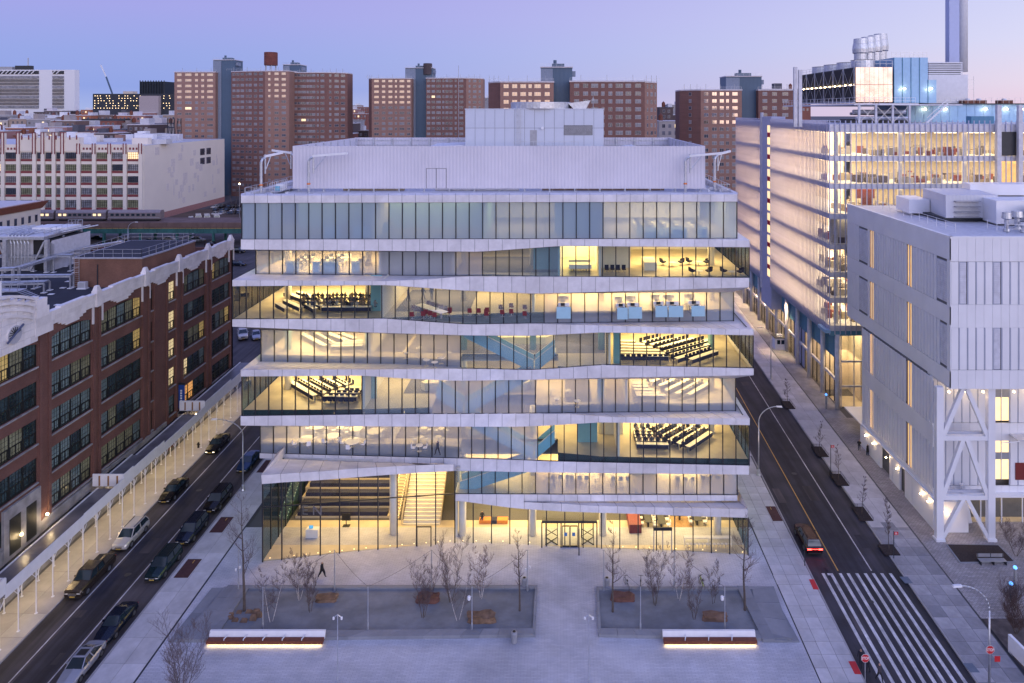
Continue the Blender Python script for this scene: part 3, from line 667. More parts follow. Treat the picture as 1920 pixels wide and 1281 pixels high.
# ================================================================= ROOF OF THE MAIN BUILDING
SY, ST = 88.0, 46.97
mets = MB(); xs0, xs1, yb, xb0, xb1 = -34.1, 19.0, 116.5, -34.6, 19.5
mets.box(xs0, xs1, SY, SY+.18, RZ+.45, ST, M_screen); mets.build('screen_wall', main)
for x in (xs0, xs1):
    m = MB(); m.box(x-.1, x+.1, SY+.18, yb, RZ+.45, ST, M_screen)
    for i in range(9): y = SY+1.5+i*3.2; m.box(x-.22 if x > 0 else x+.1, x-.1 if x > 0 else x+.22, y, y+.14, RZ+.4, ST-.1, M_galv)
    m.build('screen_wall', main)
m = MB(); m.box(xb0, xb1, yb, yb+.18, RZ+.45, ST, M_screen)
for i in range(18): x = xb0+i*3.18; m.box(x, x+.16, yb-.25, yb, RZ+.4, ST-.05, M_galv)
for z in (ST-.5, ST-1.3): m.box(xb0, xb1, yb-.12, yb, z, z+.1, M_galv)
m.build('screen_wall', main)
m = MB(); m.box(-8.6-8.3, -8.6-8.22, SY-.03, SY, RZ+.5, RZ+3.2, M_grey); 
for a, b, c, d in ((-16.9,-16.84,.5,3.1),(-15.6,-15.55,.5,3.1),(-14.35,-14.3,.5,3.1)): m.box(a, b, SY-.02, SY, RZ+c, RZ+d, M_grey)
m.box(-16.9, -14.3, SY-.02, SY, RZ+3.05, RZ+3.11, M_grey)
m = MB(); m.box(-16.85, -14.35, SY-.035, SY+.01, RZ+.5, RZ+3.0, M_screen); 
door = m.build('screen_door', main)
m = MB(); m.box(-15.63, -15.57, SY-.05, SY-.035, RZ+.5, RZ+3.0, M_dark); m.box(-16.9,-16.85,SY-.04,SY,RZ+.5,RZ+3.05,M_dark); m.box(-14.35,-14.3,SY-.04,SY,RZ+.5,RZ+3.05,M_dark); m.box(-16.9,-14.3,SY-.04,SY,RZ+3.0,RZ+3.04,M_dark); m.build('door_seam', door)
m = MB(); m.box(-31, -20.8, 91, 110, RZ, RZ+.02, M_white)
m.build('roof_mat', main)
for i in range(17):
    x = xs0+.6+i*3.25; m = MB(); m.tube((x, SY+.4, RZ), (x, SY+.4, RZ+.5), .11, M_galv, 8); m.box(x-.2, x+.2, SY+.2, SY+.6, RZ, RZ+.06, M_galv); m.build('screen_leg', main)
pipes = MB(); pipes.box(-28, -20, SY+1.2, SY+1.6, RZ+.05, RZ+.42, mat('tan_duct', (.45,.36,.24), .6)); pipes.build('roof_duct', main)
pipes = MB(); pipes.box(-16, -5, SY+1.2, SY+1.7, RZ+.05, RZ+.38, M_white); pipes.build('roof_duct', main)
pipes = MB(); pipes.box(-2, 14, SY+1.4, SY+1.7, RZ+.05, RZ+.38, mat('brown_duct', (.30,.20,.14), .7)); pipes.build('roof_duct', main)
# roof plant visible inside the screen
for x0, x1, y0, y1, h, lab in ((-20,-11,100,112,5.2,'snow white angled duct hood inside the roof screen left of the penthouse'),(8,12,100,106,5.0,'white rectangular duct inside the roof screen right of the penthouse'),(12.5,18,103,104.6,4.6,'long white horizontal pipe casing inside the roof screen near its right corner'),(7,8,98,104,4.6,'silver curved duct end beside the penthouse on the right')):
    m = MB()
    m.hexa([(x0,y0,RZ),(x1,y0,RZ),(x1,y1,RZ),(x0,y1,RZ)], [(x0+1,y0+1,RZ+h),(x1-.6,y0+.6,RZ+h+.3),(x1-.6,y1-1,RZ+h+.3),(x0+.5,y1-1,RZ+h)], M_white)
    m.box(x0+.3, x1-.3, y0-.04, y0+.1, RZ+h*.3, RZ+h*.33, M_grey)
    solo(m, 'rooftop_duct', lab, 'duct')
# penthouse
px0, px1, py_, pyb = -13.5, 6.8, 100.0, 108.0; PT = 51.75
m = MB(); m.box(px0+.05, px1-.05, py_+.06, pyb, RZ, PT-.05, M_joint); pcore = m.build('penthouse_core', main)
w = (px1-px0)/14
zz = [RZ, 43.6, 46.3, 49.0, PT]
meshes = {}
for r in range(4):
    me = MB().box(.02, w-.02, 0, .05, .02, zz[r+1]-zz[r]-.02, M_pent).mesh('wall_panel')
    for i in range(14): link('wall_panel', me, pcore, loc=(px0+i*w-main.location.x, py_-main.location.y, zz[r]-main.location.z))
m = MB(); m.box(px0-.05, px1+.05, py_-.05, pyb+.05, PT-.04, PT+.1, M_pent); m.build('penthouse_roof', main)
m = MB(); m.box(-4.0, -3.0, py_-.06, py_, 46.4, 48.7, M_grey); m.build('door', main)
m = MB(); m.tube((-2.2,py_-.35,49.0),(-2.2,py_,49.0),.22,M_white,10); m.build('wall_lamp', main)
m = MB()
for i in range(12): m.box(1.0, 5.1, py_-.08, py_-.02, 48.0+i*.115, 48.07+i*.115, M_grey)
m.box(.95, 5.15, py_-.03, py_-.01, 47.95, 49.4, M_dark); m.build('louvre', main, kind='stuff')
m = MB()
for x in (-5.9,-5.35): m.tube((x,py_-.25,45.5),(x,py_-.25,PT+.6),.03,M_galv,4)
for i in range(22): m.tube((-5.9,py_-.25,45.6+i*.28),(-5.35,py_-.25,45.6+i*.28),.02,M_galv,4)
for i in range(6):
    z = 47.5+i*.85
    for k in range(6):
        a0 = math.pi+math.pi*k/6; a1 = math.pi+math.pi*(k+1)/6; m.tube((-5.62+.4*math.cos(a0),py_-.25+.6*math.sin(a0),z),(-5.62+.4*math.cos(a1),py_-.25+.6*math.sin(a1),z),.02,M_galv,4)
m.build('cage_ladder', main, kind='stuff')
def railing(p0, p1, h, n, m_, parent=None, name='railing', r=.03, rails=2, slope=None):
    a, b = Vector(p0), Vector(p1); mb = MB()
    for i in range(n+1):
        q = a.lerp(b, i/n); mb.tube(q, q+Vector((0,0,h)), r, m_, 4, cap=False)
    for k in range(rails):
        z = Vector((0,0,h*(k+1)/rails)); mb.tube(a+z, b+z, r, m_, 4, cap=False)
    return mb.build(name, parent, kind='stuff') if parent else mb
railing((-6.2,py_-2.2,46.0),(3.0,py_-2.2,46.0),1.1,10,M_galv,main)
m = MB(); m.lathe((-2.5,104,PT+.1), [(4.6,0),(4.6,.95),(4.45,.98)], M_galv, 28); m.build('fan_drum', main, smooth=False)
m = MB(); m.hexa([(2.4,102,PT+.1),(4.3,102,PT+.1),(4.3,105,PT+.1),(2.4,105,PT+.1)], [(1.6,102,PT+.9),(5.0,102,PT+1.35),(5.0,105,PT+1.35),(1.6,105,PT+.9)], M_galv); m.build('exhaust_hood', main)
m = MB(); m.tube((5.3,101,PT),(5.3,101,PT+1.9),.05,M_grey,5); m.box(5.15,5.45,100.8,101.2,PT+1.2,PT+1.6,M_grey); m.build('antenna', main)
m = MB(); m.tube((-16.2,112,ST-2),(-16.2,112,ST+12),.045,M_grey,4); solo(m, 'lightning_mast', 'thin pale mast rising behind the left side of the roof screen', 'mast')
# window washing davits
def davit(loc, rz, armlen, label):
    t = thing('davit_crane', label, 'davit', loc, rz, 'window washing davits on the roof')
    m = MB(); m.box(-.35,.35,-.35,.35,0,.12,M_galv); m.tube((0,0,0),(0,0,4.1),.17,M_galv,10); m.build('post', t, local=True)
    m = MB(); m.tube((0,0,4.1),(0.25,0,4.5),.15,M_galv,8); m.tube((.25,0,4.5),(.6,0,4.6),.15,M_galv,8); m.tube((.6,0,2.6),(.6,0,5.0),.11,M_galv,8); m.build('bracket', t, local=True)
    m = MB(); m.beam((.5,0,4.75),(armlen,0,5.1),.3,.26,M_white); m.tube((.6,0,2.9),(armlen*.45,0,4.8),.06,M_galv,6); m.build('arm', t, local=True)
    m = MB(); m.lathe((0,0,1.15), [(.22,0),(.24,.12),(.2,.2)], mat('orange_collar', (.7,.2,.04), .5) if 'orange_collar' not in MATS else MATS['orange_collar'], 10); m.build('collar', t, local=True)
    return t
davit((-31.4, 86.2, RZ), 0, 4.9, 'white davit arm standing in front of the left part of the roof screen')
davit((16.2, 86.4, RZ), 0, 4.6, 'grey davit arm in front of the right part of the roof screen')
davit((-38.0+1.2, 84.8, RZ), math.radians(62), 3.2, 'angled davit post at the left roof corner beside the equipment cradle')
davit((-34.5-1.0, 92.5, RZ), math.radians(178), 3.2, 'rear davit behind the left roof corner with its arm towards the cradle')
davit((20.5, 89.0, RZ), math.radians(35), 3.0, 'right roof corner davit raising its arm towards the lab tower')
davit((20.0, 95.0, RZ), math.radians(180), 3.4, 'rear right davit with a horizontal arm behind the screen corner')
t = thing('work_platform', 'white window cleaning cradle resting on the left roof corner', 'cradle', (-35.4, 88, RZ))
m = MB(); m.box(-36,-34.7,85.5,91,RZ+.3,RZ+.4,M_galv); m.build('deck', t)
railing((-36,85.5,RZ+.4),(-36,91,RZ+.4),1.0,8,M_white,t); railing((-34.7,85.5,RZ+.4),(-34.7,91,RZ+.4),1.0,8,M_white,t)
m = MB(); m.box(-35.9,-34.9,87,88,RZ+.4,RZ+1.1,M_white); m.box(-35.7,-35.2,86.4,86.8,RZ+.4,RZ+.9,mat('cyan_box',(.2,.5,.65),.5)); m.build('hoist_box', t)
railing((-37.2,81.4,RZ+.3),(-37.2,100,RZ+.3),1.0,12,M_galv,main); railing((-37.2,81.2,RZ+.3),(-33.6,81.2,RZ+.3),1.0,3,M_galv,main); railing((21.0,83,RZ+.2),(21.0,104,RZ+.2),1.3,14,M_galv,main); railing((19.2,83,RZ+.2),(21,83,RZ+.2),1.3,2,M_galv,main)
m = MB()
for i in range(40): x = -36.8+i*1.45; m.tube((x,82.6,RZ),(x,82.6,RZ+1.05),.018,M_galv,4,cap=False)
m.tube((-36.8,82.6,RZ+1.05),(21,82.6,RZ+1.05),.02,M_galv,4); m.build('guard_wire', main, kind='stuff')
# roof membrane ballast (white stones)
m = MB()
for i in range(90):
    x = R.uniform(-36.5,-33) if i % 2 else R.uniform(19.3,21); y = R.uniform(84,112); s = R.uniform(.12,.4); m.box(x,x+s,y,y+s,RZ,RZ+R.uniform(.05,.35),M_white)
m.build('roof_blocks', main, kind='stuff')

# ================================================================= FURNITURE AND PEOPLE INSIDE
WORDS = {8:'top storey', 7:'seventh storey', 6:'sixth storey', 5:'fifth storey', 4:'fourth storey', 3:'third storey', 2:'second storey', 1:'ground floor'}
def chair_mesh(m_, mleg):
    m = MB(); m.box(-.24,.24,-.24,.24,.42,.50,m_); m.box(-.24,.24,.2,.27,.5,.95,m_); m.tube((0,0,.1),(0,0,.42),.035,mleg,5)
    for k in range(4):
        a = math.pi/2*k+.4; m.tube((0,0,.12),(.28*math.cos(a),.28*math.sin(a),.03),.025,mleg,4)
    return m.mesh('chair')
CM = {'navy': chair_mesh(M_navy, M_grey), 'white': chair_mesh(M_white, M_grey), 'red': chair_mesh(mat('dark_red_fabric',(.16,.02,.03),.8), M_grey), 'teal': chair_mesh(mat('teal_fabric',(.05,.14,.16),.8), M_dark)}
def chair(x, y, z, rz, kind, label, group):
    o = link('chair', CM[kind]); o.location = (x, y, z); o.rotation_euler = (0,0,rz); return tag(o, label, 'chair', group)
def seated(x, y, z, rz, top, label, group):
    m = PM.setdefault(top, person_sit(top)); o = link('person', m); o.location = (x,y,z); o.rotation_euler = (0,0,rz); return tag(o, label, 'person', group)
PM = {}
def skin_mesh(verts, edges, radii, mats_, root=0, sub=1, matfn=None):
    me = bpy.data.meshes.new('body'); me.from_pydata([Vector(v) for v in verts], edges, [])
    ob = bpy.data.objects.new('tmp_body', me); COL.objects.link(ob)
    md = ob.modifiers.new('s', 'SKIN'); md.use_smooth_shade = True
    for i, r in enumerate(radii): me.skin_vertices[0].data[i].radius = (r, r) if not isinstance(r, tuple) else r
    for i in range(len(verts)): me.skin_vertices[0].data[i].use_root = (i == root)
    sb = ob.modifiers.new('b', 'SUBSURF'); sb.levels = sub; sb.render_levels = sub
    dg = bpy.context.evaluated_depsgraph_get(); ev = ob.evaluated_get(dg); m2 = bpy.data.meshes.new_from_object(ev)
    bpy.data.objects.remove(ob); m2.materials.clear()
    for m_ in mats_: m2.materials.append(m_)
    for p in m2.polygons:
        p.use_smooth = True
        p.material_index = matfn(p.center) if matfn else 0
    return m2
def cloth(c): 
    k = 'cloth_%d_%d_%d' % tuple(int(x*100) for x in c); return MATS.get(k) or mat(k, c, .9)
M_hair = mat('dark_hair', (.02,.015,.012), .8)
def person_sit(top):
    V = [(0,0,.55),(0,.02,.85),(0,.03,1.08),(0,.02,1.18),(0,-.02,1.33),(.19,.02,1.05),(.26,-.08,.82),(.16,-.32,.78),(-.19,.02,1.05),(-.26,-.08,.82),(-.16,-.32,.78),(.1,-.05,.52),(.12,-.42,.52),(.12,-.42,.1),(-.1,-.05,.52),(-.12,-.42,.52),(-.12,-.42,.1)]
    E = [(0,1),(1,2),(2,3),(3,4),(2,5),(5,6),(6,7),(2,8),(8,9),(9,10),(0,11),(11,12),(12,13),(0,14),(14,15),(15,16)]
    Rr = [.14,.15,.15,.055,.105,.065,.055,.04,.065,.055,.04,.09,.075,.05,.09,.075,.05]
    return skin_mesh(V, E, Rr, [cloth(top), M_skin, M_hair, M_navy], matfn=lambda c: (2 if c.z > 1.36 or (c.z > 1.26 and c.y > 0) else 1) if c.z > 1.2 else (3 if c.z < .6 else 0))
def person_stand(top, legs=(.02,.02,.03), stride=.25, arm=.15, coat=False, hold=False):
    s = stride
    V = [(0,0,.95),(0,0,1.2),(0,0,1.42),(0,0,1.52),(0,-.01,1.66),(.20,0,1.40),(.24,arm,1.13),(.25,arm*1.2-.12,.90),(-.20,0,1.40),(-.24,-arm,1.13),(-.25,-arm*1.2-.12,.90),
         (.09,0,.9),(.10,-s*.55,.50),(.10,-s*.8,.08),(.10,-s*.8-.16,.04),(-.09,0,.9),(-.10,s*.35,.50),(-.10,s,.10),(-.10,s-.14,.04)]
    if hold: V[7] = (.12,-.30,1.12); V[10] = (-.10,-.30,1.12); V[6] = (.26,-.05,1.12); V[9] = (-.26,-.05,1.12)
    E = [(0,1),(1,2),(2,3),(3,4),(2,5),(5,6),(6,7),(2,8),(8,9),(9,10),(0,11),(11,12),(12,13),(13,14),(0,15),(15,16),(16,17),(17,18)]
    hip = (.20,.16) if coat else .14
    Rr = [hip,.145,.15,.055,.105,.065,.052,.04,.065,.052,.04,(.17,.15) if coat else .095,(.12,.12) if coat else .07,.05,.045,(.17,.15) if coat else .095,(.12,.12) if coat else .07,.05,.045]
    return skin_mesh(V, E, Rr, [cloth(top), M_skin, M_hair, cloth(legs)], matfn=lambda c: (2 if c.z > 1.69 or (c.z > 1.6 and c.y > .02) else 1) if c.z > 1.53 else (3 if c.z < .88 and not coat or c.z < .5 else 0))
TOPS = [(.02,.02,.03),(.10,.11,.14),(.30,.30,.32),(.05,.07,.14),(.22,.17,.12),(.02,.02,.02)]
seats = 0; 
def trow(lv, a, b, w=.62, chairs=True, people=0, front=False, where='', rl=''):
    """a training table between two surveyed points on the table plane; navy chairs behind it"""
    global seats
    z = FZ[lv]; p = Z(*a, z+.74); q = Z(*b, z+.74); d = (q-p); ln = d.length; d.normalize(); nrm_ = Vector((-d.y, d.x, 0))
    if nrm_.y < 0: nrm_ = -nrm_
    m = MB(); o = nrm_*w
    m.hexa([p-Vector((0,0,.05)), q-Vector((0,0,.05)), q+o-Vector((0,0,.05)), p+o-Vector((0,0,.05))], [p, q, q+o, p+o], M_table)
    m.hexa([p+Vector((0,0,-.5)), q+Vector((0,0,-.5)), q+nrm_*.03+Vector((0,0,-.5)), p+nrm_*.03+Vector((0,0,-.5))], [p-Vector((0,0,.05)), q-Vector((0,0,.05)), q+nrm_*.03-Vector((0,0,.05)), p+nrm_*.03-Vector((0,0,.05))], M_navy)
    k = max(2, int(ln/1.6)+1)
    for i in range(k):
        c = p.lerp(q, (i+.02)/(k-1) if k > 1 else .5)+nrm_*w*.5; m.box(c.x-.03,c.x+.03,c.y-.2,c.y+.2,z,z+.7,M_grey)
    global trn
    lab = where
    t = solo(m, 'training_table', lab, 'table', 'training tables in rows')
    n = int(ln/.66)
    if chairs:
        for i in range(n):
            if seats >= 215 or i > 19: break
            c = p.lerp(q, (i+.5)/n) + (-nrm_*.42 if front else nrm_*(w+.38)); seats += 1
            an = math.atan2(nrm_.y, nrm_.x)-math.pi/2 + (math.pi if front else 0)
            chair(c.x, c.y, z, an, 'navy', '%s navy chair from the left, %s' % (ORD[i], rl), 'navy chairs at the training tables, %s' % WORDS[lv])
            if people and R.random() < people:
                seated(c.x, c.y+.02, z, an, R.choice(TOPS), 'person seated %s from the left, %s' % (ORD[i], rl), 'people seated in the crowded lecture room, %s' % WORDS[lv])
def c1(x, y): return (420+x/3.558, 340+y/3.558)
def c2(x, y): return (900+x/3.5556, 340+y/3.5556)
def c3(x, y): return (420+x/3.372, 680+y/3.372)
def c4(x, y): return (900+x/3.37, 680+y/3.37)
def rows(lv, cc, lst, kind, where, **k):
    for i, (x0,y0,x1,y1) in enumerate(lst):
        trow(lv, cc(x0,y0), cc(x1,y1), where='white training table, %s of the %s rows in the %s' % (ORD[i], kind, where), rl='%s %s row, %s' % (ORD[i], kind, where), **k)
# fifth storey right
rows(5, c2, [(935,1165,1255,1168),(928,1146,1232,1150),(918,1126,1205,1130),(912,1106,1150,1110),(906,1086,1098,1090),(903,1066,1036,1068)], 'straight', 'fifth storey right lecture room', front=True, chairs=False)
for i in range(9):
    p = Z(*c2(950+i*36, 1180), FZ[5]+.4); seats += 1; chair(p.x, p.y, FZ[5], math.pi, 'navy', '%s navy chair before the nearest straight row, fifth storey right room' % ORD[i], 'navy chairs before the nearest straight row, fifth storey right room')
rows(5, c2, [(1100,1075,1235,1042),(1150,1092,1335,1047),(1205,1112,1440,1047),(1245,1140,1542,1057),(1285,1160,1545,1085),(1320,1185,1545,1110),(1415,1190,1590,1130)], 'slanting', 'fifth storey right lecture room')
# third storey right, full of people
rows(3, c4, [(990,515,1190,520),(985,492,1165,496),(978,470,1130,474),(972,448,1100,452),(968,428,1085,430)], 'straight', 'third storey right lecture room', people=.9)
rows(3, c4, [(1120,450,1205,408),(1160,475,1290,405),(1210,495,1370,405),(1265,515,1440,410),(1325,535,1470,440)], 'slanting', 'third storey right lecture room', people=.9)
# fourth storey right
rows(4, c4, [(985,208,1172,210),(980,192,1140,194),(972,172,1092,174),(966,152,1062,153),(960,134,1034,135)], 'straight', 'fourth storey right lecture room', chairs=False)
rows(4, c4, [(1090,125,1150,103),(1150,148,1245,107),(1190,178,1335,107),(1255,200,1405,117),(1330,205,1465,127)], 'slanting', 'fourth storey right lecture room')
# fourth storey left
rows(4, c3, [(630,212,835,217),(670,190,848,193),(720,172,865,174),(770,158,870,160)], 'straight', 'fourth storey left lecture room', front=True)
rows(4, c3, [(390,110,560,210),(470,110,620,195),(545,108,665,170),(630,106,720,152),(708,106,770,142)], 'slanting', 'fourth storey left lecture room')
# fifth storey left
rows(5, c1, [(710,1102,925,1098),(740,1086,925,1082),(790,1070,925,1068)], 'straight', 'fifth storey left lecture room', chairs=False)
rows(5, c1, [(505,1015,660,1098),(595,1013,715,1083),(680,1013,812,1065),(762,1012,865,1050)], 'slanting', 'fifth storey left lecture room')
# sixth storey left with the standing and sitting crowd behind
rows(6, c1, [(650,840,978,838),(655,822,980,818)], 'straight', 'sixth storey left lecture room', front=True)
rows(6, c1, [(340,812,402,848),(390,792,500,842),(530,815,592,850),(395,740,640,832),(480,735,700,825)], 'slanting', 'sixth storey left lecture room')
for i in range(60):
    p = Z(*c1(535+(i%20)*25+R.uniform(-9,9), 750+(i//20)*24+R.uniform(-6,6)), FZ[6]+1.2)
    seated(p.x, p.y, FZ[6]+.02, R.uniform(2.4,3.8), R.choice(TOPS), '%s person from the left in the %s row of the sixth storey crowd' % (ORD[i%20], ['back','middle','front'][i//20]), 'people in the packed crowd, sixth storey')
# office workstations: pale blue screens with white desks behind
def station(lv, px_, py0, py1, wpx, depth, label):
    z = FZ[lv]; p = Z(px_, py1, z+.02); w_ = wpx*p.y/F
    t = thing('office_workstation', label, 'workstation', (p.x+w_/2, p.y, z), 0, 'office workstations behind the glass')
    hh = min(1.35, (py1-py0)*p.y/F)
    m = MB(); m.box(p.x, p.x+w_, p.y, p.y+.06, z, z+hh, M_blueparti); m.build('screen_panel', t)
    for k in range(depth):
        y = p.y+.2+k*1.5
        m = MB(); m.box(p.x+.1, p.x+w_-.1, y, y+.7, z+.7, z+.75, M_table); m.build('desktop', t)
        m = MB(); m.box(p.x+.1,p.x+.16,y,y+.7,z,z+.7,M_grey); m.build('leg', t); m = MB(); m.box(p.x+w_-.16,p.x+w_-.1,y,y+.7,z,z+.7,M_grey); m.build('leg', t)
        m = MB(); m.box(p.x+w_*.3,p.x+w_*.3+.5,y+.5,y+.54,z+.85,z+1.2,M_dark); m.build('monitor', t)
        if k % 2: m = MB(); m.box(p.x+.1,p.x+w_-.1,y+.75,y+.8,z+.75,z+1.15,M_white); m.build('divider', t)
def cc(n, f, a, b, lv, dep, lab):
    (x0,y0),(x1,y1) = f(a[0],a[1]), f(b[0],b[1]); station(lv, x0, y0, y1, x1-x0, dep, lab)
for i,(a,b) in enumerate([((1100,305),(1180,375)),((1190,312),(1270,372)),((1275,305),(1380,378)),((1450,290),(1515,378)),((1045,300),(1095,360))]): cc(0,c2,a,b,8,5,'workstation with pale blue screen, %s from the left in the lit top storey office'%ORD[i])
for i,(a,b) in enumerate([((415,525),(465,605)),((470,525),(500,605)),((590,522),(640,608)),((650,525),(765,608)),((850,522),(905,606))]): cc(0,c1,a,b,7,4,'workstation with pale blue screen, %s from the left in the seventh storey office'%ORD[i])
for i,(a,b) in enumerate([((510,830),(605,915)),((915,835),(985,920)),((990,835),(1080,915)),((1170,830),(1250,905)),((1258,830),(1355,905)),((1410,830),(1500,900))]): cc(0,c2,a,b,6,4,'workstation with pale blue screen, %s from the left in the sixth storey office'%ORD[i])
for i,(a,b) in enumerate([((670,300),(745,372)),((755,302),(775,372)),((860,300),(980,370)),((1045,280),(1100,340))]): cc(0,c1,a,b,8,2,'workstation with pale blue screen, %s from the left in the unlit top storey office'%ORD[i])
# round tables and lounge chairs
def rtable(lv, f, x, y, r, label, top=M_table, h=.72):
    p = Z(*f(x,y), FZ[lv]+h); t = thing('round_table', label, 'table', (p.x,p.y,FZ[lv]), 0, 'round tables behind the glass, '+WORDS[lv])
    m = MB(); m.lathe((p.x,p.y,FZ[lv]+h-.04), [(r,0),(r,.04)], top, 18); m.build('tabletop', t); m = MB(); m.lathe((p.x,p.y,FZ[lv]), [(.3,0),(.05,.04),(.05,h-.04)], M_grey, 8); m.build('pedestal', t)
    return p
for i,(x,y,r) in enumerate([(515,480,.95),(590,402,.9),(685,462,.85),(835,415,.85),(815,495,.95),(955,432,.95),(735,408,.5)]):
    p = rtable(3, c3, x, y, r, 'round cream table, %s from the left among the third storey dining tables' % ORD[i])
    for k in range(4):
        a = .6+k*1.57+i; chair(p.x+(r+.35)*math.cos(a), p.y+(r+.35)*math.sin(a), FZ[3], a-math.pi/2, 'white', 'white chair on the %s side of the %s cream round table, third storey' % (['right','far','left','near'][k], ORD[i]), 'white chairs around the third storey round tables')
for i,(x,y) in enumerate([(1245,470),(1265,412),(1355,468),(1235,522),(1375,415)]):
    p = rtable(3, c3, x, y, .42, 'small white table, %s in the third storey centre' % ORD[i])
    for k in range(2): chair(p.x+(-.7 if k else .7), p.y, FZ[3], math.pi/2*(1 if k else -1), 'white', 'white chair %s of the %s small table, third storey centre' % (['right','left'][k], ORD[i]), 'white chairs in the third storey centre')
for i,(x,y) in enumerate([(1215,1140),(1300,1110),(1350,1190),(1405,1205),(1500,1140),(1450,1175)]): rtable(5, c1, x, y, .4, 'small white table, %s in the fifth storey lounge left of the stair' % ORD[i])
for i,(x,y) in enumerate([(485,225),(555,175),(615,240),(450,165)]): rtable(4, c4, x, y, .4, 'small white table, %s in the fourth storey lounge right of the stair' % ORD[i])
for i,(x,y) in enumerate([(1280,540),(1455,535),(1460,595),(1680,600)]):
    p = rtable(7, c2, x, y, .5, 'low round white table, %s from the left in the seventh storey lounge' % ORD[i], h=.5)
def armchair(x, y, z, rz, label, kind=M_navy):
    m = MB(); m.lathe((0,0,.02), [(.26,0),(.05,.04),(.05,.28)], M_grey, 8); m.lathe((0,0,.28), [(.2,0),(.42,.12),(.44,.22),(.38,.24)], kind, 12)
    for k in range(7):
        a = math.pi*(k/6); a2 = math.pi*((k+1)/6)
        if k < 6: m.hexa([(.38*math.cos(a),.38*math.sin(a),.45),(.46*math.cos(a),.46*math.sin(a),.45),(.46*math.cos(a2),.46*math.sin(a2),.45),(.38*math.cos(a2),.38*math.sin(a2),.45)],
          [(.42*math.cos(a),.42*math.sin(a),.7+.2*math.sin(a)),(.5*math.cos(a),.5*math.sin(a),.7+.2*math.sin(a)),(.5*math.cos(a2),.5*math.sin(a2),.7+.2*math.sin(a2)),(.42*math.cos(a2),.42*math.sin(a2),.7+.2*math.sin(a2))], kind)
    o = link('armchair', m.mesh('armchair')); o.location = (x,y,z); o.rotation_euler = (0,0,rz); return tag(o, label, 'armchair', 'navy lounge armchairs, seventh storey')
for i,(x,y,r_) in enumerate([(1220,535,1.5),(1340,535,-1.5),(1395,530,1.4),(1510,535,-1.4),(1415,595,1.7),(1525,595,-1.5),(1625,595,1.5),(1735,600,-1.5)]):
    p = Z(*c2(x,y+8), FZ[7]+.3); armchair(p.x, p.y, FZ[7], r_, 'navy shell armchair, %s from the left in the seventh storey lounge' % ORD[i])
p = Z(*c2(1095,595), FZ[7]); q = Z(*c2(1180,595), FZ[7])
solo(MB().box(p.x,q.x,p.y,p.y+3.2,FZ[7],FZ[7]+1.0,M_table), 'reception_desk', 'cream reception desk in the seventh storey lounge', 'desk')
for i in range(4):
    p = Z(*c2(845+i*38,612), FZ[7]); chair(p.x, p.y, FZ[7], 0, 'navy', 'navy chair against the seventh storey wall, %s from the left' % ORD[i], 'row of four navy chairs against the wall')
p = Z(*c2(595,560), FZ[7]+.74); q = Z(*c2(740,560), FZ[7]+.74)
solo(MB().box(p.x,q.x,p.y,p.y+1.6,FZ[7]+.7,FZ[7]+.75,M_table).box(p.x+.5,p.x+.6,p.y+.4,p.y+1.2,FZ[7],FZ[7]+.7,M_grey).box(q.x-.6,q.x-.5,p.y+.4,p.y+1.2,FZ[7],FZ[7]+.7,M_grey), 'conference_table', 'white conference table in the glazed seventh storey meeting room', 'table')
for i in range(7):
    for s in (0,1): 
        xx = p.x+.2+i*(q.x-p.x-.4)/6; chair(xx, p.y-.4 if not s else p.y+2.0, FZ[7], math.pi if not s else 0, 'white', '%s white chair along the %s side of the seventh storey conference table' % (ORD[i], ['near','far'][s]), 'white chairs around the conference table')
# sixth storey centre: long white table with red chairs, walking people
p = Z(*c1(1275,825), FZ[6]+.74); q = Z(*c1(1445,882), FZ[6]+.74)
m = MB(); d = (q-p).normalized(); n_ = Vector((-d.y,d.x,0)); n_ = n_ if n_.y > 0 else -n_
m.hexa([p-Vector((0,0,.05)),q-Vector((0,0,.05)),q+n_*1.1-Vector((0,0,.05)),p+n_*1.1-Vector((0,0,.05))],[p,q,q+n_*1.1,p+n_*1.1],M_table)
for w_ in (.1,.9): c = p.lerp(q,w_)+n_*.5; m.box(c.x-.05,c.x+.05,c.y-.3,c.y+.3,FZ[6],FZ[6]+.7,M_grey)
solo(m, 'long_table', 'long white table set aslant in the sixth storey lounge with red chairs', 'table')
for i in range(6):
    c = p.lerp(q,(i+.5)/6); chair(c.x-n_.x*.5, c.y-n_.y*.5, FZ[6], math.pi, 'red', '%s dark red chair on the near side of the slanting table' % ORD[i], 'dark red chairs along the slanting table'); c += n_*1.6; chair(c.x, c.y, FZ[6], 0, 'red', '%s dark red chair on the far side of the slanting table' % ORD[i], 'dark red chairs along the slanting table')
for i,(x,y) in enumerate([(1640,880),(1700,880),(1750,885),(1255,905),(1330,900)]):
    q_ = Z(*c1(x,y+18), FZ[6]); chair(q_.x, q_.y, FZ[6], math.pi, 'red', 'single dark red chair, %s of those near the glass of the sixth storey centre' % ORD[i], 'red chairs near the sixth storey glass')
for i,(x,y) in enumerate([(50,880),(140,860),(150,895),(210,850),(210,890),(300,860),(300,905),(45,905)]):
    q_ = Z(*c2(x,y+12), FZ[6]); chair(q_.x, q_.y, FZ[6], 3, 'red', '%s dark red chair in the sixth storey lounge beside the cream column' % ORD[i], 'dark red chairs in the sixth storey lounge')
wk = [person_stand((.02,.02,.03)), person_stand((.05,.06,.09), stride=.35)]
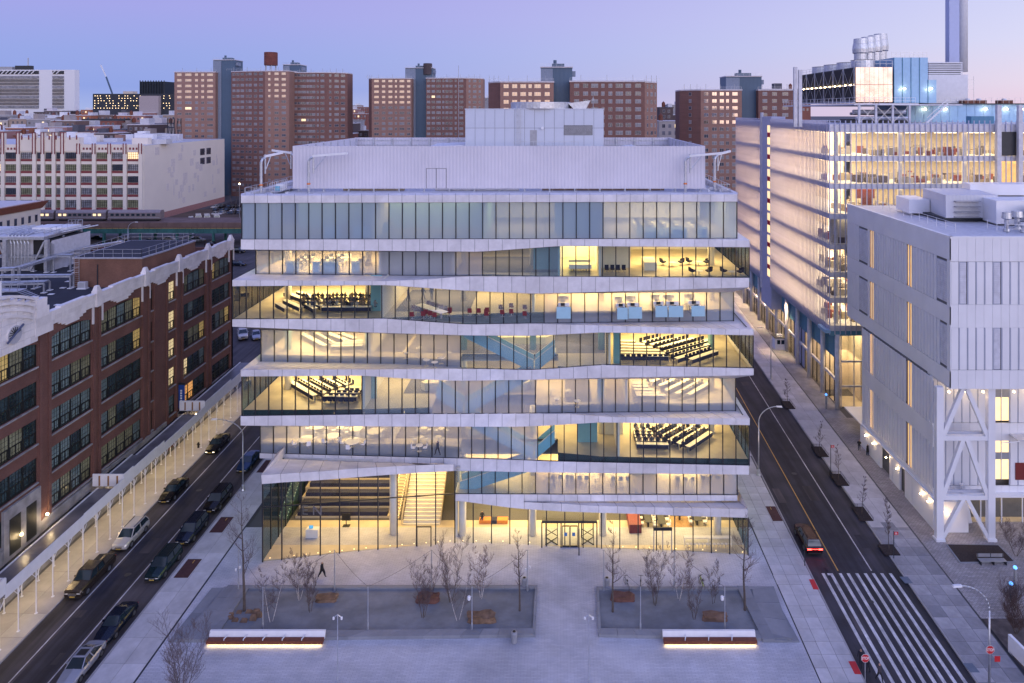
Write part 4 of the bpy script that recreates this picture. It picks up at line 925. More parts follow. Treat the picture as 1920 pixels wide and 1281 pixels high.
for i,(lv,f,x,y,lab) in enumerate([(6,c1,1230,800,'person in black walking behind the sixth storey glass, leftmost'),(6,c1,1328,790,'person in black walking behind the sixth storey glass, middle one'),(6,c1,1385,790,'person in dark jacket walking behind the sixth storey glass, rightmost'),(3,c3,1350,585,'person walking past the small tables on the third storey'),(2,c4,465,800,'person bending over a round table on the second storey')]):
    q_ = Z(*f(x,y), FZ[lv]); o = link('person', wk[i%2]); o.location = (q_.x,q_.y,FZ[lv]); o.rotation_euler = (0,0,1.2+i); tag(o, lab, 'person')
# second storey tables
for i,(x,y,w_) in enumerate([(440,695,62),(560,700,100),(820,705,40),(1225,710,50),(1385,700,70)]):
    p = Z(*c4(x,y+10), FZ[2]+.74); q = Z(*c4(x+w_,y+10), FZ[2]+.74)
    solo(MB().box(p.x,q.x,p.y,p.y+1.2,FZ[2]+.7,FZ[2]+.75,M_table).box(p.x+.3,p.x+.4,p.y+.2,p.y+1,FZ[2],FZ[2]+.7,M_grey).box(q.x-.4,q.x-.3,p.y+.2,p.y+1,FZ[2],FZ[2]+.7,M_grey), 'study_table', 'white study table, %s from the left on the second storey' % ORD[i], 'table')
    for k in range(3): chair(p.x+.4+k*.9, p.y-.35, FZ[2], math.pi, 'teal', '%s dark chair before the %s study table, second storey' % (ORD[k], ORD[i]), 'dark chairs at the second storey study tables')
for i,(x,y) in enumerate([(455,745),(730,720),(1315,745)]): rtable(2, c4, x, y, .55, 'round pale table, %s from the left on the second storey' % ORD[i])
# ---- ground floor hall: tiered seating, stairs, lectern, screen
m = MB(); x0, x1 = -33.0, -21.2
tier = thing('tiered_seating', 'broad tiered seating with five navy bench rows in the ground floor hall', 'seating', (-27, 88, .16))
for k in range(6):
    y = 86.0+1.15*k; z = .16+.58*(k)
    m = MB(); m.box(x0, x1, y, y+1.15 if k < 5 else 93, .16, z+.3, M_floor_warm); m.build('step', tier)
    if k < 5: m = MB(); m.box(x0+.25+k*.1, x1-.25, y+.03, y+.86, z-.12, z+.80, M_navy); m.build('bench_row', tier)
for sx, n_l, nm in ((-34.6, 5, 'left'), (-20.6, 5, 'right')):
    t = thing('side_stair', 'narrow lit stair with glowing treads on the %s side of the tiered seating' % nm, 'stair', (sx, 88, .16))
    for k in range(16):
        y = 85.8+.37*k; z = .16+.2*k
        m = MB(); m.box(sx-.55, sx+.7, y, y+.37, .16, z+.18, M_floor_warm); s_ = m.build('stair_tread', t)
        for xx in (sx-.45, sx+.5): m = MB(); m.box(xx, xx+.07, y-.03, y, z+.07, z+.13, M_softlamp); m.build('tread_light', s_)
t = thing('grand_stair', 'wide timber stair rising at the right side of the ground floor hall', 'stair', (-17.5, 88, .16))
for k in range(20):
    y = 84.6+.36*k; z = .2+.29*k; m = MB(); m.box(-19.2, -14.6, y, y+.36, z-.25, z+.02, M_table); st_ = m.build('stair_tread', t)
    m = MB(); m.box(-19.2,-14.6,y-.015,y+.04,z+.02,z+.03,M_dark); m.build('nosing', st_)
for xx in (-19.35, -14.5):
    m = MB(); m.hexa([(xx,84.6,.2),(xx+.05,84.6,.2),(xx+.05,91.8,6.0),(xx,91.8,6.0)],[(xx,84.6,1.2),(xx+.05,84.6,1.2),(xx+.05,91.8,7.0),(xx,91.8,7.0)], M_wood if False else M_floor_warm); m.build('balustrade', t)
p = Z(573,1010,.16); q = Z(596,1010,.16)
t = thing('lectern', 'white lectern desk with a small blue screen in the ground floor hall', 'lectern', (p.x+.6,p.y,.16))
m = MB(); m.box(p.x,q.x,p.y,p.y+.7,.16,1.2,M_white); m.build('body', t); m = MB(); m.box(p.x+.3,p.x+.8,p.y+.3,p.y+.34,1.2,1.55,mat('blue_screen',(.05,.2,.35),.3,emit=(.1,.45,.8),estr=1)); m.build('monitor', t)
p = Z(641,987,.2); q = Z(657,987,.2)
t = thing('display_stand', 'dark display on a wheeled stand in the ground floor hall', 'display', (p.x+.5,p.y,.16))
m = MB(); m.box(p.x,q.x,p.y,p.y+.06,.9,1.75,M_black); m.build('screen', t); m = MB(); m.box(p.x+.45,p.x+.55,p.y+.08,p.y+.14,.2,1,M_dark); m.box(p.x+.1,q.x-.1,p.y-.2,p.y+.4,.16,.22,M_dark); m.build('stand', t)
m = MB(); q = G(792,1022); X=-15.9
t = thing('hall_door', 'dark framed glass door in the hall glazing left of the lobby', 'door', (-15.8,80.6,.1))
for a_,b_ in ((-15.95-.65,-15.85-.65),(-14.95,-14.85)): m = MB(); m.box(a_,b_,80.45,80.6,.1,2.5,M_dark); m.build('jamb', t)
m = MB(); m.box(-16.6,-14.85,80.45,80.6,2.4,2.5,M_dark); m.build('header', t)
# ---- lobby and restaurant
t = thing('lobby_bench', 'long orange upholstered bench with a dark gap in the lobby', 'bench', (-8.5,85,.16))
m_or = mat('orange_upholstery', (.62,.22,.04), .7)
p = Z(898,981,.3); q = Z(952,981,.3)
for a_, b_, mm_ in ((0,.42,m_or),(.42,.62,M_navy),(.62,1,m_or)):
    m = MB(); m.box(p.x+(q.x-p.x)*a_+.02, p.x+(q.x-p.x)*b_-.02, p.y, p.y+.8, .22, .62, mm_); m.build('seat', t)
o = link('person', person_sit((.012,.012,.016))); o.location = (p.x+.35, p.y+.5, .18); tag(o, 'person in black sitting at the left end of the orange lobby bench', 'person')
# entrance: two revolving doors and a pair of swing doors
EN = thing('entrance_portal', 'dark framed entrance with revolving doors either side of swing doors', 'entrance', (0.9, 80.8, .1))
X = lambda px_, Y: (px_-CX)*Y/F
xa, xb, xc, xd = X(1016,80.5), X(1052,80.5), X(1085,80.5), X(1119,80.5)
m = MB(); m.box(xa, xd, 80.2, 82.4, 3.05, 3.3, M_dark); m.build('header', EN)
for x_ in (xa, xb, xc, xd): m = MB(); m.box(x_-.07, x_+.07, 80.25, 80.42, .1, 3.1, M_dark); m.build('post', EN)
for cx_ in ((xa+xb)/2, (xc+xd)/2):
    rd = MB(); rd.lathe((cx_, 81.4, 2.95), [(1.05,0),(1.05,.12)], M_dark, 16); rv = rd.build('revolving_door', EN)
    for k in range(4):
        an = .8+k*math.pi/2; d_ = Vector((math.cos(an), math.sin(an), 0))
        m = MB(); c_ = Vector((cx_,81.4,.2)); m.face([c_, c_+d_, c_+d_+Vector((0,0,2.7)), c_+Vector((0,0,2.7))], M_hall)
        m.beam(c_+d_, c_+d_+Vector((0,0,2.7)), .07, .07, M_dark); m.beam(c_, c_+d_, .08, .12, M_dark); m.beam(c_+Vector((0,0,1.05)), c_+d_+Vector((0,0,1.05)), .05, .07, M_dark); m.build('door_wing', rv)
for s in (0, 1):
    x0_ = xb+.12+s*(xc-xb-.2)/2; x1_ = x0_+(xc-xb-.2)/2-.04
    m = MB(); m.box(x0_,x0_+.08,80.3,80.38,.15,2.7,M_dark); m.box(x1_-.08,x1_,80.3,80.38,.15,2.7,M_dark); m.box(x0_,x1_,80.3,80.38,.15,.35,M_dark); m.box(x0_,x1_,80.3,80.38,2.6,2.7,M_dark); dd = m.build('swing_door', EN)
    m = MB(); m.face([(x0_,80.34,.3),(x1_,80.34,.3),(x1_,80.34,2.6),(x0_,80.34,2.6)], M_hall); m.build('pane', dd)
    m = MB(); m.box(x0_+.25,x0_+.6,80.27,80.29,1.5,1.9,mat('blue_notice',(.05,.2,.5),.5) if s == 0 else MATS['blue_notice']); m.build('notice', dd)
m = MB(); x_ = X(1085.5,79.2); m.box(x_-.06,x_+.06,78.9,79.1,.1,3.2,M_dark); solo(m, 'bollard_post', 'slim dark post standing before the entrance between the doors', 'post')
t = thing('restaurant_door', 'grey framed double door in the ground floor glazing right of the entrance', 'door', (X(1242,79.7),79.7,.1))
xa_, xb_ = X(1225,79.6), X(1260,79.6)
for x_ in (xa_, (xa_+xb_)/2-.05, xb_-.1): m = MB(); m.box(x_, x_+.1, 79.5, 79.65, .1, 2.75, M_grey); m.build('jamb', t)
m = MB(); m.box(xa_, xb_, 79.5, 79.65, 2.6, 2.95, M_dark); m.build('header', t)
m = MB(); p = Z(1180,1001,.16); q = Z(1203,1001,.16); m.box(p.x,q.x,p.y,p.y+4.2,.16,1.25,mat('dark_red_counter',(.17,.02,.03),.5)); solo(m, 'service_counter', 'dark red service counter in the restaurant right of the entrance', 'counter')
m = MB(); p = Z(1262,1001,.18); q = Z(1303,1001,.18); m.box(p.x,q.x,p.y,p.y+6,.165,.185,mat('oak_floor',(.38,.22,.10),.5,var=.3,scale=4)); m.build('oak_floor', main)
p = Z(1283,1010,1.1); q = Z(1372,1010,1.1); t = thing('high_counter', 'long white high counter with stools behind the right end glass', 'counter', ((p.x+q.x)/2,p.y,.16))
m = MB(); m.box(p.x,q.x,p.y,p.y+.5,1.1,1.16,M_white); m.build('top', t)
for i in range(3): x_ = p.x+(q.x-p.x)*i/2-.05*(i==2); m = MB(); m.box(x_,x_+.06,p.y,p.y+.5,.16,1.1,M_white); m.build('leg', t)
for i in range(12):
    x_ = p.x+.3+i*(q.x-p.x-.6)/11; m = MB(); m.lathe((x_,p.y-.35,.7), [(.16,0),(.16,.05)], M_white, 8)
    for k in range(3): a_ = k*2.1; m.tube((x_,p.y-.35,.7),(x_+.18*math.cos(a_),p.y-.35+.18*math.sin(a_),.16),.015,M_grey,4)
    solo(m, 'bar_stool', '%s thin legged stool from the left at the white high counter' % ORD[i], 'stool', 'stools at the white high counter')
for i,(x,y,w_,l_) in enumerate([(1130,1020,34,4.5),(1355,1000,40,3.2),(1045,1010,30,3.5),(1245,968,30,1.0)]):
    p = Z(*c4(x,y), .9); q = Z(*c4(x+w_,y), .9)
    solo(MB().box(p.x,q.x+.2,p.y,p.y+l_,.86,.92,M_dark).box(p.x+.3,p.x+.5,p.y+.3,p.y+l_-.3,.16,.86,M_dark), 'dining_table', 'dark dining table, %s in the ground floor restaurant' % ['long middle','right hand','left hand','small rear'][i], 'table')
    for k in range(int(l_/1.1)):
        for s in (0,1): chair(p.x-.4 if s else q.x+.6, p.y+.4+k*1.1, .16, math.pi/2*(1 if s else -1), 'white', '%s cream chair from the glass, %s side of the %s restaurant table' % (ORD[k], ['right','left'][s], ['long middle','right hand','left hand','small rear'][i]), 'cream chairs in the restaurant')
solo(MB().box(X(1448,85)*0+26.5*0+X(1340,84),X(1350,84),84,84.2,2.2,3.4,M_dark), 'wall_panel_board', 'dark board on the restaurant wall near the right end column', 'board')
for i,px_ in enumerate([1000,1062,1090,900]):
    pass
# ================================================================= PLAZA FURNITURE
def planter(poly_out, inner, label, steps=None):
    t = thing('planter_basin', label, 'planter', (sum(p[0] for p in poly_out)/4, sum(p[1] for p in poly_out)/4, gz(70)))
    # kerb ring: four sides
    n = 4
    for i in range(n):
        a, b = poly_out[i], poly_out[(i+1)%n]; c, d = inner[(i+1)%n], inner[i]
        L_ = math.hypot(b[0]-a[0], b[1]-a[1]); k = max(1, int(L_/1.8))
        for j in range(k):
            f0, f1 = j/k+.006/ (L_/3), (j+1)/k-.006/(L_/3)
            la = lambda p, q, f: (p[0]+(q[0]-p[0])*f, p[1]+(q[1]-p[1])*f)
            m = MB(); m.prism([la(a,b,f0), la(a,b,f1), la(d,c,f1), la(d,c,f0)], lambda y: gz(y)+K-.05, lambda y: gz(y)+K+.30+R.uniform(-.004,.004), M_bluestone); m.build('kerb_block', t)
    m = MB(); m.prism(inner, lambda y: gz(y)+K-.05, lambda y: gz(y)+K+.12, M_gravel); m.build('gravel_bed', t)
    return t
pl1 = [(-36.9,66.55),(-2.2,67.1),(-2.15,73.8),(-35.6,73.8)]
in1 = [(-33.4,67.5),(-2.45,67.9),(-2.4,73.4),(-33.2,73.4)]
pl2 = [(4.05,67.1),(22.95,66.6),(23.35,73.6),(4.2,73.6)]
in2 = [(4.35,67.9),(19.9,67.6),(20.9,73.2),(4.45,73.2)]
P1 = planter(pl1, in1, 'long left planter basin of grey gravel with bluestone kerb and boulders')
P2 = planter(pl2, in2, 'right planter basin of grey gravel with bluestone kerb near the crosswalk')
# broad low bluestone steps at the outer ends
for t, xs, s in ((P1, (-37.9,-36.6,-35.4), 1), (P2, (23.6,22.4,21.2), -1)):
    for k in range(3):
        for j in range(4):
            y0 = 66.5+j*1.8; x0 = xs[k]+ (s*.16*j); m = MB(); m.hexa(*[[(x0,y0,gz(y0)+K+h),(x0+s*1.2,y0,gz(y0)+K+h),(x0+s*1.35,y0+1.78,gz(y0+1.78)+K+h),(x0+s*.15,y0+1.78,gz(y0+1.78)+K+h)] for h in (-.03,.10+.11*k)], M_bluestone); m.build('step_block', t)
def bench(xa, xb, y, n, label):
    z = gz(y)+K; t = thing('long_bench', label, 'bench', ((xa+xb)/2, y, z), 0, 'long lit benches on the plaza')
    m = MB(); m.box(xa+.2, xb-.2, y+.25, y+.75, z, z+.18, M_dark); m.build('plinth', t)
    w_ = (xb-xa)/n
    for i in range(n):
        m = MB(); m.box(xa+i*w_+.01, xa+(i+1)*w_-.01, y, y+.55, z+.2, z+.50, M_wood); m.build('seat', t)
    m = MB(); m.hexa([(xa,y+.57,z+.30),(xb,y+.57,z+.30),(xb,y+.75,z+.30),(xa,y+.75,z+.30)],[(xa,y+.80,z+.92),(xb,y+.80,z+.92),(xb,y+1.0,z+.92),(xa,y+1.0,z+.92)], M_white); m.build('backrest', t)
    for i in range(n-1):
        x_ = xa+(i+1)*w_; m = MB(); m.beam((x_-.18,y+.1,z+.64),(x_,y+.68,z+.66),.09,.06,M_white); m.beam((x_-.18,y+.1,z+.64),(x_-.18,y+.12,z+.5),.06,.06,M_white); m.build('armrest', t)
    m = MB(); m.box(xa+.1, xb-.1, y+.04, y+.10, z+.165, z+.198, mat('bench_light_strip', (1,.8,.5), .5, emit=(1,.74,.36), estr=16) if 'bench_light_strip' not in MATS else MATS['bench_light_strip']); m.build('light_strip', t)
    area('bench_light', ((xa+xb)/2, y+.10, z+.16), xb-xa-.3, .10, 26, (1,.72,.36))
bench(-34.0, -22.7, 66.0, 6, 'long left plaza bench with white back, dark red seat and glowing underside')
bench(10.3, 19.35, 66.0, 4, 'shorter right plaza bench with white back, dark red seat and glowing underside')
def pole(px, base_py, top_py, label, heads=True, X_=None, Y_=None, h_=None, cctv=False):
    b = G(px, base_py); Y = Y_ or b.y; x = (px-CX)*Y/F; z = gz(Y)+K; h = h_ or ((HC-(top_py-CY)*Y/F)-z)
    t = thing('plaza_light_pole', label, 'light pole', (x,Y,z), 0, 'grey plaza light poles')
    m = MB(); m.lathe((x,Y,z), [(.20,0),(.20,.05),(.10,.12),(.08,.9),(.06,.95),(.042,h)], M_galv, 10); m.build('pole', t)
    if heads:
        for s in (-1, 1):
            m = MB(); m.tube((x,Y,z+h*.55+.25*(s>0)),(x+s*.2,Y-.1,z+h*.55+.25*(s>0)),.03,M_galv,5); m.lathe((x+s*.22,Y-.12,z+h*.55-.16+.25*(s>0)), [(.06,0),(.10,.04),(.10,.24),(.05,.28)], M_white, 8); m.build('lamp_head', t)
    if cctv: m = MB(); m.lathe((x-.28,Y-.1,z+h*.72), [(.12,0),(.17,.1),(.17,.35),(.08,.42)], M_white, 10); m.tube((x,Y,z+h*.78),(x-.28,Y-.1,z+h*.8),.03,M_galv,5); m.build('camera_head', t)
    return Vector((x,Y,z+h))
tops = {}
names = {447:'leftmost plaza light pole behind the big bare tree', 627:'plaza light pole behind the walking person in black', 809:'plaza light pole at the rear planter edge left of the dense shrub', 989:'plaza light pole beside the bin at the left of the entrance path', 1132:'plaza light pole beside the bin at the right of the entrance path', 1264:'plaza light pole behind the birch in the right basin'}
for px in (447,627,809,989,1132,1264): tops[px] = pole(px, 1112, 1031, names[px], heads=px in (447,989))
names2 = {493:'left front light pole between the low rock ring and the birch', 690:'front light pole rising from bare gravel in the left basin', 885:'front light pole with a white camera beside the brown boulder', 1201:'front light pole at the left front edge of the right basin', 1359:'front light pole with a white camera above the right bench'}
for px in (493,690,885,1201,1359): tops[px] = pole(px, 1188, 1100, names2[px], heads=False, cctv=px in (885,1359))
for px, lab in ((633,'tall slim light pole in the left foreground with a forked head'),(1104,'tall slim light pole in the right foreground with a forked head')):
    tt = pole(px, 1290, 1155, lab, heads=False, Y_=61.5, h_=6.55)
    m = MB()
    for s in (-1,1): m.tube(tt, tt+Vector((s*.32,0,-.22)), .05, M_galv, 5); m.lathe(tt+Vector((s*.36,0,-.42)), [(.09,0),(.1,.2),(.05,.24)], M_white, 8)
    solo(m, 'forked_lamp_head', 'forked white lamp head on top of the %s foreground pole' % ('left' if px == 633 else 'right'), 'lamp')
def wire(a, b, sag, label):
    m = MB(); n = 10; p = [a.lerp(b, i/n)+Vector((0,0,-sag*4*(i/n)*(1-i/n))) for i in range(n+1)]
    for u, v in zip(p, p[1:]): m.tube(u, v, .014, M_dark, 3, cap=False)
    solo(m, 'hanging_wire', label, 'wire')
prs = [(447,493),(493,627),(627,690),(690,809),(809,885),(885,989),(1132,1201),(1201,1264),(1264,1359)]
for i, (a, b) in enumerate(prs): wire(tops[a], tops[b], .25, 'thin wire slung between plaza poles, %s span from the left' % ORD[i])
def boulder(pxa, pxb, pya, pyb, m_, label, seed, flat_=1.0):
    Y = 69120/(pyb-2-168); x0, x1 = X(pxa, Y), X(pxb, Y); z = gz(Y)+K+.05
    w_ = (x1-x0); hgt = max(.4, (pyb-pya)*Y/F*.46)*flat_; dpt = w_*.42
    bm = bmesh.new(); bmesh.ops.create_cube(bm, size=1); bmesh.ops.subdivide_edges(bm, edges=bm.edges[:], cuts=4, use_grid_fill=True)
    for v in bm.verts:
        c = v.co; r = Vector((c.x*w_, c.y*dpt, (c.z+.5)*hgt)); k = noise.noise(Vector((c.x*2.2+seed, c.y*2.2, c.z*2))) ; k2 = noise.noise(Vector((c.x*5+seed, c.y*5, c.z*5)))
        f_ = 1-.10*((abs(c.x)*2)**6+(abs(c.y)*2)**6); r.x *= f_+.22*k; r.y *= f_+.25*k; r.z = r.z*(1+.4*k+.12*k2)-.06*(abs(c.x)*2)**3*hgt
        v.co = r
    me = bpy.data.meshes.new('boulder'); bm.to_mesh(me); bm.free(); me.materials.append(m_)
    o = link('boulder', me); o.location = ((x0+x1)/2, Y+dpt*.5, z); tag(o, label, 'boulder')
boulder(587,630,1120,1138,M_rock1,'orange brown sandstone boulder beside the multi stemmed tree',1)
boulder(777,824,1117,1140,M_rock2,'dark red block shaped boulder behind the small shrub',2,1.1)
boulder(873,930,1154,1178,M_rock1,'large brown cut boulder at the camera pole near the basin front',3)
boulder(1144,1192,1118,1137,M_rock2,'reddish flat boulder right behind the tree trunk in the right basin',4)
boulder(1318,1367,1154,1174,mat('brown_rock',(.20,.12,.08),.9,var=.3,scale=1.5,bump=.7),'brown boulder above the right bench',5)
Y = 69120/(1168-168); c = Vector((X(453,Y), Y+.5, gz(Y)+K+.1))
t = thing('rock_ring', 'low ring of weathered brown rock in the left end of the basin', 'rock', tuple(c))
for k in range(9):
    a = k*.7; m = MB(); q = c+Vector((1.45*math.cos(a)*R.uniform(.9,1.1), .6*math.sin(a), 0)); s_ = R.uniform(.28,.42); hh = .5 if math.cos(a) > .3 else .26
    m.hexa([(q.x-s_,q.y-s_*.6,q.z),(q.x+s_,q.y-s_*.7,q.z),(q.x+s_*.9,q.y+s_*.6,q.z),(q.x-s_,q.y+s_*.6,q.z)],[(q.x-s_*.6,q.y-s_*.3,q.z+hh),(q.x+s_*.7,q.y-s_*.4,q.z+hh*.8),(q.x+s_*.6,q.y+s_*.3,q.z+hh),(q.x-s_*.7,q.y+s_*.4,q.z+hh*.9)],M_rock1); m.build('rock', t)
def bin_(px, py, label):
    b = G(px, py); m = MB(); m.lathe((b.x,b.y,b.z+K), [(.26,0),(.30,.04),(.30,.95),(.24,1.02),(.24,1.05),(.16,1.06)], M_grey, 16)
    o = solo(m, 'litter_bin', label, 'bin', 'round grey litter bins', base=(b.x,b.y,b.z+K)); m = MB(); m.lathe((b.x,b.y,b.z+K+1.06), [(.15,0),(.15,.015)], M_black, 12); x = m.build('opening', o)
bin_(964,1207,'round grey litter bin at the front right edge of the left basin'); bin_(983,1104,'round grey litter bin left of the entrance path under the bare tree'); bin_(1138,1104,'round grey litter bin right of the entrance path')
def bicycle(px, py, rz, frame, label):
    b = G(px, py); t = thing('bicycle', label, 'bicycle', (b.x,b.y,b.z+K), rz)
    for s in (-.52,.52):
        m = MB()
        for k in range(14):
            a0, a1 = 2*math.pi*k/14, 2*math.pi*(k+1)/14; m.tube((0,s+.34*math.cos(a0),.34+.34*math.sin(a0)),(0,s+.34*math.cos(a1),.34+.34*math.sin(a1)),.025,M_black,4,cap=False)
            if k % 2: m.tube((0,s,.34),(0,s+.32*math.cos(a0),.34+.32*math.sin(a0)),.006,M_grey,3,cap=False)
        m.build('wheel', t, local=True)
    m = MB()
    for a_, b_ in (((0,-.52,.34),(0,-.12,.34)),((0,-.12,.34),(0,-.25,.82)),((0,-.52,.34),(0,-.25,.82)),((0,-.25,.78),(0,.38,.85)),((0,-.12,.34),(0,.38,.8)),((0,.52,.34),(0,.36,.95))): m.tube(a_, b_, .028, frame, 5)
    m.build('frame', t, local=True); m = MB(); m.box(-.07,.07,-.38,-.14,.84,.9,M_black); m.build('saddle', t, local=True)
    m = MB(); m.tube((-.28,.36,1.0),(.28,.36,1.0),.02,M_black,5); m.tube((0,.36,.93),(0,.36,1.0),.03,M_black,5); m.build('handlebar', t, local=True)
bicycle(1174.6,1103,.25,M_grey,'grey bicycle parked at the rear edge of the right basin'); bicycle(1201.4,1103,-.15,M_black,'black bicycle parked beside the light pole behind the right basin'); bicycle(1315.7,1102,.2,mat('lime_paint',(.35,.5,.03),.4),'lime green bicycle parked behind the small round tree')
# ================================================================= TREES
def tree(px, base_py, top_py, spread_px, label, kind='tree', stems=1, m_=M_bark, seed=1, lean=0, dens=1.0, Y_=None, x_=None, h_=None, vase=False, cone=False, z0=None, trunk_r=None, depth=4, group=None, twig=None, name='bare_tree'):
    r = random.Random(seed)
    if Y_ is None: b = G(px, base_py); Y = b.y
    else: Y = Y_
    x = x_ if x_ is not None else X(px, Y); z = (gz(Y)+K) if z0 is None else z0
    h = h_ or ((HC-(top_py-CY)*Y/F)-z); sp = spread_px*Y/F/2
    t = thing(name, label, 'tree', (x,Y,z), 0, group)
    TR = MB(); CR_ = MB(); tm = twig or M_twig
    rt = trunk_r or max(.045, h*.012)
    def grow(mb, p, d, ln, rad, lv):
        n = 4 if lv < 2 else (3 if lv == 2 else 2); az = r.uniform(0, 6.28)
        for i in range(n):
            d = (d+Vector((r.uniform(-.12,.12), r.uniform(-.12,.12), .16))).normalized(); q = p+d*ln/n; r2 = max(.007, rad*.72)
            mb.tube(p, q, rad, tm, 4 if lv < 2 else 3, r2=r2, cap=False); p, rad = q, r2
            if lv < depth-1:
                for _ in range(1 if r.random() < .45 else 2):
                    az += 2.4+r.uniform(-.4,.4); sd = Vector((math.cos(az), math.sin(az), r.uniform(.0,.5))).normalized()
                    grow(mb, p, (d*1.0+sd*r.uniform(.6,.95)).normalized(), ln*r.uniform(.38,.58)*(1.15-.3*i/n), rad*.62, lv+1)
    for s_ in range(stems):
        a = 2*math.pi*s_/max(1,stems)+r.random(); tilt = min(.5, .8*sp/h) if stems > 1 else 0
        d = Vector((math.cos(a)*tilt+lean, math.sin(a)*tilt, 1)).normalized(); p = Vector((x+(.1*math.cos(a) if stems > 1 else 0), Y+(.1*math.sin(a) if stems > 1 else 0), z)); n = 9
        H = h*r.uniform(.85,1)/max(.9, d.z); rad = rt*(1 if stems == 1 else .62)
        for i in range(n):
            d = (d+Vector((r.uniform(-.05,.05), r.uniform(-.05,.05), .05))).normalized(); q = p+d*H/n; r2 = rt*(1 if stems == 1 else .62)*(1-(i+1)/n*.9)
            (TR).tube(p, q, rad, m_, 6 if rad > .05 else 4, r2=r2, cap=False); p = q; rad = r2
            f = (i+1)/n
            if f > (.24 if stems == 1 else .14):
                for _ in range(int((2.6 if stems == 1 else 1.7)*dens+r.random())):
                    an = r.uniform(0, 2*math.pi); up = .5 if not vase else .9
                    reach = sp*(1.15-f*.8 if not vase else .62)*r.uniform(.65,1.05)
                    dd = Vector((math.cos(an), math.sin(an), up*r.uniform(.6,1.3))).normalized(); grow(CR_, q, dd, reach*.95, min(.045, rad*.5+.006), 1)
    TR.build('trunk', t, smooth=True); CR_.build('crown', t, kind='stuff'); return t
tree(458,1150,930,105,'tallest bare tree in the left end of the plaza basin',seed=3,dens=.9,trunk_r=.16)
tree(508.7,1171,1066,58,'white trunked young birch in front of the big left tree',stems=2,m_=M_birch,seed=5,dens=1.1,depth=4)
tree(561,1129,1040,60,'birch with pale stems left of the orange boulder',stems=3,m_=M_birch,seed=7,dens=1.0,depth=4)
tree(581,1152,1070,44,'dark multi stemmed tree in front of the orange boulder',stems=3,seed=9,dens=1.1,depth=4,vase=True)
tree(793.6,1162,1066,58,'round dark shrub tree in front of the dark red boulder',stems=4,seed=11,dens=1.2,depth=4,vase=True)
tree(845,1133,1020,72,'dense dark multi stemmed tree left of the camera pole',stems=3,seed=13,dens=1.2,depth=4,vase=True)
tree(902.7,1126,1024,56,'pinkish birch with pale stems right of the dense dark tree',stems=3,m_=M_birch,seed=15,dens=1.0,depth=4,twig=mat('pink_twig',(.19,.135,.13),.9))
tree(858.8,1168,1075,60,'forked white birch in front of the brown cut boulder',stems=2,m_=M_birch,seed=17,dens=.7,depth=4)
tree(974.4,1150,998,50,'upright bare tree at the right end of the left basin',seed=19,dens=1.0,trunk_r=.11)
tree(1148.7,1152,975,62,'tall upright bare tree at the left end of the right basin',seed=21,dens=1.0,trunk_r=.12)
tree(1228.8,1139,1047,60,'dark round headed tree with split trunk in the right basin',stems=4,seed=23,dens=1.15,depth=4,vase=True)
tree(1273,1129,1035,55,'birch with white feet at the back of the right basin',stems=3,m_=M_birch,seed=25,dens=1.0,depth=4,twig=MATS['pink_twig'])
tree(1301.5,1165,1085,44,'small v shaped shrub in the middle of the right basin',stems=4,seed=27,dens=.7,depth=4,vase=True)
tree(1337.6,1136,1060,40,'small round bare tree beside the lime bicycle',seed=29,dens=1.2,depth=4,stems=2,vase=True)
tree(1396.7,1149,945,88,'large spreading bare tree at the right corner of the glass building',seed=31,dens=.9,trunk_r=.13)
tree(340,0,0,112,'wide bare shrub tree at the bottom left of the plaza',stems=5,seed=33,dens=1.0,depth=4,vase=True,Y_=60.2,h_=5.2)
# street trees with black mulch pits on the right sidewalk
Tn = ['farthest small street tree by the lab forecourt','second street tree from the far end on the right sidewalk','third street tree, between the two upper pits','fourth street tree, standing in a long black pit','nearest street tree with dense egg shaped crown']
for i, (px, by, ty, w_, seed) in enumerate([(1476.8,762,709,22,41),(1536.5,850,783,24,42),(1573,903,834,24,43),(1616,967,887,24,44),(1666.7,1034,932,30,45)]):
    b = G(px, by)
    tree(px, by, ty, w_, Tn[i], seed=seed, dens=1.5 if i == 4 else .9, trunk_r=.05, depth=4, vase=(i == 4), group='street trees on the right sidewalk', z0=b.z+K)
    tp = thing('tree_pit', ['black tree pit with low guard, farthest on the right sidewalk','black tree pit with low guard, second from the far end','black tree pit with low guard beside the small red sign','long black tree pit with low guard before the white building','mounded black tree pit nearest to the crosswalk'][i], 'tree pit', (b.x,b.y,b.z+K))
    x0, x1, y0, y1 = b.x-.7, b.x+.85, b.y-1.3, b.y+1.5
    if i == 4: x0, x1, y0, y1 = b.x-.9, b.x+.9, b.y-.9, b.y+.9
    m = MB(); m.gbox(x0, x1, y0, y1, K-.02, K+.10, M_mulch); m.build('mulch', tp)
    if i < 4:
        m = MB(); z_ = lambda y: gz(y)+K
        for (xa_,ya_),(xb_,yb_) in (((x0,y1),(x1,y1)),((x1,y1),(x1,y0)),((x0,y1),(x0,y1-1.2))):
            for hh in (.45,.3): m.tube((xa_,ya_,z_(ya_)+hh),(xb_,yb_,z_(yb_)+hh),.02,M_black,4)
            for f in (0,.5,1): u, v = xa_+(xb_-xa_)*f, ya_+(yb_-ya_)*f; m.tube((u,v,z_(v)),(u,v,z_(v)+.45),.02,M_black,4)
        m.build('guard', tp, kind='stuff')
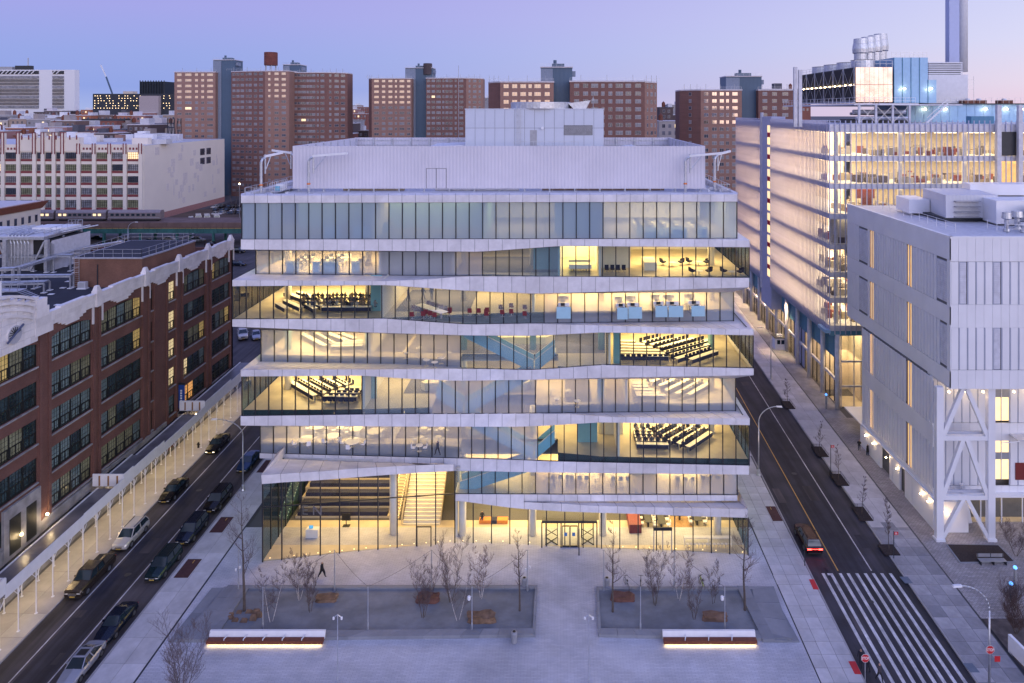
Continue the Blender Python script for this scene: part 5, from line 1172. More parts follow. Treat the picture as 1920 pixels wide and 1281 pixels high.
# ================================================================= STREET LAMPS, SIGNS
def street_lamp(px, base_py, label, arm=-1, Y_=None, h=9.6, al=3.6):
    Y = Y_ or G(px, base_py).y; x = X(px, Y); z = gz(Y)+K
    t = thing('street_lamp', label, 'street lamp', (x,Y,z), 0, 'tall street lamps with curved arm')
    m = MB(); m.lathe((x,Y,z), [(.30,0),(.30,.12),(.22,.3),(.20,.75),(.13,.85)], M_galv, 8); m.build('base', t)
    m = MB(); m.lathe((x,Y,z+.8), [(.11,0),(.075,h-3.0)], M_galv, 8)
    p = Vector((x,Y,z+h-2.2)); n = 9
    for i in range(1, n+1):
        a = i/n*math.pi/2*.97; q = Vector((x+arm*al*(1-math.cos(a))*1.0, Y, z+h-2.2+2.2*math.sin(a))); m.tube(p, q, .065, M_galv, 6); p = q
    m.build('pole', t, smooth=True); m = MB(); m.hexa([(p.x-.1*0,p.y-.14,p.z-.06),(p.x+arm*.8,p.y-.16,p.z-.1),(p.x+arm*.8,p.y+.16,p.z-.1),(p.x,p.y+.14,p.z-.06)][::(1 if arm > 0 else -1)], [(p.x,p.y-.1,p.z+.08),(p.x+arm*.75,p.y-.1,p.z+.07),(p.x+arm*.75,p.y+.1,p.z+.07),(p.x,p.y+.1,p.z+.08)][::(1 if arm > 0 else -1)], M_white); m.build('lamp_head', t)
street_lamp(455.4,922,'tall street lamp left of the glass building leaning its arm over the street',-1)
street_lamp(1422.5,893,'tall street lamp beside the right corner of the glass building',1,al=2.6)
street_lamp(1445.6,712,'tall street lamp before the white guard booth',-1,al=1.9)
street_lamp(1855,1300,'street lamp at the bottom right carrying a stop sign',-1,Y_=60.9,al=2.6)
FONT = {}
def text_mesh(s, size, m_, ext=.004, bold=True):
    cu = bpy.data.curves.new('letters', 'FONT'); cu.body = s; cu.size = size; cu.extrude = ext; cu.align_x = 'CENTER'; cu.align_y = 'CENTER'
    if bold: cu.offset = size*.018
    ob = bpy.data.objects.new('tmp_text', cu); COL.objects.link(ob)
    me = bpy.data.meshes.new_from_object(ob.evaluated_get(bpy.context.evaluated_depsgraph_get())); bpy.data.objects.remove(ob); me.materials.clear(); me.materials.append(m_); return me
def stop_sign(x, Y, z, label, post=True):
    t = thing('stop_sign', label, 'stop sign', (x, Y, gz(Y)+K))
    for r_, y_, m_, nm in ((.40,.012,M_white,'border'),(.37,0,M_red,'plate')):
        m = MB(); pts = [(x+r_*math.cos(math.pi/8+k*math.pi/4), z+r_*math.sin(math.pi/8+k*math.pi/4)) for k in range(8)]
        k0 = len(m.v); m.face([(a, Y+y_-.012, b) for a, b in pts], m_); m.face([(a, Y+y_, b) for a, b in reversed(pts)], m_); m.build(nm, t)
    o = link('lettering', text_mesh('STOP', .34, M_white), t); o.location = (0, -.017, z-(gz(Y)+K)); o.rotation_euler = (math.pi/2,0,0); o.scale = (.82,1,1)
    if post: m = MB(); m.box(x-.03,x+.03,Y+.01,Y+.06,gz(Y)+K,z+.35,M_galv); m.build('post', t)
    return t
p = P(1622.5,1234.5,62); stop_sign(p.x,p.y,p.z,'red stop sign on the plaza kerb in front of a pedestrian'); p = P(1856.6,1218.7,60.7); stop_sign(p.x,p.y,p.z,'red stop sign fixed to the lamp post at the bottom right', False)
def small_sign(px, base_py, top_py, label, m_=M_red, Y_=None, panel=True):
    Y = Y_ or G(px, base_py).y; x = X(px,Y); z = gz(Y)+K; zt = HC-(top_py-CY)*Y/F
    t = thing('parking_sign', label, 'street sign', (x,Y,z))
    m = MB(); m.box(x-.035,x+.035,Y-.03,Y+.03,z,zt,M_dark); m.build('post', t)
    if panel:
        m = MB(); m.box(x+.03,x+.50,Y-.035,Y-.02,zt-.42,zt-.06,m_); m.build('plate', t); m = MB(); m.box(x+.12,x+.40,Y-.04,Y-.036,zt-.33,zt-.28,M_white); m.box(x+.12,x+.34,Y-.04,Y-.036,zt-.22,zt-.17,M_white); m.build('lettering', t)
small_sign(1557.6,890,834,'red street sign on a dark post beside the third tree pit'); small_sign(1675.8,1049,996,'red street sign on a dark post beside the nearest street tree'); small_sign(1508.6,1063,1010,'plain dark post on the plaza kerb beside the dark car',panel=False)
p = P(1865,1238,60.7); solo(MB().box(p.x-.0,p.x+.5,p.y,p.y+.02,p.z-.15,p.z+.35,M_red), 'parking_sign', 'small red sign below the stop sign on the bottom right lamp post', 'street sign')
def kiosk(px, base_py, top_py, w_, label):
    b = G(px, base_py); h = (base_py-top_py)*b.y/F; t = thing('call_box', label, 'call box', (b.x,b.y,b.z+K)); m = MB(); m.box(b.x-w_,b.x+w_,b.y-.12,b.y+.12,b.z+K,b.z+K+h-.25,M_grey); m.build('post', t)
    m = MB(); m.lathe((b.x,b.y,b.z+K+h-.25), [(.16,0),(.2,.1),(.12,.25)], M_bluelamp, 10); m.build('beacon', t)
kiosk(1895.8,1142,1094,.13,'grey call box with a blue lamp at the right edge'); kiosk(1903.5,1140,1064,.10,'taller grey post with a blue lamp behind the call box'); kiosk(1549,768,740,.14,'slim call box with a blue lamp before the lab entrance')
# people outdoors
def person(m_, px, py, rz, label, s=1):
    b = G(px, py); o = link('person', m_); o.location = (b.x,b.y,b.z+(K if px < 1600 or px > 1800 else .01)); o.rotation_euler = (0,0,rz); o.scale = (s,s,s); return tag(o, label, 'person')
person(person_stand((.012,.012,.016),coat=True,stride=.42), 603.6,1084.5,1.4,'person in a long black coat walking across the plaza towards the left')
o = person(person_stand((.015,.015,.02),legs=(.03,.04,.07),hold=True,stride=.08), 1611,848,2.8,'person in black with a hood standing at the white building wall, looking down'); o.location.z += K
o = person(person_stand((.01,.01,.014),legs=(.06,.08,.12),stride=.1,coat=True), 1626.7,856,.6,'person in a black hooded jacket leaning near the wall of the white building'); o.location.z += K
person(person_stand((.02,.02,.03),stride=.3), 1614,1251,2.6,'person in black on the crosswalk behind the stop sign')
person(person_stand((.05,.04,.05),legs=(.015,.015,.02),stride=.35), 1649,1278,.4,'person with long brown hair and dark clothes walking on the crosswalk')
person(person_stand((.02,.02,.03),legs=(.02,.02,.03),stride=.15), 1628,1262,-2.2,'third pedestrian in dark clothes beside the stop sign post')
m = MB(); t = thing('fire_hydrant','small dark hydrant on the sidewalk beside the shed columns','hydrant',tuple(G(372,841)+Vector((0,0,K))))
m = MB(); m.lathe((0,0,0), [(.16,0),(.14,.1),(.14,.6),(.18,.62),(.1,.78)], M_black, 10); m.build('body', t, local=True); m = MB(); m.tube((-.24,0,.45),(.24,0,.45),.06,M_black,8); m.build('nozzle', t, local=True)
# dirt bed with bench at the white building
q = [G(1799.8,1058.9), G(1904.4,1057.4), G(1872.9,1025.3), G(1773.5,1023.6)]
t = thing('planting_bed', 'bare dark planting bed in front of the white steel truss', 'planting bed', (q[0].x+3,q[0].y+2,q[0].z))
c = sum(q, Vector())/4
m = MB(); m.prism([(v.x,v.y) for v in q], lambda y: gz(y)+K-.05, lambda y: gz(y)+K+.09, M_bluestone); m.build('edging', t)
m = MB(); m.prism([((v.x-c.x)*.95+c.x,(v.y-c.y)*.92+c.y) for v in q], lambda y: gz(y)+K, lambda y: gz(y)+K+.12, M_mulch); m.build('soil', t)
p = G(1860,1059); t = thing('park_bench', 'grey slatted bench at the front of the bare planting bed', 'bench', (p.x,p.y,p.z+K))
for i in range(5): m = MB(); m.box(-1.5,1.5,-.35+i*.13,-.25+i*.13,.42,.46,M_grey); m.build('seat_slat', t, local=True)
for i in range(3): m = MB(); m.box(-1.5,1.5,.33,.37,.55+i*.13,.64+i*.13,M_grey); m.build('back_slat', t, local=True)
for x_ in (-1.45,0,1.4): m = MB(); m.box(x_,x_+.06,-.35,.36,0,.42,M_dark); m.box(x_,x_+.06,.3,.36,.4,.95,M_dark); m.build('leg', t, local=True)
tree(1900,1135,1060,70,'thin bare shrub at the right edge behind the lamp post',stems=5,seed=51,dens=1.0,depth=4,vase=True,Y_=70.5,name='bare_shrub',h_=2.0)
tree(1905,1190,1150,60,'dense low russet shrub above the white site wall',stems=6,seed=53,dens=1.0,depth=4,vase=True,Y_=67.6,h_=2.2,twig=mat('russet_twig',(.12,.075,.065),.9),name='bare_shrub')
a = G(1890,1222); b = G(1922,1262); m = MB(); m.hexa([(a.x,a.y,a.z),(b.x+.6,b.y-1.5,b.z),(b.x+.9,b.y-1.5,b.z),(a.x+.3,a.y,a.z)],[(a.x,a.y,a.z+1.7),(b.x+.6,b.y-1.5,b.z+1.6),(b.x+.9,b.y-1.5,b.z+1.6),(a.x+.3,a.y,a.z+1.7)],M_white); solo(m, 'site_wall', 'white site barrier panel at the bottom right edge', 'barrier')
tree(1905,1045,990,60,'bare spreading shrub at the right edge behind the planting bed',stems=4,seed=57,dens=.9,depth=4,vase=True,name='bare_shrub')
# ================================================================= CARS
M_paint = {}
def paint(n, c, metal=.4, r=.22):
    if n not in M_paint: M_paint[n] = mat('car_paint_'+n, c, r, metal, var=.02, spec=.7)
    return M_paint[n]
def car(kind, pnt, label, loc, rz, lit=None, tail=False, group=None, pitch=SL, wheels=True, sunroof=False):
    """car pointing to local -y (nose), origin on the ground"""
    L_, W, H = {'sedan':(4.8,1.85,1.45),'suv':(4.7,1.92,1.72),'pickup':(5.7,2.0,1.85),'van':(5.6,2.0,2.3),'bus':(7.5,2.3,2.9)}[kind]
    t = thing({'pickup':'pickup_truck','bus':'minibus','van':'van'}.get(kind,'parked_car'), label, {'pickup':'pickup','bus':'minibus','van':'van'}.get(kind,'car'), loc, rz, group)
    t.rotation_euler = (pitch if abs(math.cos(rz)) > .5 else 0, 0, rz) if math.cos(rz) >= 0 else (-pitch, 0, rz)
    h2 = L_/2
    belt = {'sedan':.92,'suv':1.05,'pickup':1.15,'van':1.15,'bus':1.1}[kind]; gc = .22 if kind in ('sedan',) else .30
    # lower body stations: (y, half width factor, z top)
    if kind == 'sedan': st = [(-h2,.72,.62),(-h2+.18,.88,.70),(-h2+.9,.98,.84),(-h2+1.5,1,.93),(0,1,.95),(h2-1.0,1,.99),(h2-.25,.92,.95),(h2,.80,.80)]
    elif kind == 'suv': st = [(-h2,.78,.78),(-h2+.16,.92,.92),(-h2+.9,.99,1.04),(-h2+1.3,1,1.08),(0,1,1.10),(h2-.5,1,1.12),(h2-.08,.95,1.08),(h2,.9,.98)]
    elif kind == 'pickup': st = [(-h2,.86,.95),(-h2+.14,.95,1.10),(-h2+1.0,1,1.17),(-h2+1.4,1,1.18),(0,1,1.18),(h2-.3,1,1.18),(h2,.97,1.16)]
    else: st = [(-h2,.85,.95),(-h2+.12,.95,1.05),(-h2+.7,1,1.12),(0,1,1.15),(h2-.1,1,1.15),(h2,.97,1.12)]
    w2 = W/2; m = MB(); rings = []
    for y, f, zt in st:
        ww = w2*f; rings.append([(-ww*.93,y,gc),(-ww,y,gc+.22),(-ww,y,zt-.16),(-ww*.90,y,zt-.02),(0,y,zt+.03),(ww*.90,y,zt-.02),(ww,y,zt-.16),(ww,y,gc+.22),(ww*.93,y,gc)])
    for a, b in zip(rings, rings[1:]):
        for i in range(len(a)-1): m.face([a[i], a[i+1], b[i+1], b[i]], pnt)
        m.face([a[-1], a[0], b[0], b[-1]], M_black)
    m.face(list(reversed(rings[0])), pnt); m.face(rings[-1], pnt)
    bo = m.build('body', t, local=True, smooth=False)
    # greenhouse
    if kind == 'sedan': g = [(-h2+1.35,.84,.93),( -h2+2.05,.66,H-.03),(h2-1.55,.64,H-.02),(h2-.75,.80,.98)]
    elif kind == 'suv': g = [(-h2+1.15,.88,1.06),(-h2+1.85,.72,H-.03),(h2-.45,.70,H-.03),(h2-.12,.86,1.10)]
    elif kind == 'pickup': g = [(-h2+1.45,.88,1.16),(-h2+2.1,.74,H-.03),(-h2+3.75,.74,H-.03),(-h2+3.95,.86,1.16)]
    elif kind == 'van': g = [(-h2+.6,.9,1.12),(-h2+1.3,.82,H-.03),(h2-.1,.82,H-.03),(h2-.03,.95,1.12)]
    else: g = [(-h2+.12,.95,1.1),(-h2+.45,.90,H-.03),(h2-.08,.90,H-.03),(h2-.02,.97,1.1)]
    (ya,fa,za),(yb_,fb,zb),(yc,fc,zc),(yd,fd,zd) = g
    A = [(-w2*fa,ya,za),(w2*fa,ya,za)]; B = [(-w2*fb,yb_,zb),(w2*fb,yb_,zb)]; C = [(-w2*fc,yc,zc),(w2*fc,yc,zc)]; D = [(-w2*fd,yd,zd),(w2*fd,yd,zd)]
    # side window base points on the belt
    sbl = [(-w2*.93,ya+.35,za),(-w2*.93,yd-.1,zd)]; sbr = [(w2*.93,ya+.35,za),(w2*.93,yd-.1,zd)]
    m = MB(); m.face([A[0],A[1],B[1],B[0]], M_carglass); m.build('windscreen', t, local=True)
    m = MB(); m.face([C[0],C[1],D[1],D[0]], M_carglass if kind not in ('bus','van') else pnt); m.build('rear_window', t, local=True)
    for s, sb in ((0,sbl),(1,sbr)):
        q = [A[s], sb[0], sb[1], D[s], C[s], B[s]]
        m = MB(); m.face(q if s else list(reversed(q)), M_carglass if kind != 'van' else pnt)
        m.build('side_window', t, local=True)
        m = MB(); sx = 1 if s else -1
        for a_, b_ in ((A[s],B[s]),(B[s],C[s]),(C[s],D[s])): m.beam(Vector(a_)+Vector((0,0,.0)), Vector(b_)+Vector((0,0,.0)), .07, .07, pnt)
        if kind in ('sedan','suv','pickup','bus'):
            for f_ in ((.48,) if kind != 'bus' else (.2,.4,.6,.8)):
                lo = Vector(sb[0]).lerp(Vector(sb[1]), f_); hi = Vector(B[s]).lerp(Vector(C[s]), f_); m.beam(lo, hi, .06, .06, pnt)
        m.build('pillar', t, local=True)
        m = MB(); m.box(sx*w2*1.0, sx*(w2+.18), ya+.55, ya+.68, za-.02, za+.14, pnt); m.build('wing_mirror', t, local=True)
    m = MB(); z_ = H
    m.hexa([(B[0][0],B[0][1]-.02,zb-.03),(B[1][0],B[1][1]-.02,zb-.03),(C[1][0],C[1][1]+.02,zc-.03),(C[0][0],C[0][1]+.02,zc-.03)],[(B[0][0]*.93,B[0][1]+.08,zb+.04),(B[1][0]*.93,B[1][1]+.08,zb+.04),(C[1][0]*.93,C[1][1]-.08,zc+.04),(C[0][0]*.93,C[0][1]-.08,zc+.04)], pnt); rf = m.build('roof', t, local=True)
    if sunroof: m = MB(); m.box(-.42,.42,yb_+.2,yb_+.9,zb+.035,zb+.055,M_black); m.build('sunroof', rf, local=True)
    if kind == 'suv':
        for s in (-1,1): m = MB(); m.box(s*w2*.60-.02,s*w2*.60+.02,yb_+.2,yc-.2,zb+.04,zb+.10,M_black); m.build('roof_rail', t, local=True)
    if kind == 'pickup': m = MB(); m.box(-w2*.86,w2*.86,-h2+4.05,h2-.1,1.17,1.20,M_black); m.build('bed', t, local=True)
    if wheels:
        for sx in (-1,1):
            for y in (-h2+.95, h2-(1.0 if kind != 'pickup' else 1.25)):
                rr = .34 if kind == 'sedan' else .39; m = MB(); n = 14; m.tube((sx*(w2-.22),y,rr),(sx*(w2+.015),y,rr),rr,M_black,n); w_ = m.build('wheel', t, local=True)
                m = MB(); m.tube((sx*(w2+.0),y,rr),(sx*(w2+.03),y,rr),rr*.62,M_rim,8); m.build('rim', w_, local=True)
        for sx in (-1,1):
            m = MB(); f = st[0][1]*w2; z_ = st[0][2]-.10
            m.hexa([(sx*f*.98,-h2-.015,z_-.12),(sx*f*.55,-h2-.03,z_-.12),(sx*f*.55,-h2+.2,z_-.10),(sx*f*1.12,-h2+.22,z_-.08)][::-sx],[(sx*f*.98,-h2+.03,z_+.05),(sx*f*.55,-h2+.02,z_+.03),(sx*f*.55,-h2+.25,z_+.06),(sx*f*1.10,-h2+.3,z_+.07)][::-sx], lit or M_headlens); m.build('headlight', t, local=True)
            m = MB(); f = st[-1][1]*w2; z_ = st[-1][2]-.12; m.box(sx*f*.5,sx*f*1.0,h2-.05,h2+.02,z_-.12,z_+.04,M_taillamp if tail else M_redlens); m.build('tail_light', t, local=True)
        m = MB(); m.box(-.42,.42,-h2-.025,-h2+.05,gc+.22,st[0][2]-.14,M_chrome if kind != 'sedan' else M_dark); m.build('grille', t, local=True)
        m = MB(); m.box(-.26,.26,-h2-.035,-h2,gc+.08,gc+.19,mat('yellow_plate',(.55,.38,.08),.5) if 'yellow_plate' not in MATS else MATS['yellow_plate']); m.build('number_plate', t, local=True)
        if tail: m = MB(); m.box(-w2*.5,w2*.5,h2,h2+.02,st[-1][2]-.17,st[-1][2]-.13,M_taillamp); m.build('light_bar', t, local=True)
        m = MB(); m.box(-w2*.82,w2*.82,-h2-.02,-h2+.1,gc-.02,gc+.1,M_black); m.box(-w2*.82,w2*.82,h2-.1,h2+.03,gc-.02,gc+.14,M_black); m.build('bumper', t, local=True)
    return t
black, dkblue, green, silver, white_, brown, blue = (paint(n, c) for n, c in (('black',(.006,.006,.009)),('dark_blue',(.008,.016,.035)),('dark_green',(.008,.028,.035)),('silver',(.36,.38,.44)),('white',(.62,.60,.58)),('brown',(.05,.038,.032)),('blue',(.02,.05,.12))))
def carg(kind, pnt, label, xc, yc, rz=0, **k): return car(kind, pnt, label, (xc, yc, gz(yc)+.008), rz, **k)
# left kerb row faces us
carg('sedan', black, 'black sedan with lit headlights at the left kerb, farthest of the three nearest the shed', -51.3, 103.2, lit=M_headlit, group='cars parked along the left street')
carg('sedan', black, 'black sedan at the left kerb in front of the silver grey car', -51.2, 91.2, group='cars parked along the left street', sunroof=True)
carg('suv', white_, 'pale silver suv at the left kerb beside the white shed', -51.15, 81.9, group='cars parked along the left street')
carg('pickup', brown, 'dark brown pickup truck at the left kerb', -51.2, 74.9, group='cars parked along the left street')
carg('sedan', blue, 'dark blue sedan half hidden by the corner of the glass building', -44.4, 98.3, group='cars parked along the left street')
carg('suv', black, 'black suv with a green sticker at the plaza side kerb', -44.2, 89.0, group='cars parked along the left street')
carg('suv', dkblue, 'dark blue boxy suv between the black suv and the green suv', -44.3, 82.9, group='cars parked along the left street')
carg('suv', green, 'dark green suv with pale headlights at the plaza side kerb', -44.3, 76.9, group='cars parked along the left street')
carg('sedan', dkblue, 'dark blue sedan parked behind the silver sedan', -44.3, 68.6, group='cars parked along the left street')
carg('sedan', silver, 'silver sedan with a sunroof at the bottom left', -44.3, 63.6, group='cars parked along the left street', sunroof=True)
t = carg('suv', paint('reddened',(.035,.008,.014)), 'dark suv with glowing red tail lights driving up the right street', 29.8, 81.3, rz=math.pi, tail=True, group=None)  # dark body reddened: the red tail glow is put into its paint
point('tail_glow', (29.75+.0, 79.2, gz(79.3)+.8), 34, (1,.05,.03), .3)

o = link('glass_lettering', text_mesh('E N', 1.6, mat('pale_vinyl', (.16,.16,.18), .6), bold=False), main); p = P(585, 958, 78.72); o.location = p-Vector(parent_off(main)); o.rotation_euler = (math.pi/2,0,-.07)
# ================================================================= LEFT: BRICK LOFT BUILDING
M_brick = brickmat('loft_brick', (.145,.052,.038), (.19,.072,.052), (.15,.095,.08), .21, .075, .9, .012, var=.22)
M_terra = tilecolmat('white_terracotta', (.70,.66,.65), (.80,.76,.75), .5)
M_stone = mat('grey_stone_base', (.30,.29,.29), .8, var=.35, scale=.8, bump=.5)
M_roofdark = mat('dark_roofing', (.025,.027,.040), .85, var=.35, scale=.25)
M_sash = mat('black_steel_sash', (.015,.017,.016), .5)
M_glass_dark = mat('loft_pane_dark', (.045,.075,.080), .08, 0, var=.6, scale=.5, spec=.9)
M_glass_teal = mat('loft_pane_blind', (.19,.26,.255), .18, 0, var=.25, scale=.8, spec=.8)
M_glass_lit = mat('loft_pane_lit', (.5,.4,.15), .3, 0, var=.5, scale=.6, emit=(1,.66,.22), estr=.24)
M_glass_lit2 = mat('loft_pane_bright', (.6,.5,.3), .3, 0, emit=(1,.76,.40), estr=.75)
BX = -58.0
loft = thing('brick_loft_building', 'long dark red brick loft building with white terracotta parapet and large steel sash windows', 'building', (-75, 90, gz(90)))
def BY(px): return 58.0*F/(CX-px)
bays = [(66.8,76.24,5),(78.2,85.1,4),(86.7,95.3,5),(97.2,97.95,1),(101.7,103.7,1),(105.8,112.5,4),(114.4,120.9,4)]
y_first, y_last = 50.0, 122.0
bot = [23.0, 18.6, 14.4, 10.1, 5.9]; hts = [2.85, 2.75, 2.75, 2.75, 2.75]
# wall: brick piers and spandrels (real openings between them)
m = MB(); m.box(-140, BX-.6, y_first, y_last-.5, -1.5, 25.7, M_dark); m.build('interior_core', loft)
m = MB(); m.box(-140, BX+.0, y_last-.5, y_last, -1.5, 27.2, M_brick); m.build('end_wall', loft)
edges = [y_first]+[v for b in bays for v in b[:2]]+[y_last]
for i in range(0, len(edges), 2):
    a, b = edges[i], edges[i+1]
    m = MB(); m.box(BX-.6, BX, a, b, gz(a)-.3, 27.0, M_brick); m.build('pier', loft)
    if i > 0 and b-a > 1.2:
        for yy in (a+.10, b-.50): m = MB(); m.box(BX, BX+.16, yy, yy+.40, gz(yy)+4, 26.6, M_brick); m.build('pilaster', loft)
def spandrel(a, b, z0, z1): m = MB(); m.box(BX-.55, BX-.06, a, b, z0, z1, M_brick); m.build('spandrel', loft)
for a, b, n in bays:
    tops_ = [bo+h for bo, h in zip(bot, hts)]
    spandrel(a, b, tops_[0]+(.15 if n > 1 else 0), 27.0)
    for k in range(4): spandrel(a, b, tops_[k+1], bot[k])
    spandrel(a, b, gz(a)-.2, bot[4])
    for k in range(5): m = MB(); m.box(BX-.08, BX+.12, a+.0, b-.0, bot[k]-.18, bot[k]-.02, M_stone); m.build('sill', loft)
# windows: frame > panes
LIT = {(0,0):'lmlmd',(0,1):'ddddd',(0,2):'dmmmd',(0,3):'dmddd',(0,4):'ddddd',
       (1,0):'tttt',(1,1):'ttmm',(1,2):'tttt',(1,3):'ttdt',(1,4):'tmtm',(2,0):'mmtml',(2,1):'tmddl',(2,2):'tdddd',(2,3):'tmddt',(2,4):'mmmmt',
       (3,0):'m',(3,1):'d',(3,2):'d',(3,3):'d',(3,4):'d',(4,0):'b',(4,1):'b',(4,2):'b',(4,3):'b',(4,4):'t',
       (5,0):'mttm',(5,1):'dtdd',(5,2):'dmml',(5,3):'bddt',(5,4):'oodd',(6,0):'lmtt',(6,1):'dddt',(6,2):'dtml',(6,3):'dddt',(6,4):'dddd'}
M_or_ = mat('loft_pane_orange', (.6,.4,.2), .3, emit=(1,.45,.12), estr=.8)
MP = {'d':M_glass_dark,'t':M_glass_teal,'l':M_glass_lit,'m':mat('loft_pane_dim', (.20,.22,.15), .2, 0, var=.4, scale=.5, emit=(1,.75,.35), estr=.025),'b':M_glass_lit2,'o':M_or_}
wx = BX-.30
mull_cache = {}
for bi, (a, b, n) in enumerate(bays):
    for k in range(5):
        z0, h = bot[k], hts[k]; w_ = (b-a)/n
        if n == 1 and bi == 3: z0 += .1
        fr = MB()
        for i in range(n+1): yy = a+i*w_; fr.box(wx-.02, wx+.10, yy-.07, yy+.07, z0, z0+h, M_sash)
        fr.box(wx-.02, wx+.10, a, b, z0-.02, z0+.08, M_sash); fr.box(wx-.02, wx+.10, a, b, z0+h-.08, z0+h, M_sash)
        fo = fr.build('window_frame', loft)
        for i in range(n):
            p = MB(); p.face([(wx,a+i*w_+.05,z0),(wx,a+(i+1)*w_-.05,z0),(wx,a+(i+1)*w_-.05,z0+h),(wx,a+i*w_+.05,z0+h)], MP[LIT[(bi,k)][i]]); p.build('pane', fo)
            key = (round(w_,2), h)
            if key not in mull_cache:
                q = MB(); c_ = max(2, round(w_/.42)); r_ = 5
                for j in range(1, c_): yy = .06+(w_-.12)*j/c_; q.box(.0, .035, yy-.012, yy+.012, .05, h-.05, M_sash)
                for j in range(1, r_): zz = h*j/r_; q.box(.0, .035, .05, w_-.05, zz-.012, zz+.012, M_sash)
                # tilting lower sash, heavier
                for (y0_, y1_, z0_, z1_) in ((.12,w_-.12,.14,.24),(.12,w_-.12,h*.42,h*.42+.09),(.12,.24,.14,h*.42),(w_-.24,w_-.12,.14,h*.42),(w_/2-.05,w_/2+.05,.14,h*.42)): q.box(.0, .07, y0_, y1_, z0_, z1_, M_sash)
                mull_cache[key] = q.mesh('sash_bars')
            o = link('sash_bars', mull_cache[key], fo, kind='stuff'); base = parent_off(loft); o.location = (wx-base[0]+.002, a+i*w_-base[1], z0-base[2])
    if n > 1:   # segmental brick arch over the top window
        q = MB(); c_ = 8
        for j in range(c_):
            f0, f1 = j/c_, (j+1)/c_; z_ = lambda f: bot[0]+hts[0]+.16-.55*(abs(f-.5)*2)**2.2
            q.face([(BX-.05,a+(b-a)*f0,z_(f0)),(BX-.05,a+(b-a)*f1,z_(f1)),(BX-.05,a+(b-a)*f1,bot[0]+hts[0]+.3),(BX-.05,a+(b-a)*f0,bot[0]+hts[0]+.3)], M_brick)
            q.face([(BX-.3,a+(b-a)*f0,z_(f0)),(BX-.3,a+(b-a)*f1,z_(f1)),(BX-.05,a+(b-a)*f1,z_(f1)),(BX-.05,a+(b-a)*f0,z_(f0))], M_brick)
        q.build('window_arch', loft)
# stone base
for a, b in ((50,76),(76,101),(104,122)):
    m = MB(); m.hexa([(BX-.1,a,gz(a)-.5),(BX+.22,a,gz(a)-.5),(BX+.22,b,gz(b)-.5),(BX-.1,b,gz(b)-.5)],[(BX-.1,a,5.55),(BX+.22,a,5.55),(BX+.22,b,5.55),(BX-.1,b,5.55)],M_stone); m.build('stone_base', loft)
m = MB(); m.box(BX, BX+.3, 71.2, 76.3, gz(70), 9.6, M_stone); m.box(BX+.02, BX+.34, 71.9, 73.4, 4.6, 8.4, M_sash); m.box(BX+.02, BX+.34, 74.2, 75.6, 4.6, 8.4, M_sash); m.build('stone_portal', loft)
for y_ in (73.2, 76.9): m = MB(); m.lathe((BX+.55,y_,6.0), [(.12,0),(.16,.1),(.1,.2)], M_warmlamp, 8); m.build('wall_lamp', loft); point('wall_lamp_light', (BX+.9,y_,5.8), 70, (1,.72,.38), .1)
# parapet of terracotta blocks with stepped crests, drops and finials
def block(y0, y1, z0, z1, d0=-.35, d1=.14, name='terracotta_block'):
    m = MB(); m.box(BX+d0, BX+d1, y0+.012, y1-.012, z0+.01, z1-.01, M_terra); return m.build(name, loft)
nblk = 0
def crest(y):
    c = [80.5, 90.8, 99.8, 108.8, 117.3]; return any(abs(y-q) < 1.9 for q in c)
for row in range(3):
    z0 = 27.0+row*.5
    y = 76.4
    while y < y_last-.2:
        block(y, min(y+1.1, y_last+.1), z0, z0+.5, d1=.12+.05*row); y += 1.1
for q in (81.6, 91, 100, 109, 117.7):
    w_ = 2.3 if q < 95 else 2.0
    block(q-w_, q+w_, 28.5, 28.8, d1=.3, name='crest_block')
    for k in range(3): block(q-w_*(1-.25*k), q+w_*(1-.25*k), 26.75-.25*k, 27.0-.25*k, d1=.10, name='drop_block')
m = MB(); m.box(BX-.45, BX+.28, 76.2, y_last+.1, 28.5, 28.62, M_terra); m.build('coping', loft)
for q in (86.0, 96.1, 104.7, 113.4, 121.2):
    m = MB(); m.box(BX-.4,BX+.35,q-.45,q+.45,26.9,28.9,M_terra); m.hexa([(BX-.35,q-.4,28.9),(BX+.3,q-.4,28.9),(BX+.3,q+.4,28.9),(BX-.35,q+.4,28.9)],[(BX-.2,q-.22,29.5),(BX+.15,q-.22,29.5),(BX+.15,q+.22,29.5),(BX-.2,q+.22,29.5)],M_terra); m.build('finial', loft)
    for d in (-.95, .75): m = MB(); m.box(BX+.0,BX+.2,q+d,q+d+.2,24.9,27.0,M_terra); m.build('pendant_strip', loft)
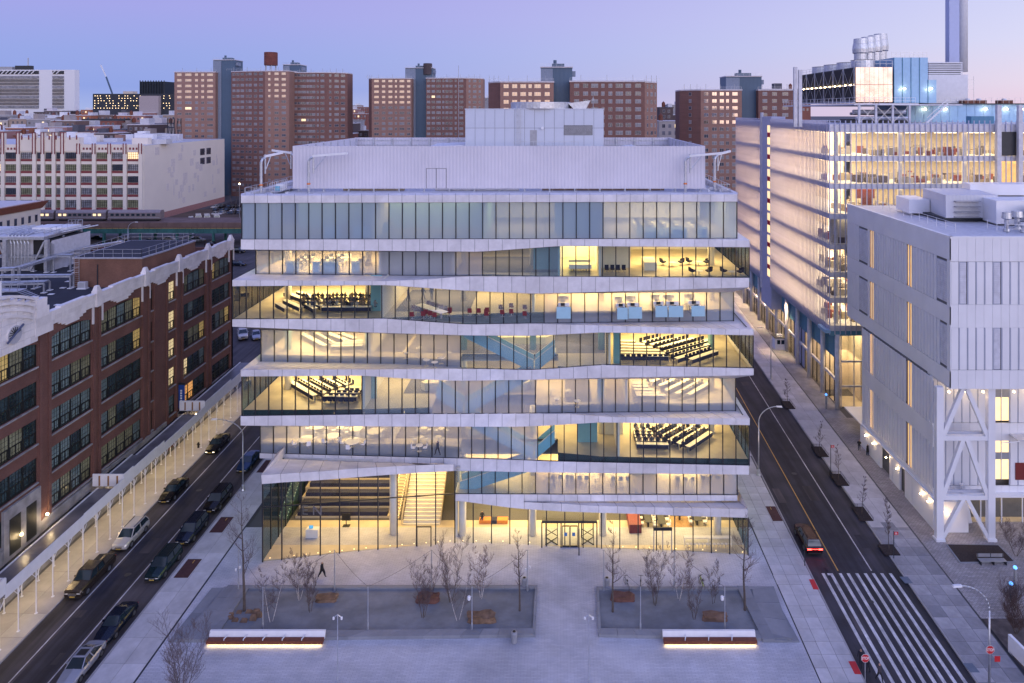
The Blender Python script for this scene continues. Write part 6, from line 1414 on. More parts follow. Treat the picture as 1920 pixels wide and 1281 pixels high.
# near curved pediment with emblem
pz = lambda y: 30.6+1.5*max(0, 1-((y-69.0)/6.2)**2)
ys_ = [58+i*1.0 for i in range(19)]
for i, y in enumerate(ys_[:-1]):
    zt = min(pz(y), pz(y+1)) if abs(y-69) < 6 else 29.6
    if y >= 75.0: zt = 30.9
    zz_ = 25.9
    while zz_ < zt-.1:
        z1_ = min(zz_+.75, zt); block(y, y+1.0, zz_, z1_, d1=.18+.10*(zz_ > 29.2), name='pediment_block'); zz_ = z1_
for k in range(4): block(75.6+k*.0, 77.2+.35*k, 25.3-.0+ (3-k)*1.0+1.1, 26.4+(3-k)*1.0+1.1, d1=.34-.03*k, name='pediment_pier')
def arcband(z_off, w_, d):
    m = MB(); n = 16
    for i in range(n):
        y0_ = 62.8+12.4*i/n; y1_ = 62.8+12.4*(i+1)/n
        m.hexa([(BX+.1,y0_,pz(y0_)-z_off),(BX+d,y0_,pz(y0_)-z_off),(BX+d,y1_,pz(y1_)-z_off),(BX+.1,y1_,pz(y1_)-z_off)],[(BX+.1,y0_,pz(y0_)-z_off+w_),(BX+d,y0_,pz(y0_)-z_off+w_),(BX+d,y1_,pz(y1_)-z_off+w_),(BX+.1,y1_,pz(y1_)-z_off+w_)],M_terra)
    m.build('arched_moulding', loft)
for zo, d in ((0,.62),(.7,.5),(1.4,.4),(2.1,.32)): arcband(zo, .3, d)
m = MB(); n = 20
cyl = [(BX+.34, 72.6+.95*math.cos(2*math.pi*i/n), 27.7+.95*math.sin(2*math.pi*i/n)) for i in range(n)]; m.face(cyl, mat('emblem_relief', (.42,.42,.46), .6))
for i in range(n): a_, b_ = cyl[i], cyl[(i+1)%n]; m.face([a_, b_, (BX+.1,b_[1],b_[2]), (BX+.1,a_[1],a_[2])], M_terra)
em = m.build('emblem', loft)
m = MB()
for k in range(9):
    a_ = math.radians(20+k*22); m.beam((BX+.36,72.6,27.7),(BX+.36,72.6+.8*math.cos(a_),27.7+.8*math.sin(a_)),.05,.08,M_dark)
m.beam((BX+.4,71.5,27.1),(BX+.4,73.7,28.5),.1,.22,mat('emblem_blue', (.10,.12,.22), .5)); m.build('emblem_rays', em)
m = MB(); m.box(-140, BX-.3, 48, y_last, 25.8, 26.0, M_roofdark); m.build('roof', loft)
m = MB(); m.box(-140, BX, 48, 50, 0, 27, M_brick); m.build('end_wall', loft)
# banner sign
p = P(340.5, 748, BY(336)); m = MB(); m.box(BX+.05, BX+1.0, 104.4, 104.5, 6.0, 9.6, mat('banner_blue', (.01,.06,.28), .6)); m.box(BX+.05, BX+1.0, 104.38, 104.52, 9.6, 9.9, M_dark); m.box(BX+.05,BX+1.0,104.38,104.52,5.6,6.0,M_dark)
t = solo(m, 'banner_sign', 'vertical blue banner sign on the brick wall above the white shed gate', 'sign')
m = MB()
for i in range(6): m.box(BX+.35, BX+.62, 104.37, 104.385, 6.7+i*.38, 6.95+i*.38, M_white)
m.build('lettering', t)
# roof bulkhead of brick with railing, ladder, ac unit
M_brick2 = brickmat('bulkhead_brick', (.20,.085,.05), (.26,.115,.07), (.16,.10,.08), .21, .075, .9, .012, var=.3)
bh = thing('roof_bulkhead', 'orange brown brick bulkhead on the loft roof with railing on top', 'rooftop block', (-66, 100, 26))
m = MB(); m.prism([(-70,98.8),(-60.1,98.8),(-59.6,104),(-59.4,112),(-70,112)], 26.0, 30.1, M_brick2); m.build('wall', bh)
m = MB(); m.prism([(-70.1,98.7),(-60.05,98.7),(-59.5,104),(-59.3,112.1),(-70.1,112.1)], 30.1, 30.3, M_galv); m.prism([(-69.8,99),(-60.4,99),(-59.8,104),(-59.7,111.8),(-69.8,111.8)], 30.3, 30.33, M_roofdark); m.build('coping', bh)
for a, b, n in (((-69.9,98.9,30.3),(-60.2,98.9,30.3),7),((-60.2,98.9,30.3),(-59.5,111.9,30.3),8),((-69.9,98.9,30.3),(-69.9,111.9,30.3),8),((-69.9,111.9,30.3),(-59.5,111.9,30.3),6)): railing(a, b, 1.15, n, M_galv, bh)
m = MB(); m.box(-66.6,-66.45,98.74,98.8,26,29.3,M_dark); m.build('drain_pipe', bh)
m = MB()
for x_ in (-69.7,-69.0): m.tube((x_,98.5,26),(x_,98.5,31.2),.035,M_galv,4)
for i in range(17): m.tube((-69.7,98.5,26.2+i*.29),(-69.0,98.5,26.2+i*.29),.02,M_galv,4)
for i in range(5):
    z_ = 28.3+i*.7
    for k in range(6): a0 = math.pi+math.pi*k/6; a1 = a0+math.pi/6; m.tube((-69.35+.4*math.cos(a0),98.5+.65*math.sin(a0),z_),(-69.35+.4*math.cos(a1),98.5+.65*math.sin(a1),z_),.02,M_white,4)
m.build('cage_ladder', bh, kind='stuff')
m = MB(); m.box(-68.6,-67.5,97.6,98.2,26.15,27.0,M_lightgrey); m.box(-68.7,-67.4,97.5,98.3,26.0,26.15,M_white)
for i in range(6): m.box(-68.55,-67.6,97.57,97.6,26.28+i*.11,26.32+i*.11,M_grey)
solo(m, 'condenser_unit', 'small grey condenser unit at the foot of the brick bulkhead', 'condenser')
# steel dunnage frames and pipe racks on the dark roof
def rack(pts, zt, label, w=1.1, z0=26.0, legs=True, cat='pipe rack'):
    t = thing('pipe_rack', label, cat, (pts[0][0], pts[0][1], z0))
    for (xa,ya),(xb_,yb_) in zip(pts, pts[1:]):
        d = Vector((xb_-xa, yb_-ya, 0)); ln = d.length; d.normalize(); nn = Vector((-d.y, d.x, 0))*w/2
        m = MB()
        for s in (-1,1): m.beam(Vector((xa,ya,zt))+nn*s, Vector((xb_,yb_,zt))+nn*s, .12, .22, M_galv)
        for i in range(int(ln/1.0)): c = Vector((xa,ya,zt))+d*i*1.0; m.beam(c-nn, c+nn, .06, .06, M_galv)
        for f in (-.5, 0, .5): m.tube(Vector((xa,ya,zt+.2))+nn*f*1.2, Vector((xb_,yb_,zt+.2))+nn*f*1.2, .08, M_galv, 6)
        m.build('rack_beam', t)
        if legs:
            k = max(2, int(ln/5)+1)
            for i in range(k):
                c = Vector((xa,ya,0))+d*ln*i/(k-1)
                for s in (-1,1): q = c+nn*s; m = MB(); m.box(q.x-.09,q.x+.09,q.y-.09,q.y+.09,z0,zt,M_galv); m.box(q.x-.3,q.x+.3,q.y-.3,q.y+.3,z0,z0+.08,M_white); m.build('post', t)
p_ = lambda px, py, z: (lambda v: (v.x, v.y))(Z(px, py, z))
rack([p_(0,508,28), p_(30,507,28), p_(150,470,28), p_(230,456,28)], 28.2, 'long bent pipe rack crossing the loft roof towards the elevated line')
rack([p_(0,520,27.6), p_(135,519,27.6)], 27.7, 'straight low pipe rack across the middle of the loft roof', w=.7)
rack([p_(0,482,28.2), p_(137,481,28.2)], 28.3, 'straight pipe rack at the far side of the loft roof', w=1.2)
rack([p_(0,534,27.2), p_(88,531,27.2)], 27.3, 'low walkway frame near the curved pediment', w=1.4)
t = thing('roof_platform_stair', 'small galvanised platform with stairs behind the curved pediment', 'platform', (-78,88,26))
m = MB(); a_ = Z(2,548,27.2); m.box(a_.x-3,a_.x+2.2,a_.y,a_.y+1.6,27.2,27.3,M_galv); m.build('deck', t)
for k in range(8): m = MB(); m.box(a_.x+2.2+k*.32,a_.x+2.55+k*.32,a_.y,a_.y+1.4,27.1-k*.15,27.14-k*.15,M_galv); m.build('tread', t)
railing((a_.x-3,a_.y,27.3),(a_.x+2.2,a_.y,27.3),1.0,5,M_galv,t); railing((a_.x-3,a_.y+1.6,27.3),(a_.x+2.2,a_.y+1.6,27.3),1.0,5,M_galv,t)
m = MB(); q = Z(2,545,28.4); m.box(q.x-1.2,q.x+.05,q.y,q.y+.06,26.4,29.6,M_white); solo(m, 'roof_sign_board', 'white board standing at the left edge on the loft roof', 'board')
# small roof pads
for i, (px, py) in enumerate([(118,540),(128,528),(140,512),(122,500),(96,552),(30,525),(108,572),(60,503)]):
    q = Z(px, py, 26.01); m = MB(); m.box(q.x-.35,q.x+.35,q.y-.25,q.y+.25,26.0,26.07,M_white); m.build('roof_pad', loft)
# raised mechanical platform with louvred house
mp = thing('mechanical_platform', 'large grey steel mechanical platform with pipes and louvred house above the loft roof', 'mechanical plant', (-92, 108, 26))
PZ = 31.6
y0, y1 = 108.0, 118.0; xr = X(155, y1)
m = MB(); m.prism([(X(-60,y0),y0),(X(82,y0),y0),(xr,y1),(X(-60,y1),y1)], PZ-.5, PZ-.1, M_galv); m.prism([(X(-60,y0),y0+.2),(X(80,y0),y0+.2),(xr-.3,y1),(X(-60,y1),y1)], PZ-.1, PZ, M_lightgrey); m.build('deck', mp)
for px, y_ in ((10,y0),(88,y0+.2),(150,y1-.2),(-30,y0)): x_ = X(px,y_); m = MB(); m.box(x_-.28,x_+.28,y_-.25,y_+.25,26,PZ-.5,M_galv); m.build('post', mp)
m = MB(); m.beam((X(-5,y0),y0,PZ-.5),(X(14,y0),y0,27.5),.25,.25,M_galv); m.beam((X(57,y0),y0,26.2),(X(83,y0),y0,PZ-.8),.25,.25,M_galv); m.beam((X(120,112),112,PZ-.5),(X(98,112),112,27.2),.2,.2,M_galv); m.build('brace', mp)
m = MB(); m.box(X(15,y0+1),X(62,y0+1),y0+1,y1-1,26,PZ-.6,M_lightgrey); m.box(X(57,y0+1.1),X(95,y0+1.1),y0+1.1,y1-1.2,26,PZ-.7,M_black)
m.build('plant_housing', mp)
m = MB(); a_, b_ = X(97,y0+1), X(140,y1-2); m.hexa([(a_,y0+1,26),(b_,y0+1,26),(b_,y1,26),(a_,y1,26)],[(a_,y0+1,PZ-.8),(b_,y0+1,28.4),(b_,y1,28.4),(a_,y1,PZ-.8)],M_lightgrey)
for i in range(9): x_ = a_+.3+i*(b_-a_-.4)/9; m.box(x_,x_+.08,y0+.96,y0+1,26.2,PZ-1.2-(x_-a_)*.45,M_grey)
m.build('louvred_house', mp)
for i in range(6):
    x_ = X(20+i*6.5,y0+.4); m = MB(); m.tube((x_,y0+.5,26.3),(x_,y0+.5,30.4),.12,M_galv,6); m.tube((x_,y0+.5,30.4),(x_-.5,y0+.6,PZ+.1),.12,M_galv,6); m.tube((x_-.5,y0+.6,PZ+.1),(x_-1.2,y0+4,PZ+.4),.12,M_galv,6); m.build('conduit', mp)
for i in range(10):
    x_ = X(-30,110)+i*1.35; m = MB(); m.tube((x_,y0+.8+.2*i,PZ+.25),(x_+1.5,y1-1,PZ+.35),.11,M_galv,6); m.build('pipe', mp)
m = MB(); m.box(X(60,113),X(125,113),113,116.5,PZ,PZ+.6,M_white); m.build('duct', mp)
railing((X(128,y1-.4),y1-.4,PZ),(xr,y1-.1,PZ),1.15,4,M_galv,mp); railing((X(84,y0),y0,PZ),(xr,y1,PZ),1.15,7,M_galv,mp)
# ================================================================= SIDEWALK SHED
sh = thing('sidewalk_shed', 'long white sidewalk shed with slim columns along the brick loft building', 'sidewalk shed', (-55, 85, gz(85)))
SX = -53.5
segs = [(40,63.9,4.9,6.25),(63.9,66.2,5.1,6.7),(66.2,77.2,4.6,5.9),(77.2,84.2,4.75,6.0),(84.2,86.2,4.75,6.5),(86.2,91.2,4.9,6.3),(91.2,93.0,4.7,6.2),(93.0,103.6,4.65,5.85),(103.6,112,4.75,6.5),(112,122,4.7,6.2)]
for a, b, h0, h1 in segs:
    k = max(1, int((b-a)/2.4))
    for i in range(k):
        y0_, y1_ = a+(b-a)*i/k, a+(b-a)*(i+1)/k-.015
        m = MB(); m.gbox(SX-.08, SX, y0_, y1_, h0, h1, M_white); m.build('fascia_board', sh)
decks = [(40,66.2,4.95),(66.2,84.2,4.8),(84.8,91.0,5.3),(91.2,103.4,4.8),(103.8,122,5.2)]
M_deck = mat('shed_deck', (.16,.155,.17), .35, var=.35, scale=.5)
for a, b, h in decks:
    n = int((b-a)/3)
    for i in range(max(1,n)):
        y0_, y1_ = a+(b-a)*i/max(1,n), a+(b-a)*(i+1)/max(1,n)-.02; m = MB(); m.gbox(-56.6, SX-.1, y0_, y1_, h-.12, h, M_deck); m.build('deck_board', sh)
    m = MB(); m.gbox(-56.72, -56.6, a, b, h-.1, h+.12, M_white); m.build('deck_edge', sh)
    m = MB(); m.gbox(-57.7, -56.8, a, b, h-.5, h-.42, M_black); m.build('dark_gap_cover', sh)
for yy, h in ((66.3,5.0),(84.3,5.0),(103.7,5.2)):
    m = MB(); m.box(-57.4, SX-.1, yy, yy+.12, gz(yy)+h, gz(yy)+h+1.5, M_white); bd = m.build('end_board', sh)
    for k in range(3): x_ = -56.6+k*1.1; m = MB(); m.box(x_, x_+.16, yy-.1, yy, gz(yy)+h+.1, gz(yy)+h+1.3, mat('timber_post', (.30,.16,.07), .8) if 'timber_post' not in MATS else MATS['timber_post']); m.build('timber_post', bd)
cm = {}
y = 58.6
while y < 121:
    z_ = gz(y)+K
    for x_, nm in ((SX-.1, 'o'), (-56.9, 'i')):
        m = MB(); m.lathe((x_, y, z_), [(.16,0),(.16,.04),(.055,.06),(.055,3.7),(.08,4.2),(.08,4.55)], M_white, 8)
        m.tube((x_, y, z_+3.7), (x_, y+.6, z_+4.45), .035, M_white, 5); m.tube((x_, y, z_+3.7), (x_, y-.6, z_+4.45), .035, M_white, 5)
        m.build('column', sh)
    y += 2.32
for a, b in ((60,80),(80,100),(100,121)):
    m = MB(); m.gbox(-56.5, -56.35, a, b, 4.25, 4.45, M_grey); m.build('beam', sh)
# lamps hanging under the shed
for i in range(13):
    y_ = 62+i*4.7; x_ = -55.2; z_ = gz(y_)+4.3
    m = MB(); m.box(x_-.12, x_+.12, y_-.3, y_+.3, z_, z_+.08, M_warmlamp); m.build('shed_lamp', sh)
    area('shed_light', (x_, y_, z_-.05), 1.4, 3.0, 75, (1,.74,.42))
    if i in (1,3,5,6,8,10):
        pass
# ================================================================= ELEVATED RAILWAY, TRAIN, CARS BEHIND
M_green = mat('viaduct_green', (.03,.13,.12), .6, var=.25, scale=.3)
M_browndeck = mat('viaduct_brown', (.16,.10,.085), .8, var=.25, scale=.3)
el = thing('elevated_viaduct', 'green steel elevated railway viaduct behind the brick loft building', 'viaduct', (-120, 243, gz(243)))
vy, vz = 243.0, 9.5
for i in range(20):
    xa = -230+i*13.0; m = MB(); m.box(xa+.06, xa+12.94, vy, vy+.35, vz-1.5, vz+.2, M_green)
    for k in range(9): m.box(xa+.6+k*1.45, xa+.75+k*1.45, vy-.12, vy, vz-1.4, vz+.15, M_green)
    m.build('girder', el)
    m = MB(); m.box(xa+.04, xa+12.96, vy-.2, vy-.05, vz+.6, vz+2.2, M_browndeck)
    for k in range(6): m.box(xa+.5+k*2.1, xa+.6+k*2.1, vy-.3, vy-.2, vz+.3, vz+2.3, M_browndeck)
    m.build('parapet_wall', el)
    m = MB(); m.box(xa+3, xa+3.7, vy+.1, vy+.9, gz(vy), vz-1.5, M_green); m.build('column', el)
    m = MB(); m.box(xa+3, xa+3.7, vy+9.1, vy+9.9, gz(vy), vz-1.5, M_green); m.build('column', el)
m = MB(); m.box(-230, 30, vy-.15, vy-.0, vz+.22, vz+.45, mat('yellow_rail', (.40,.26,.10), .6)); m.build('cable_tray', el)
m = MB(); m.box(-230, 30, vy+.4, vy+12, vz-.3, vz+2.3, M_browndeck); m.build('deck', el)
tr_ = thing('subway_train', 'brown silver subway train with lit windows running on the elevated line', 'train', (-175, 246, vz+.6))
M_train = mat('train_steel', (.30,.25,.25), .4, .5, var=.15)
cars_x = [(X(300,246), X(202,246)), (X(198,246), X(104,246)), (X(100,246), X(5,246))]
for i, (b_, a_) in enumerate(cars_x):
    m = MB(); z0 = vz+3.1; pr = [(0,0),(2.7,0),(2.8,2.3),(2.3,3.1),(.5,3.1),(0,2.3)]
    k = len(m.v)
    A_ = [(a_, 246+u, z0+v) for u, v in pr]; B_ = [(b_, 246+u, z0+v) for u, v in pr]
    for j in range(6): m.face([A_[j], A_[(j+1)%6], B_[(j+1)%6], B_[j]], M_train)
    m.face(A_, M_train); m.face(list(reversed(B_)), M_train); m.box(a_+1, b_-1, 246.3, 248.4, z0-.7, z0, M_black); cr = m.build('train_car', tr_)
    n = 9
    for j in range(n):
        x_ = a_+1.0+j*(b_-a_-2)/n; w_ = (b_-a_)/n*.55; lit = R.random() < .7
        m = MB(); m.box(x_, x_+w_, 245.96, 245.99, z0+1.15, z0+1.95, M_winlit if lit and i > 0 else M_carglass); m.build('window', cr)
    m = MB(); m.box(a_+.2,b_-.2,245.95,245.98,z0+.55,z0+.7,M_galv); m.build('side_band', cr)
names_ = ['black','dark_blue','silver','white','black','reddened','silver','brown','white','dark_blue']
vis = [(150,443,1,'black'),(185,443,1,'dark_blue'),(225,445,1,'silver'),(300,452,1,'black'),(318,445,1,'white'),(352,455,1,'brown'),(372,447,1,'silver'),(398,455,1,'reddened'),(282,449,1,'black')]
paint('reddened',(.035,.008,.014))
for i, (px, py, sd, c) in enumerate(vis):
    p = G(px, py+6); car('sedan' if i % 3 else 'suv', M_paint[c], '%s car under the elevated line, %s from the left' % (c.replace('_',' ').replace('reddened','dark'), ORD[i]), (p.x,p.y,gz(p.y)+.02), math.pi/2, group='cars under the elevated line', pitch=0, wheels=(i%2==0))
# parked vehicles beyond, near the cream building
for i, (px, py, kd) in enumerate([(372,411,'bus'),(388,411,'bus'),(406,411,'bus'),(358,413,'van')]):
    p = G(px, py+4); car(kd, M_paint['white'], 'white %s parked beside the cream building, %s of the white row' % ('minibus' if kd == 'bus' else 'van', ORD[i]), (p.x,p.y,gz(p.y)+.02), .5, group='white minibuses by the cream building', pitch=0, wheels=False)
k_ = 0
for py in (386, 393, 399):
    for px in (404, 415, 427, 438, 449):
        p = G(px+R.uniform(-2,2), py+4); c = R.choice(['black','dark_blue','silver','white','black','brown'])
        car('suv' if k_ % 2 else 'sedan', M_paint[c], '%s car in the distant lot, %s row, %s from the left' % (c.replace('_',' '), ['back','middle','front'][(386,393,399).index(py)], ORD[(404,415,427,438,449).index(px)]), (p.x,p.y,gz(p.y)+.02), R.uniform(-.3,.3), group='cars in the distant lot', pitch=0, wheels=False); k_ += 1
for i, (px, py, c, kd) in enumerate([(455,632,'white','pickup'),(480,633,'silver','sedan'),(446,474,'black','suv'),(447,498,'dark_blue','sedan')]):
    p = G(px, py); car(kd, M_paint[c], ['white pickup parked between the brick building and the glass building','pale sedan parked beside the white pickup behind the glass building','black suv seen in the gap beside the top glass storey','dark blue sedan low in the gap beside the glass building'][i], (p.x,p.y,gz(p.y)+.02), math.pi/2*(.9 if i > 1 else .3), pitch=0)
# cream corner building far left
M_cream = mat('cream_render', (.62,.55,.47), .8, var=.06, scale=.15)
cb = thing('corner_building', 'small cream corner building with a heavy red brown cornice at the left edge', 'building', (-165, 205, gz(200)))
x1 = -162.0; m = MB(); m.box(-260, x1, 188, 214, 0, 21.4, M_cream); m.build('wall', cb)
m = MB(); m.hexa([(-262,187.6,21.2),(x1+.3,187.6,21.2),(x1+.3,214.4,21.2),(-262,214.4,21.2)],[(-262,186.6,23.3),(x1+1.5,186.6,23.3),(x1+1.5,215.5,23.3),(-262,215.5,23.3)],mat('red_brown_cornice',(.24,.085,.055),.8)); m.build('cornice', cb)
m = MB(); m.box(-260,x1+.2,188,214,23.3,23.5,M_coping); m.build('roof', cb)
for i in range(9):
    for r_ in range(3):
        y_ = 212.2-i*2.7; z_ = 17.2-r_*3.9; m = MB(); m.box(x1,x1+.06,y_-.5,y_+.5,z_,z_+2.1,M_win); w_ = m.build('window', cb); m = MB(); m.box(x1,x1+.14,y_-.6,y_+.6,z_+2.1,z_+2.3,M_winfr); m.build('lintel', w_)
street_lamp(240,470,'street lamp beside the elevated viaduct behind the loft roof',1,Y_=225,h=11,al=2.5)
# ================================================================= RIGHT: WHITE PANEL BUILDING
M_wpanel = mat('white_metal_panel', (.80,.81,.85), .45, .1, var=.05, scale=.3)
M_wpanel2 = mat('white_metal_panel_shaded', (.44,.47,.58), .45, .1, var=.05, scale=.3)  # white panel darkened: shade of recesses and gaps put into the colour
M_winwarm = mat('warm_tall_window', (.8,.5,.2), .3, emit=(1,.56,.18), estr=1.0, var=.4, scale=.8)
M_winwarm2 = mat('bright_tall_window', (.8,.6,.3), .3, emit=(1,.72,.34), estr=1.4, var=.3, scale=.8)
M_wp3 = mat('louvre_panel', (.66,.67,.74), .5)
wb = thing('white_panel_building', 'white metal panelled building with narrow slit windows, raised on a diagonal truss', 'building', (60, 90, gz(90)))
WX, WY, WZT = 46.6, 81.0, 36.35
zf = lambda py: HC-(py-CY)*WY/F
# upper volume
m = MB(); m.box(WX+.12, 92, WY+.12, 109.9, zf(729)+.1, WZT-.1, M_joint); m.build('core', wb)
m = MB(); m.box(46.42, 92, 86, 103.6, gz(104)-1, 18.7, M_joint); m.build('core', wb)
bands = [(WZT, 33.75), (28.25, 26.1), (20.6, 18.6)]       # solid bands on the upper volume
strips_ = [(33.75, 28.25), (26.1, 20.6)]
lower_bands = [(12.7, 10.35), (4.75, 3.9)]; lower_strips = [(18.55, 12.7), (10.35, 4.75)]
def wpanel(x0,x1,y0,y1,z0,z1,name='panel',m_=M_wpanel): q = MB(); q.box(x0,x1,y0,y1,z0,z1,m_); return q.build(name, wb)
# west face, upper: bands of wide panels; strips of slats, louvres and windows
def west(X0, ya, yb, bands_, strips__, wins, louv, first):
    n = int((yb-ya)/1.45)
    for z1, z0 in bands_:
        for i in range(n):
            a = ya+(yb-ya)*i/n; b = ya+(yb-ya)*(i+1)/n-.025; wpanel(X0, X0+.1, a, b, z0+.02, z1-.02)
    for si, (z1, z0) in enumerate(strips__):
        k = int((yb-ya)/.72); w_ = (yb-ya)/k
        for i in range(k):
            a = ya+i*w_; c = a+w_/2
            if any(abs(c-wy) < .62 for wy in wins): continue
            if any(l0 <= c <= l1 for l0, l1 in louv[si]):
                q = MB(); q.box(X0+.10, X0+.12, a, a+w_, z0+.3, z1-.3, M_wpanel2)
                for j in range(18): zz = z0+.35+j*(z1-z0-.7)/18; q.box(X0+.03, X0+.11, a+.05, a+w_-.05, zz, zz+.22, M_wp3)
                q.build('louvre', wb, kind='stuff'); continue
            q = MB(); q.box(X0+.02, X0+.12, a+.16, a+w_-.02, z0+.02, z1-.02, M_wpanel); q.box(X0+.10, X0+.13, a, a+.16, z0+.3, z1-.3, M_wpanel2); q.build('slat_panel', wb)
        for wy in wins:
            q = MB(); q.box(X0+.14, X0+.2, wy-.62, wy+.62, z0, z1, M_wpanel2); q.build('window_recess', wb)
            for s in (-.33, .33):
                q = MB(); q.box(X0+.10, X0+.135, wy+s-.22, wy+s+.22, z0+.05, z1-.05, M_winwarm); wn = q.build('window', wb)
                q = MB(); q.box(X0+.0, X0+.12, wy+s-.28, wy+s-.22, z0+.02, z1-.02, M_wpanel); q.build('fin', wn)
wY = lambda px: WX*F/(px-CX)
west(WX, WY, 109.8, bands, strips_, [wY(1634.5), wY(1705)], [[(81.8,84.2),(wY(1628),wY(1610))],[(81.8,82.9),(wY(1628),wY(1610))]], True)
west(46.25, 84.1, 103.7, lower_bands, lower_strips, [wY(1634.5)*46.25/46.6, wY(1705)*46.25/46.6], [[],[]], False)
m = MB(); m.box(WX-.02, WX+.4, WY, 109.9, WZT-.02, WZT+.25, M_wpanel); m.box(WX, 92, WY-.02, WY+.4, WZT-.02, WZT+.25, M_wpanel); m.build('parapet', wb)
m = MB(); m.box(WX+.15, 92, WY+.15, 109.8, WZT-.5, WZT-.04, M_lightgrey); m.build('roof', wb)
# front face
fb = [(WZT, zf(491)), (zf(571), zf(615)), (zf(694), zf(729))]; fs = [(zf(491.5), zf(571)), (zf(615), zf(693.5))]
xs_ = [WX+i*1.0 for i in range(46)]
for z1, z0 in fb:
    for i in range(0, 44): wpanel(WX+i*1.01, WX+i*1.01+.985, WY, WY+.1, z0+.02, z1-.02)
for si, (z1, z0) in enumerate(fs):
    for i in range(44):
        x = WX+i*1.01; lou = (i in ((1,5,9),(5,))[si]); win = (i, si) in ((9,0),(13,1),(17,0))
        if i in (0,): wpanel(x, x+.985, WY, WY+.1, z0, z1); continue
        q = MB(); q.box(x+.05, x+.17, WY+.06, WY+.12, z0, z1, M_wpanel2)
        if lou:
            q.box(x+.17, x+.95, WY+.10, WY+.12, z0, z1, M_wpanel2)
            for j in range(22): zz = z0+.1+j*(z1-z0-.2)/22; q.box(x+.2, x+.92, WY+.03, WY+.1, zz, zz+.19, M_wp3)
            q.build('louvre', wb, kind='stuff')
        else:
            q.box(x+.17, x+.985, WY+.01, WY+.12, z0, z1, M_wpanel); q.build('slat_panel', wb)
        if win:
            q = MB(); q.box(x+.2, x+.92, WY-.01, WY+.05, z0+.05, z0+(z1-z0)*.46, M_winwarm); q.build('window', wb)
            q = MB(); q.box(x+.2, x+.92, WY-.01, WY+.05, z0+(z1-z0)*.46, z0+(z1-z0)*.62, M_grey); q.build('blind_panel', wb)
# soffit
m = MB(); m.box(WX, 92, WY, 86.4, zf(729)-.05, zf(729)+.015, M_wpanel); m.build('soffit', wb)
# recessed front behind the truss
RY = 85.0
for i in range(46):
    x = 46.3+i*1.0
    hasw = (1895 if False else 0)
    wn = (60.9 <= x < 63.2) ; 
    z0, z1 = 4.9, zf(729)
    lit_cols = {8:M_winwarm2,9:M_winwarm2,15:M_winwarm,16:M_winwarm}
    if i not in lit_cols:
        for a, b in ((4.9, 10.4), (12.7, z1)):
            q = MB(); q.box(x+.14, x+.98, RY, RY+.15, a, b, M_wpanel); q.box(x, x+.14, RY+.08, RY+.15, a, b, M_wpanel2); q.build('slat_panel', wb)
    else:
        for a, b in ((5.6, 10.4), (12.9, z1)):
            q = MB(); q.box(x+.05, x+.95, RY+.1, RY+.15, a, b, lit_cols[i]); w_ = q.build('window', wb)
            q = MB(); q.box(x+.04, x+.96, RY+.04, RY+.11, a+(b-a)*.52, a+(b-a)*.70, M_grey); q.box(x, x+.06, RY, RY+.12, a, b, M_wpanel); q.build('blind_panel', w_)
    wpanel(x, x+.98, RY-.05, RY+.1, 10.45, 12.65); wpanel(x, x+.98, RY-.05, RY+.1, 3.65, 4.85)
# ground floor
m = MB(); m.box(46.4, 50.0, 83.0, 84.9, gz(83), 4.0, M_wpanel); m.build('ground_wall', wb)
m = MB(); m.box(50,92,89,89.2,gz(83),4.0,M_wallin); m.box(50,92,85,97,gz(86)+.0,gz(86)+.17,M_floor_warm); m.build('lobby_wall', wb)
for i in range(12):
    x = 50.1+i*2.6; q = MB(); q.face([(x,RY,gz(RY)+.1),(x+2.55,RY,gz(RY)+.1),(x+2.55,RY,3.6),(x,RY,3.6)], M_hall); q.build('shop_glass', wb); q = MB(); q.box(x-.06,x+.06,RY-.06,RY+.06,gz(RY),3.7,M_wpanel); q.build('mullion', wb)
area('lobby_light', (62, 87, 3.5), 23, 3.5, 1300, (1,.68,.34))
t = thing('lobby_door', 'white framed glass double door under the white building near the right edge', 'door', (65,84.9,gz(85)))
for x_ in (62.6+1.2, 64.7, 65.8): m = MB(); m.box(x_,x_+.14,84.75,84.9,gz(85)+.1,3.0,M_white); m.build('jamb', t)
m = MB(); m.box(63.8,65.9,84.75,84.9,2.85,3.05,M_white); m.build('header', t)
# ground wall west side with recessed doors and small spots
m = MB()
for a, b, m_ in ((83.5,88.5,M_wpanel),(88.6,90.4,M_wpanel),(91.8,93.6,M_wpanel),(93.7,94.6,M_wpanel),(97.2,103.7,M_wpanel)):
    q = MB(); q.box(46.0, 46.3, a, b, gz(a)-.2, 3.95, m_); q.build('ground_wall', wb)
for a, b in ((90.5,91.7),(94.7,95.8),(95.9,97.1)):
    q = MB(); q.box(46.5, 46.6, a, b, gz(a), 3.9, M_carglass); q.build('shop_glass', wb)
m = MB(); m.box(46.0, 92, 84.0, 109.5, 3.9, 4.1, M_wpanel); m.build('soffit', wb)
spots = [(84.3,0),(86.0,0),(92.0,0),(95.0,0),(99.0,0),(101.4,0)]
for y_, _ in spots:
    m = MB(); m.lathe((45.75,y_,3.2), [(.08,0),(.13,.08),(.08,.16)], M_warmlamp, 8); m.build('wall_spot', wb); point('wall_spot_light', (45.6,y_,3.35), 22, (1,.66,.34), .08)
for x_ in (48.2, 50.3, 52.4, 56.2, 58.5, 61.5): m = MB(); m.tube((x_-.35,84.3,17.3),(x_,84.0,17.0),.03,M_grey,4); m.lathe((x_,84.0,16.85), [(.1,0),(.15,.1),(.08,.18)], M_warmlamp, 8); m.build('wall_spot', wb)
point('soffit_light', (50.5,83.4,16.6), 60, (1,.7,.4), .2); point('soffit_light', (59,83.4,16.6), 60, (1,.7,.4), .2)
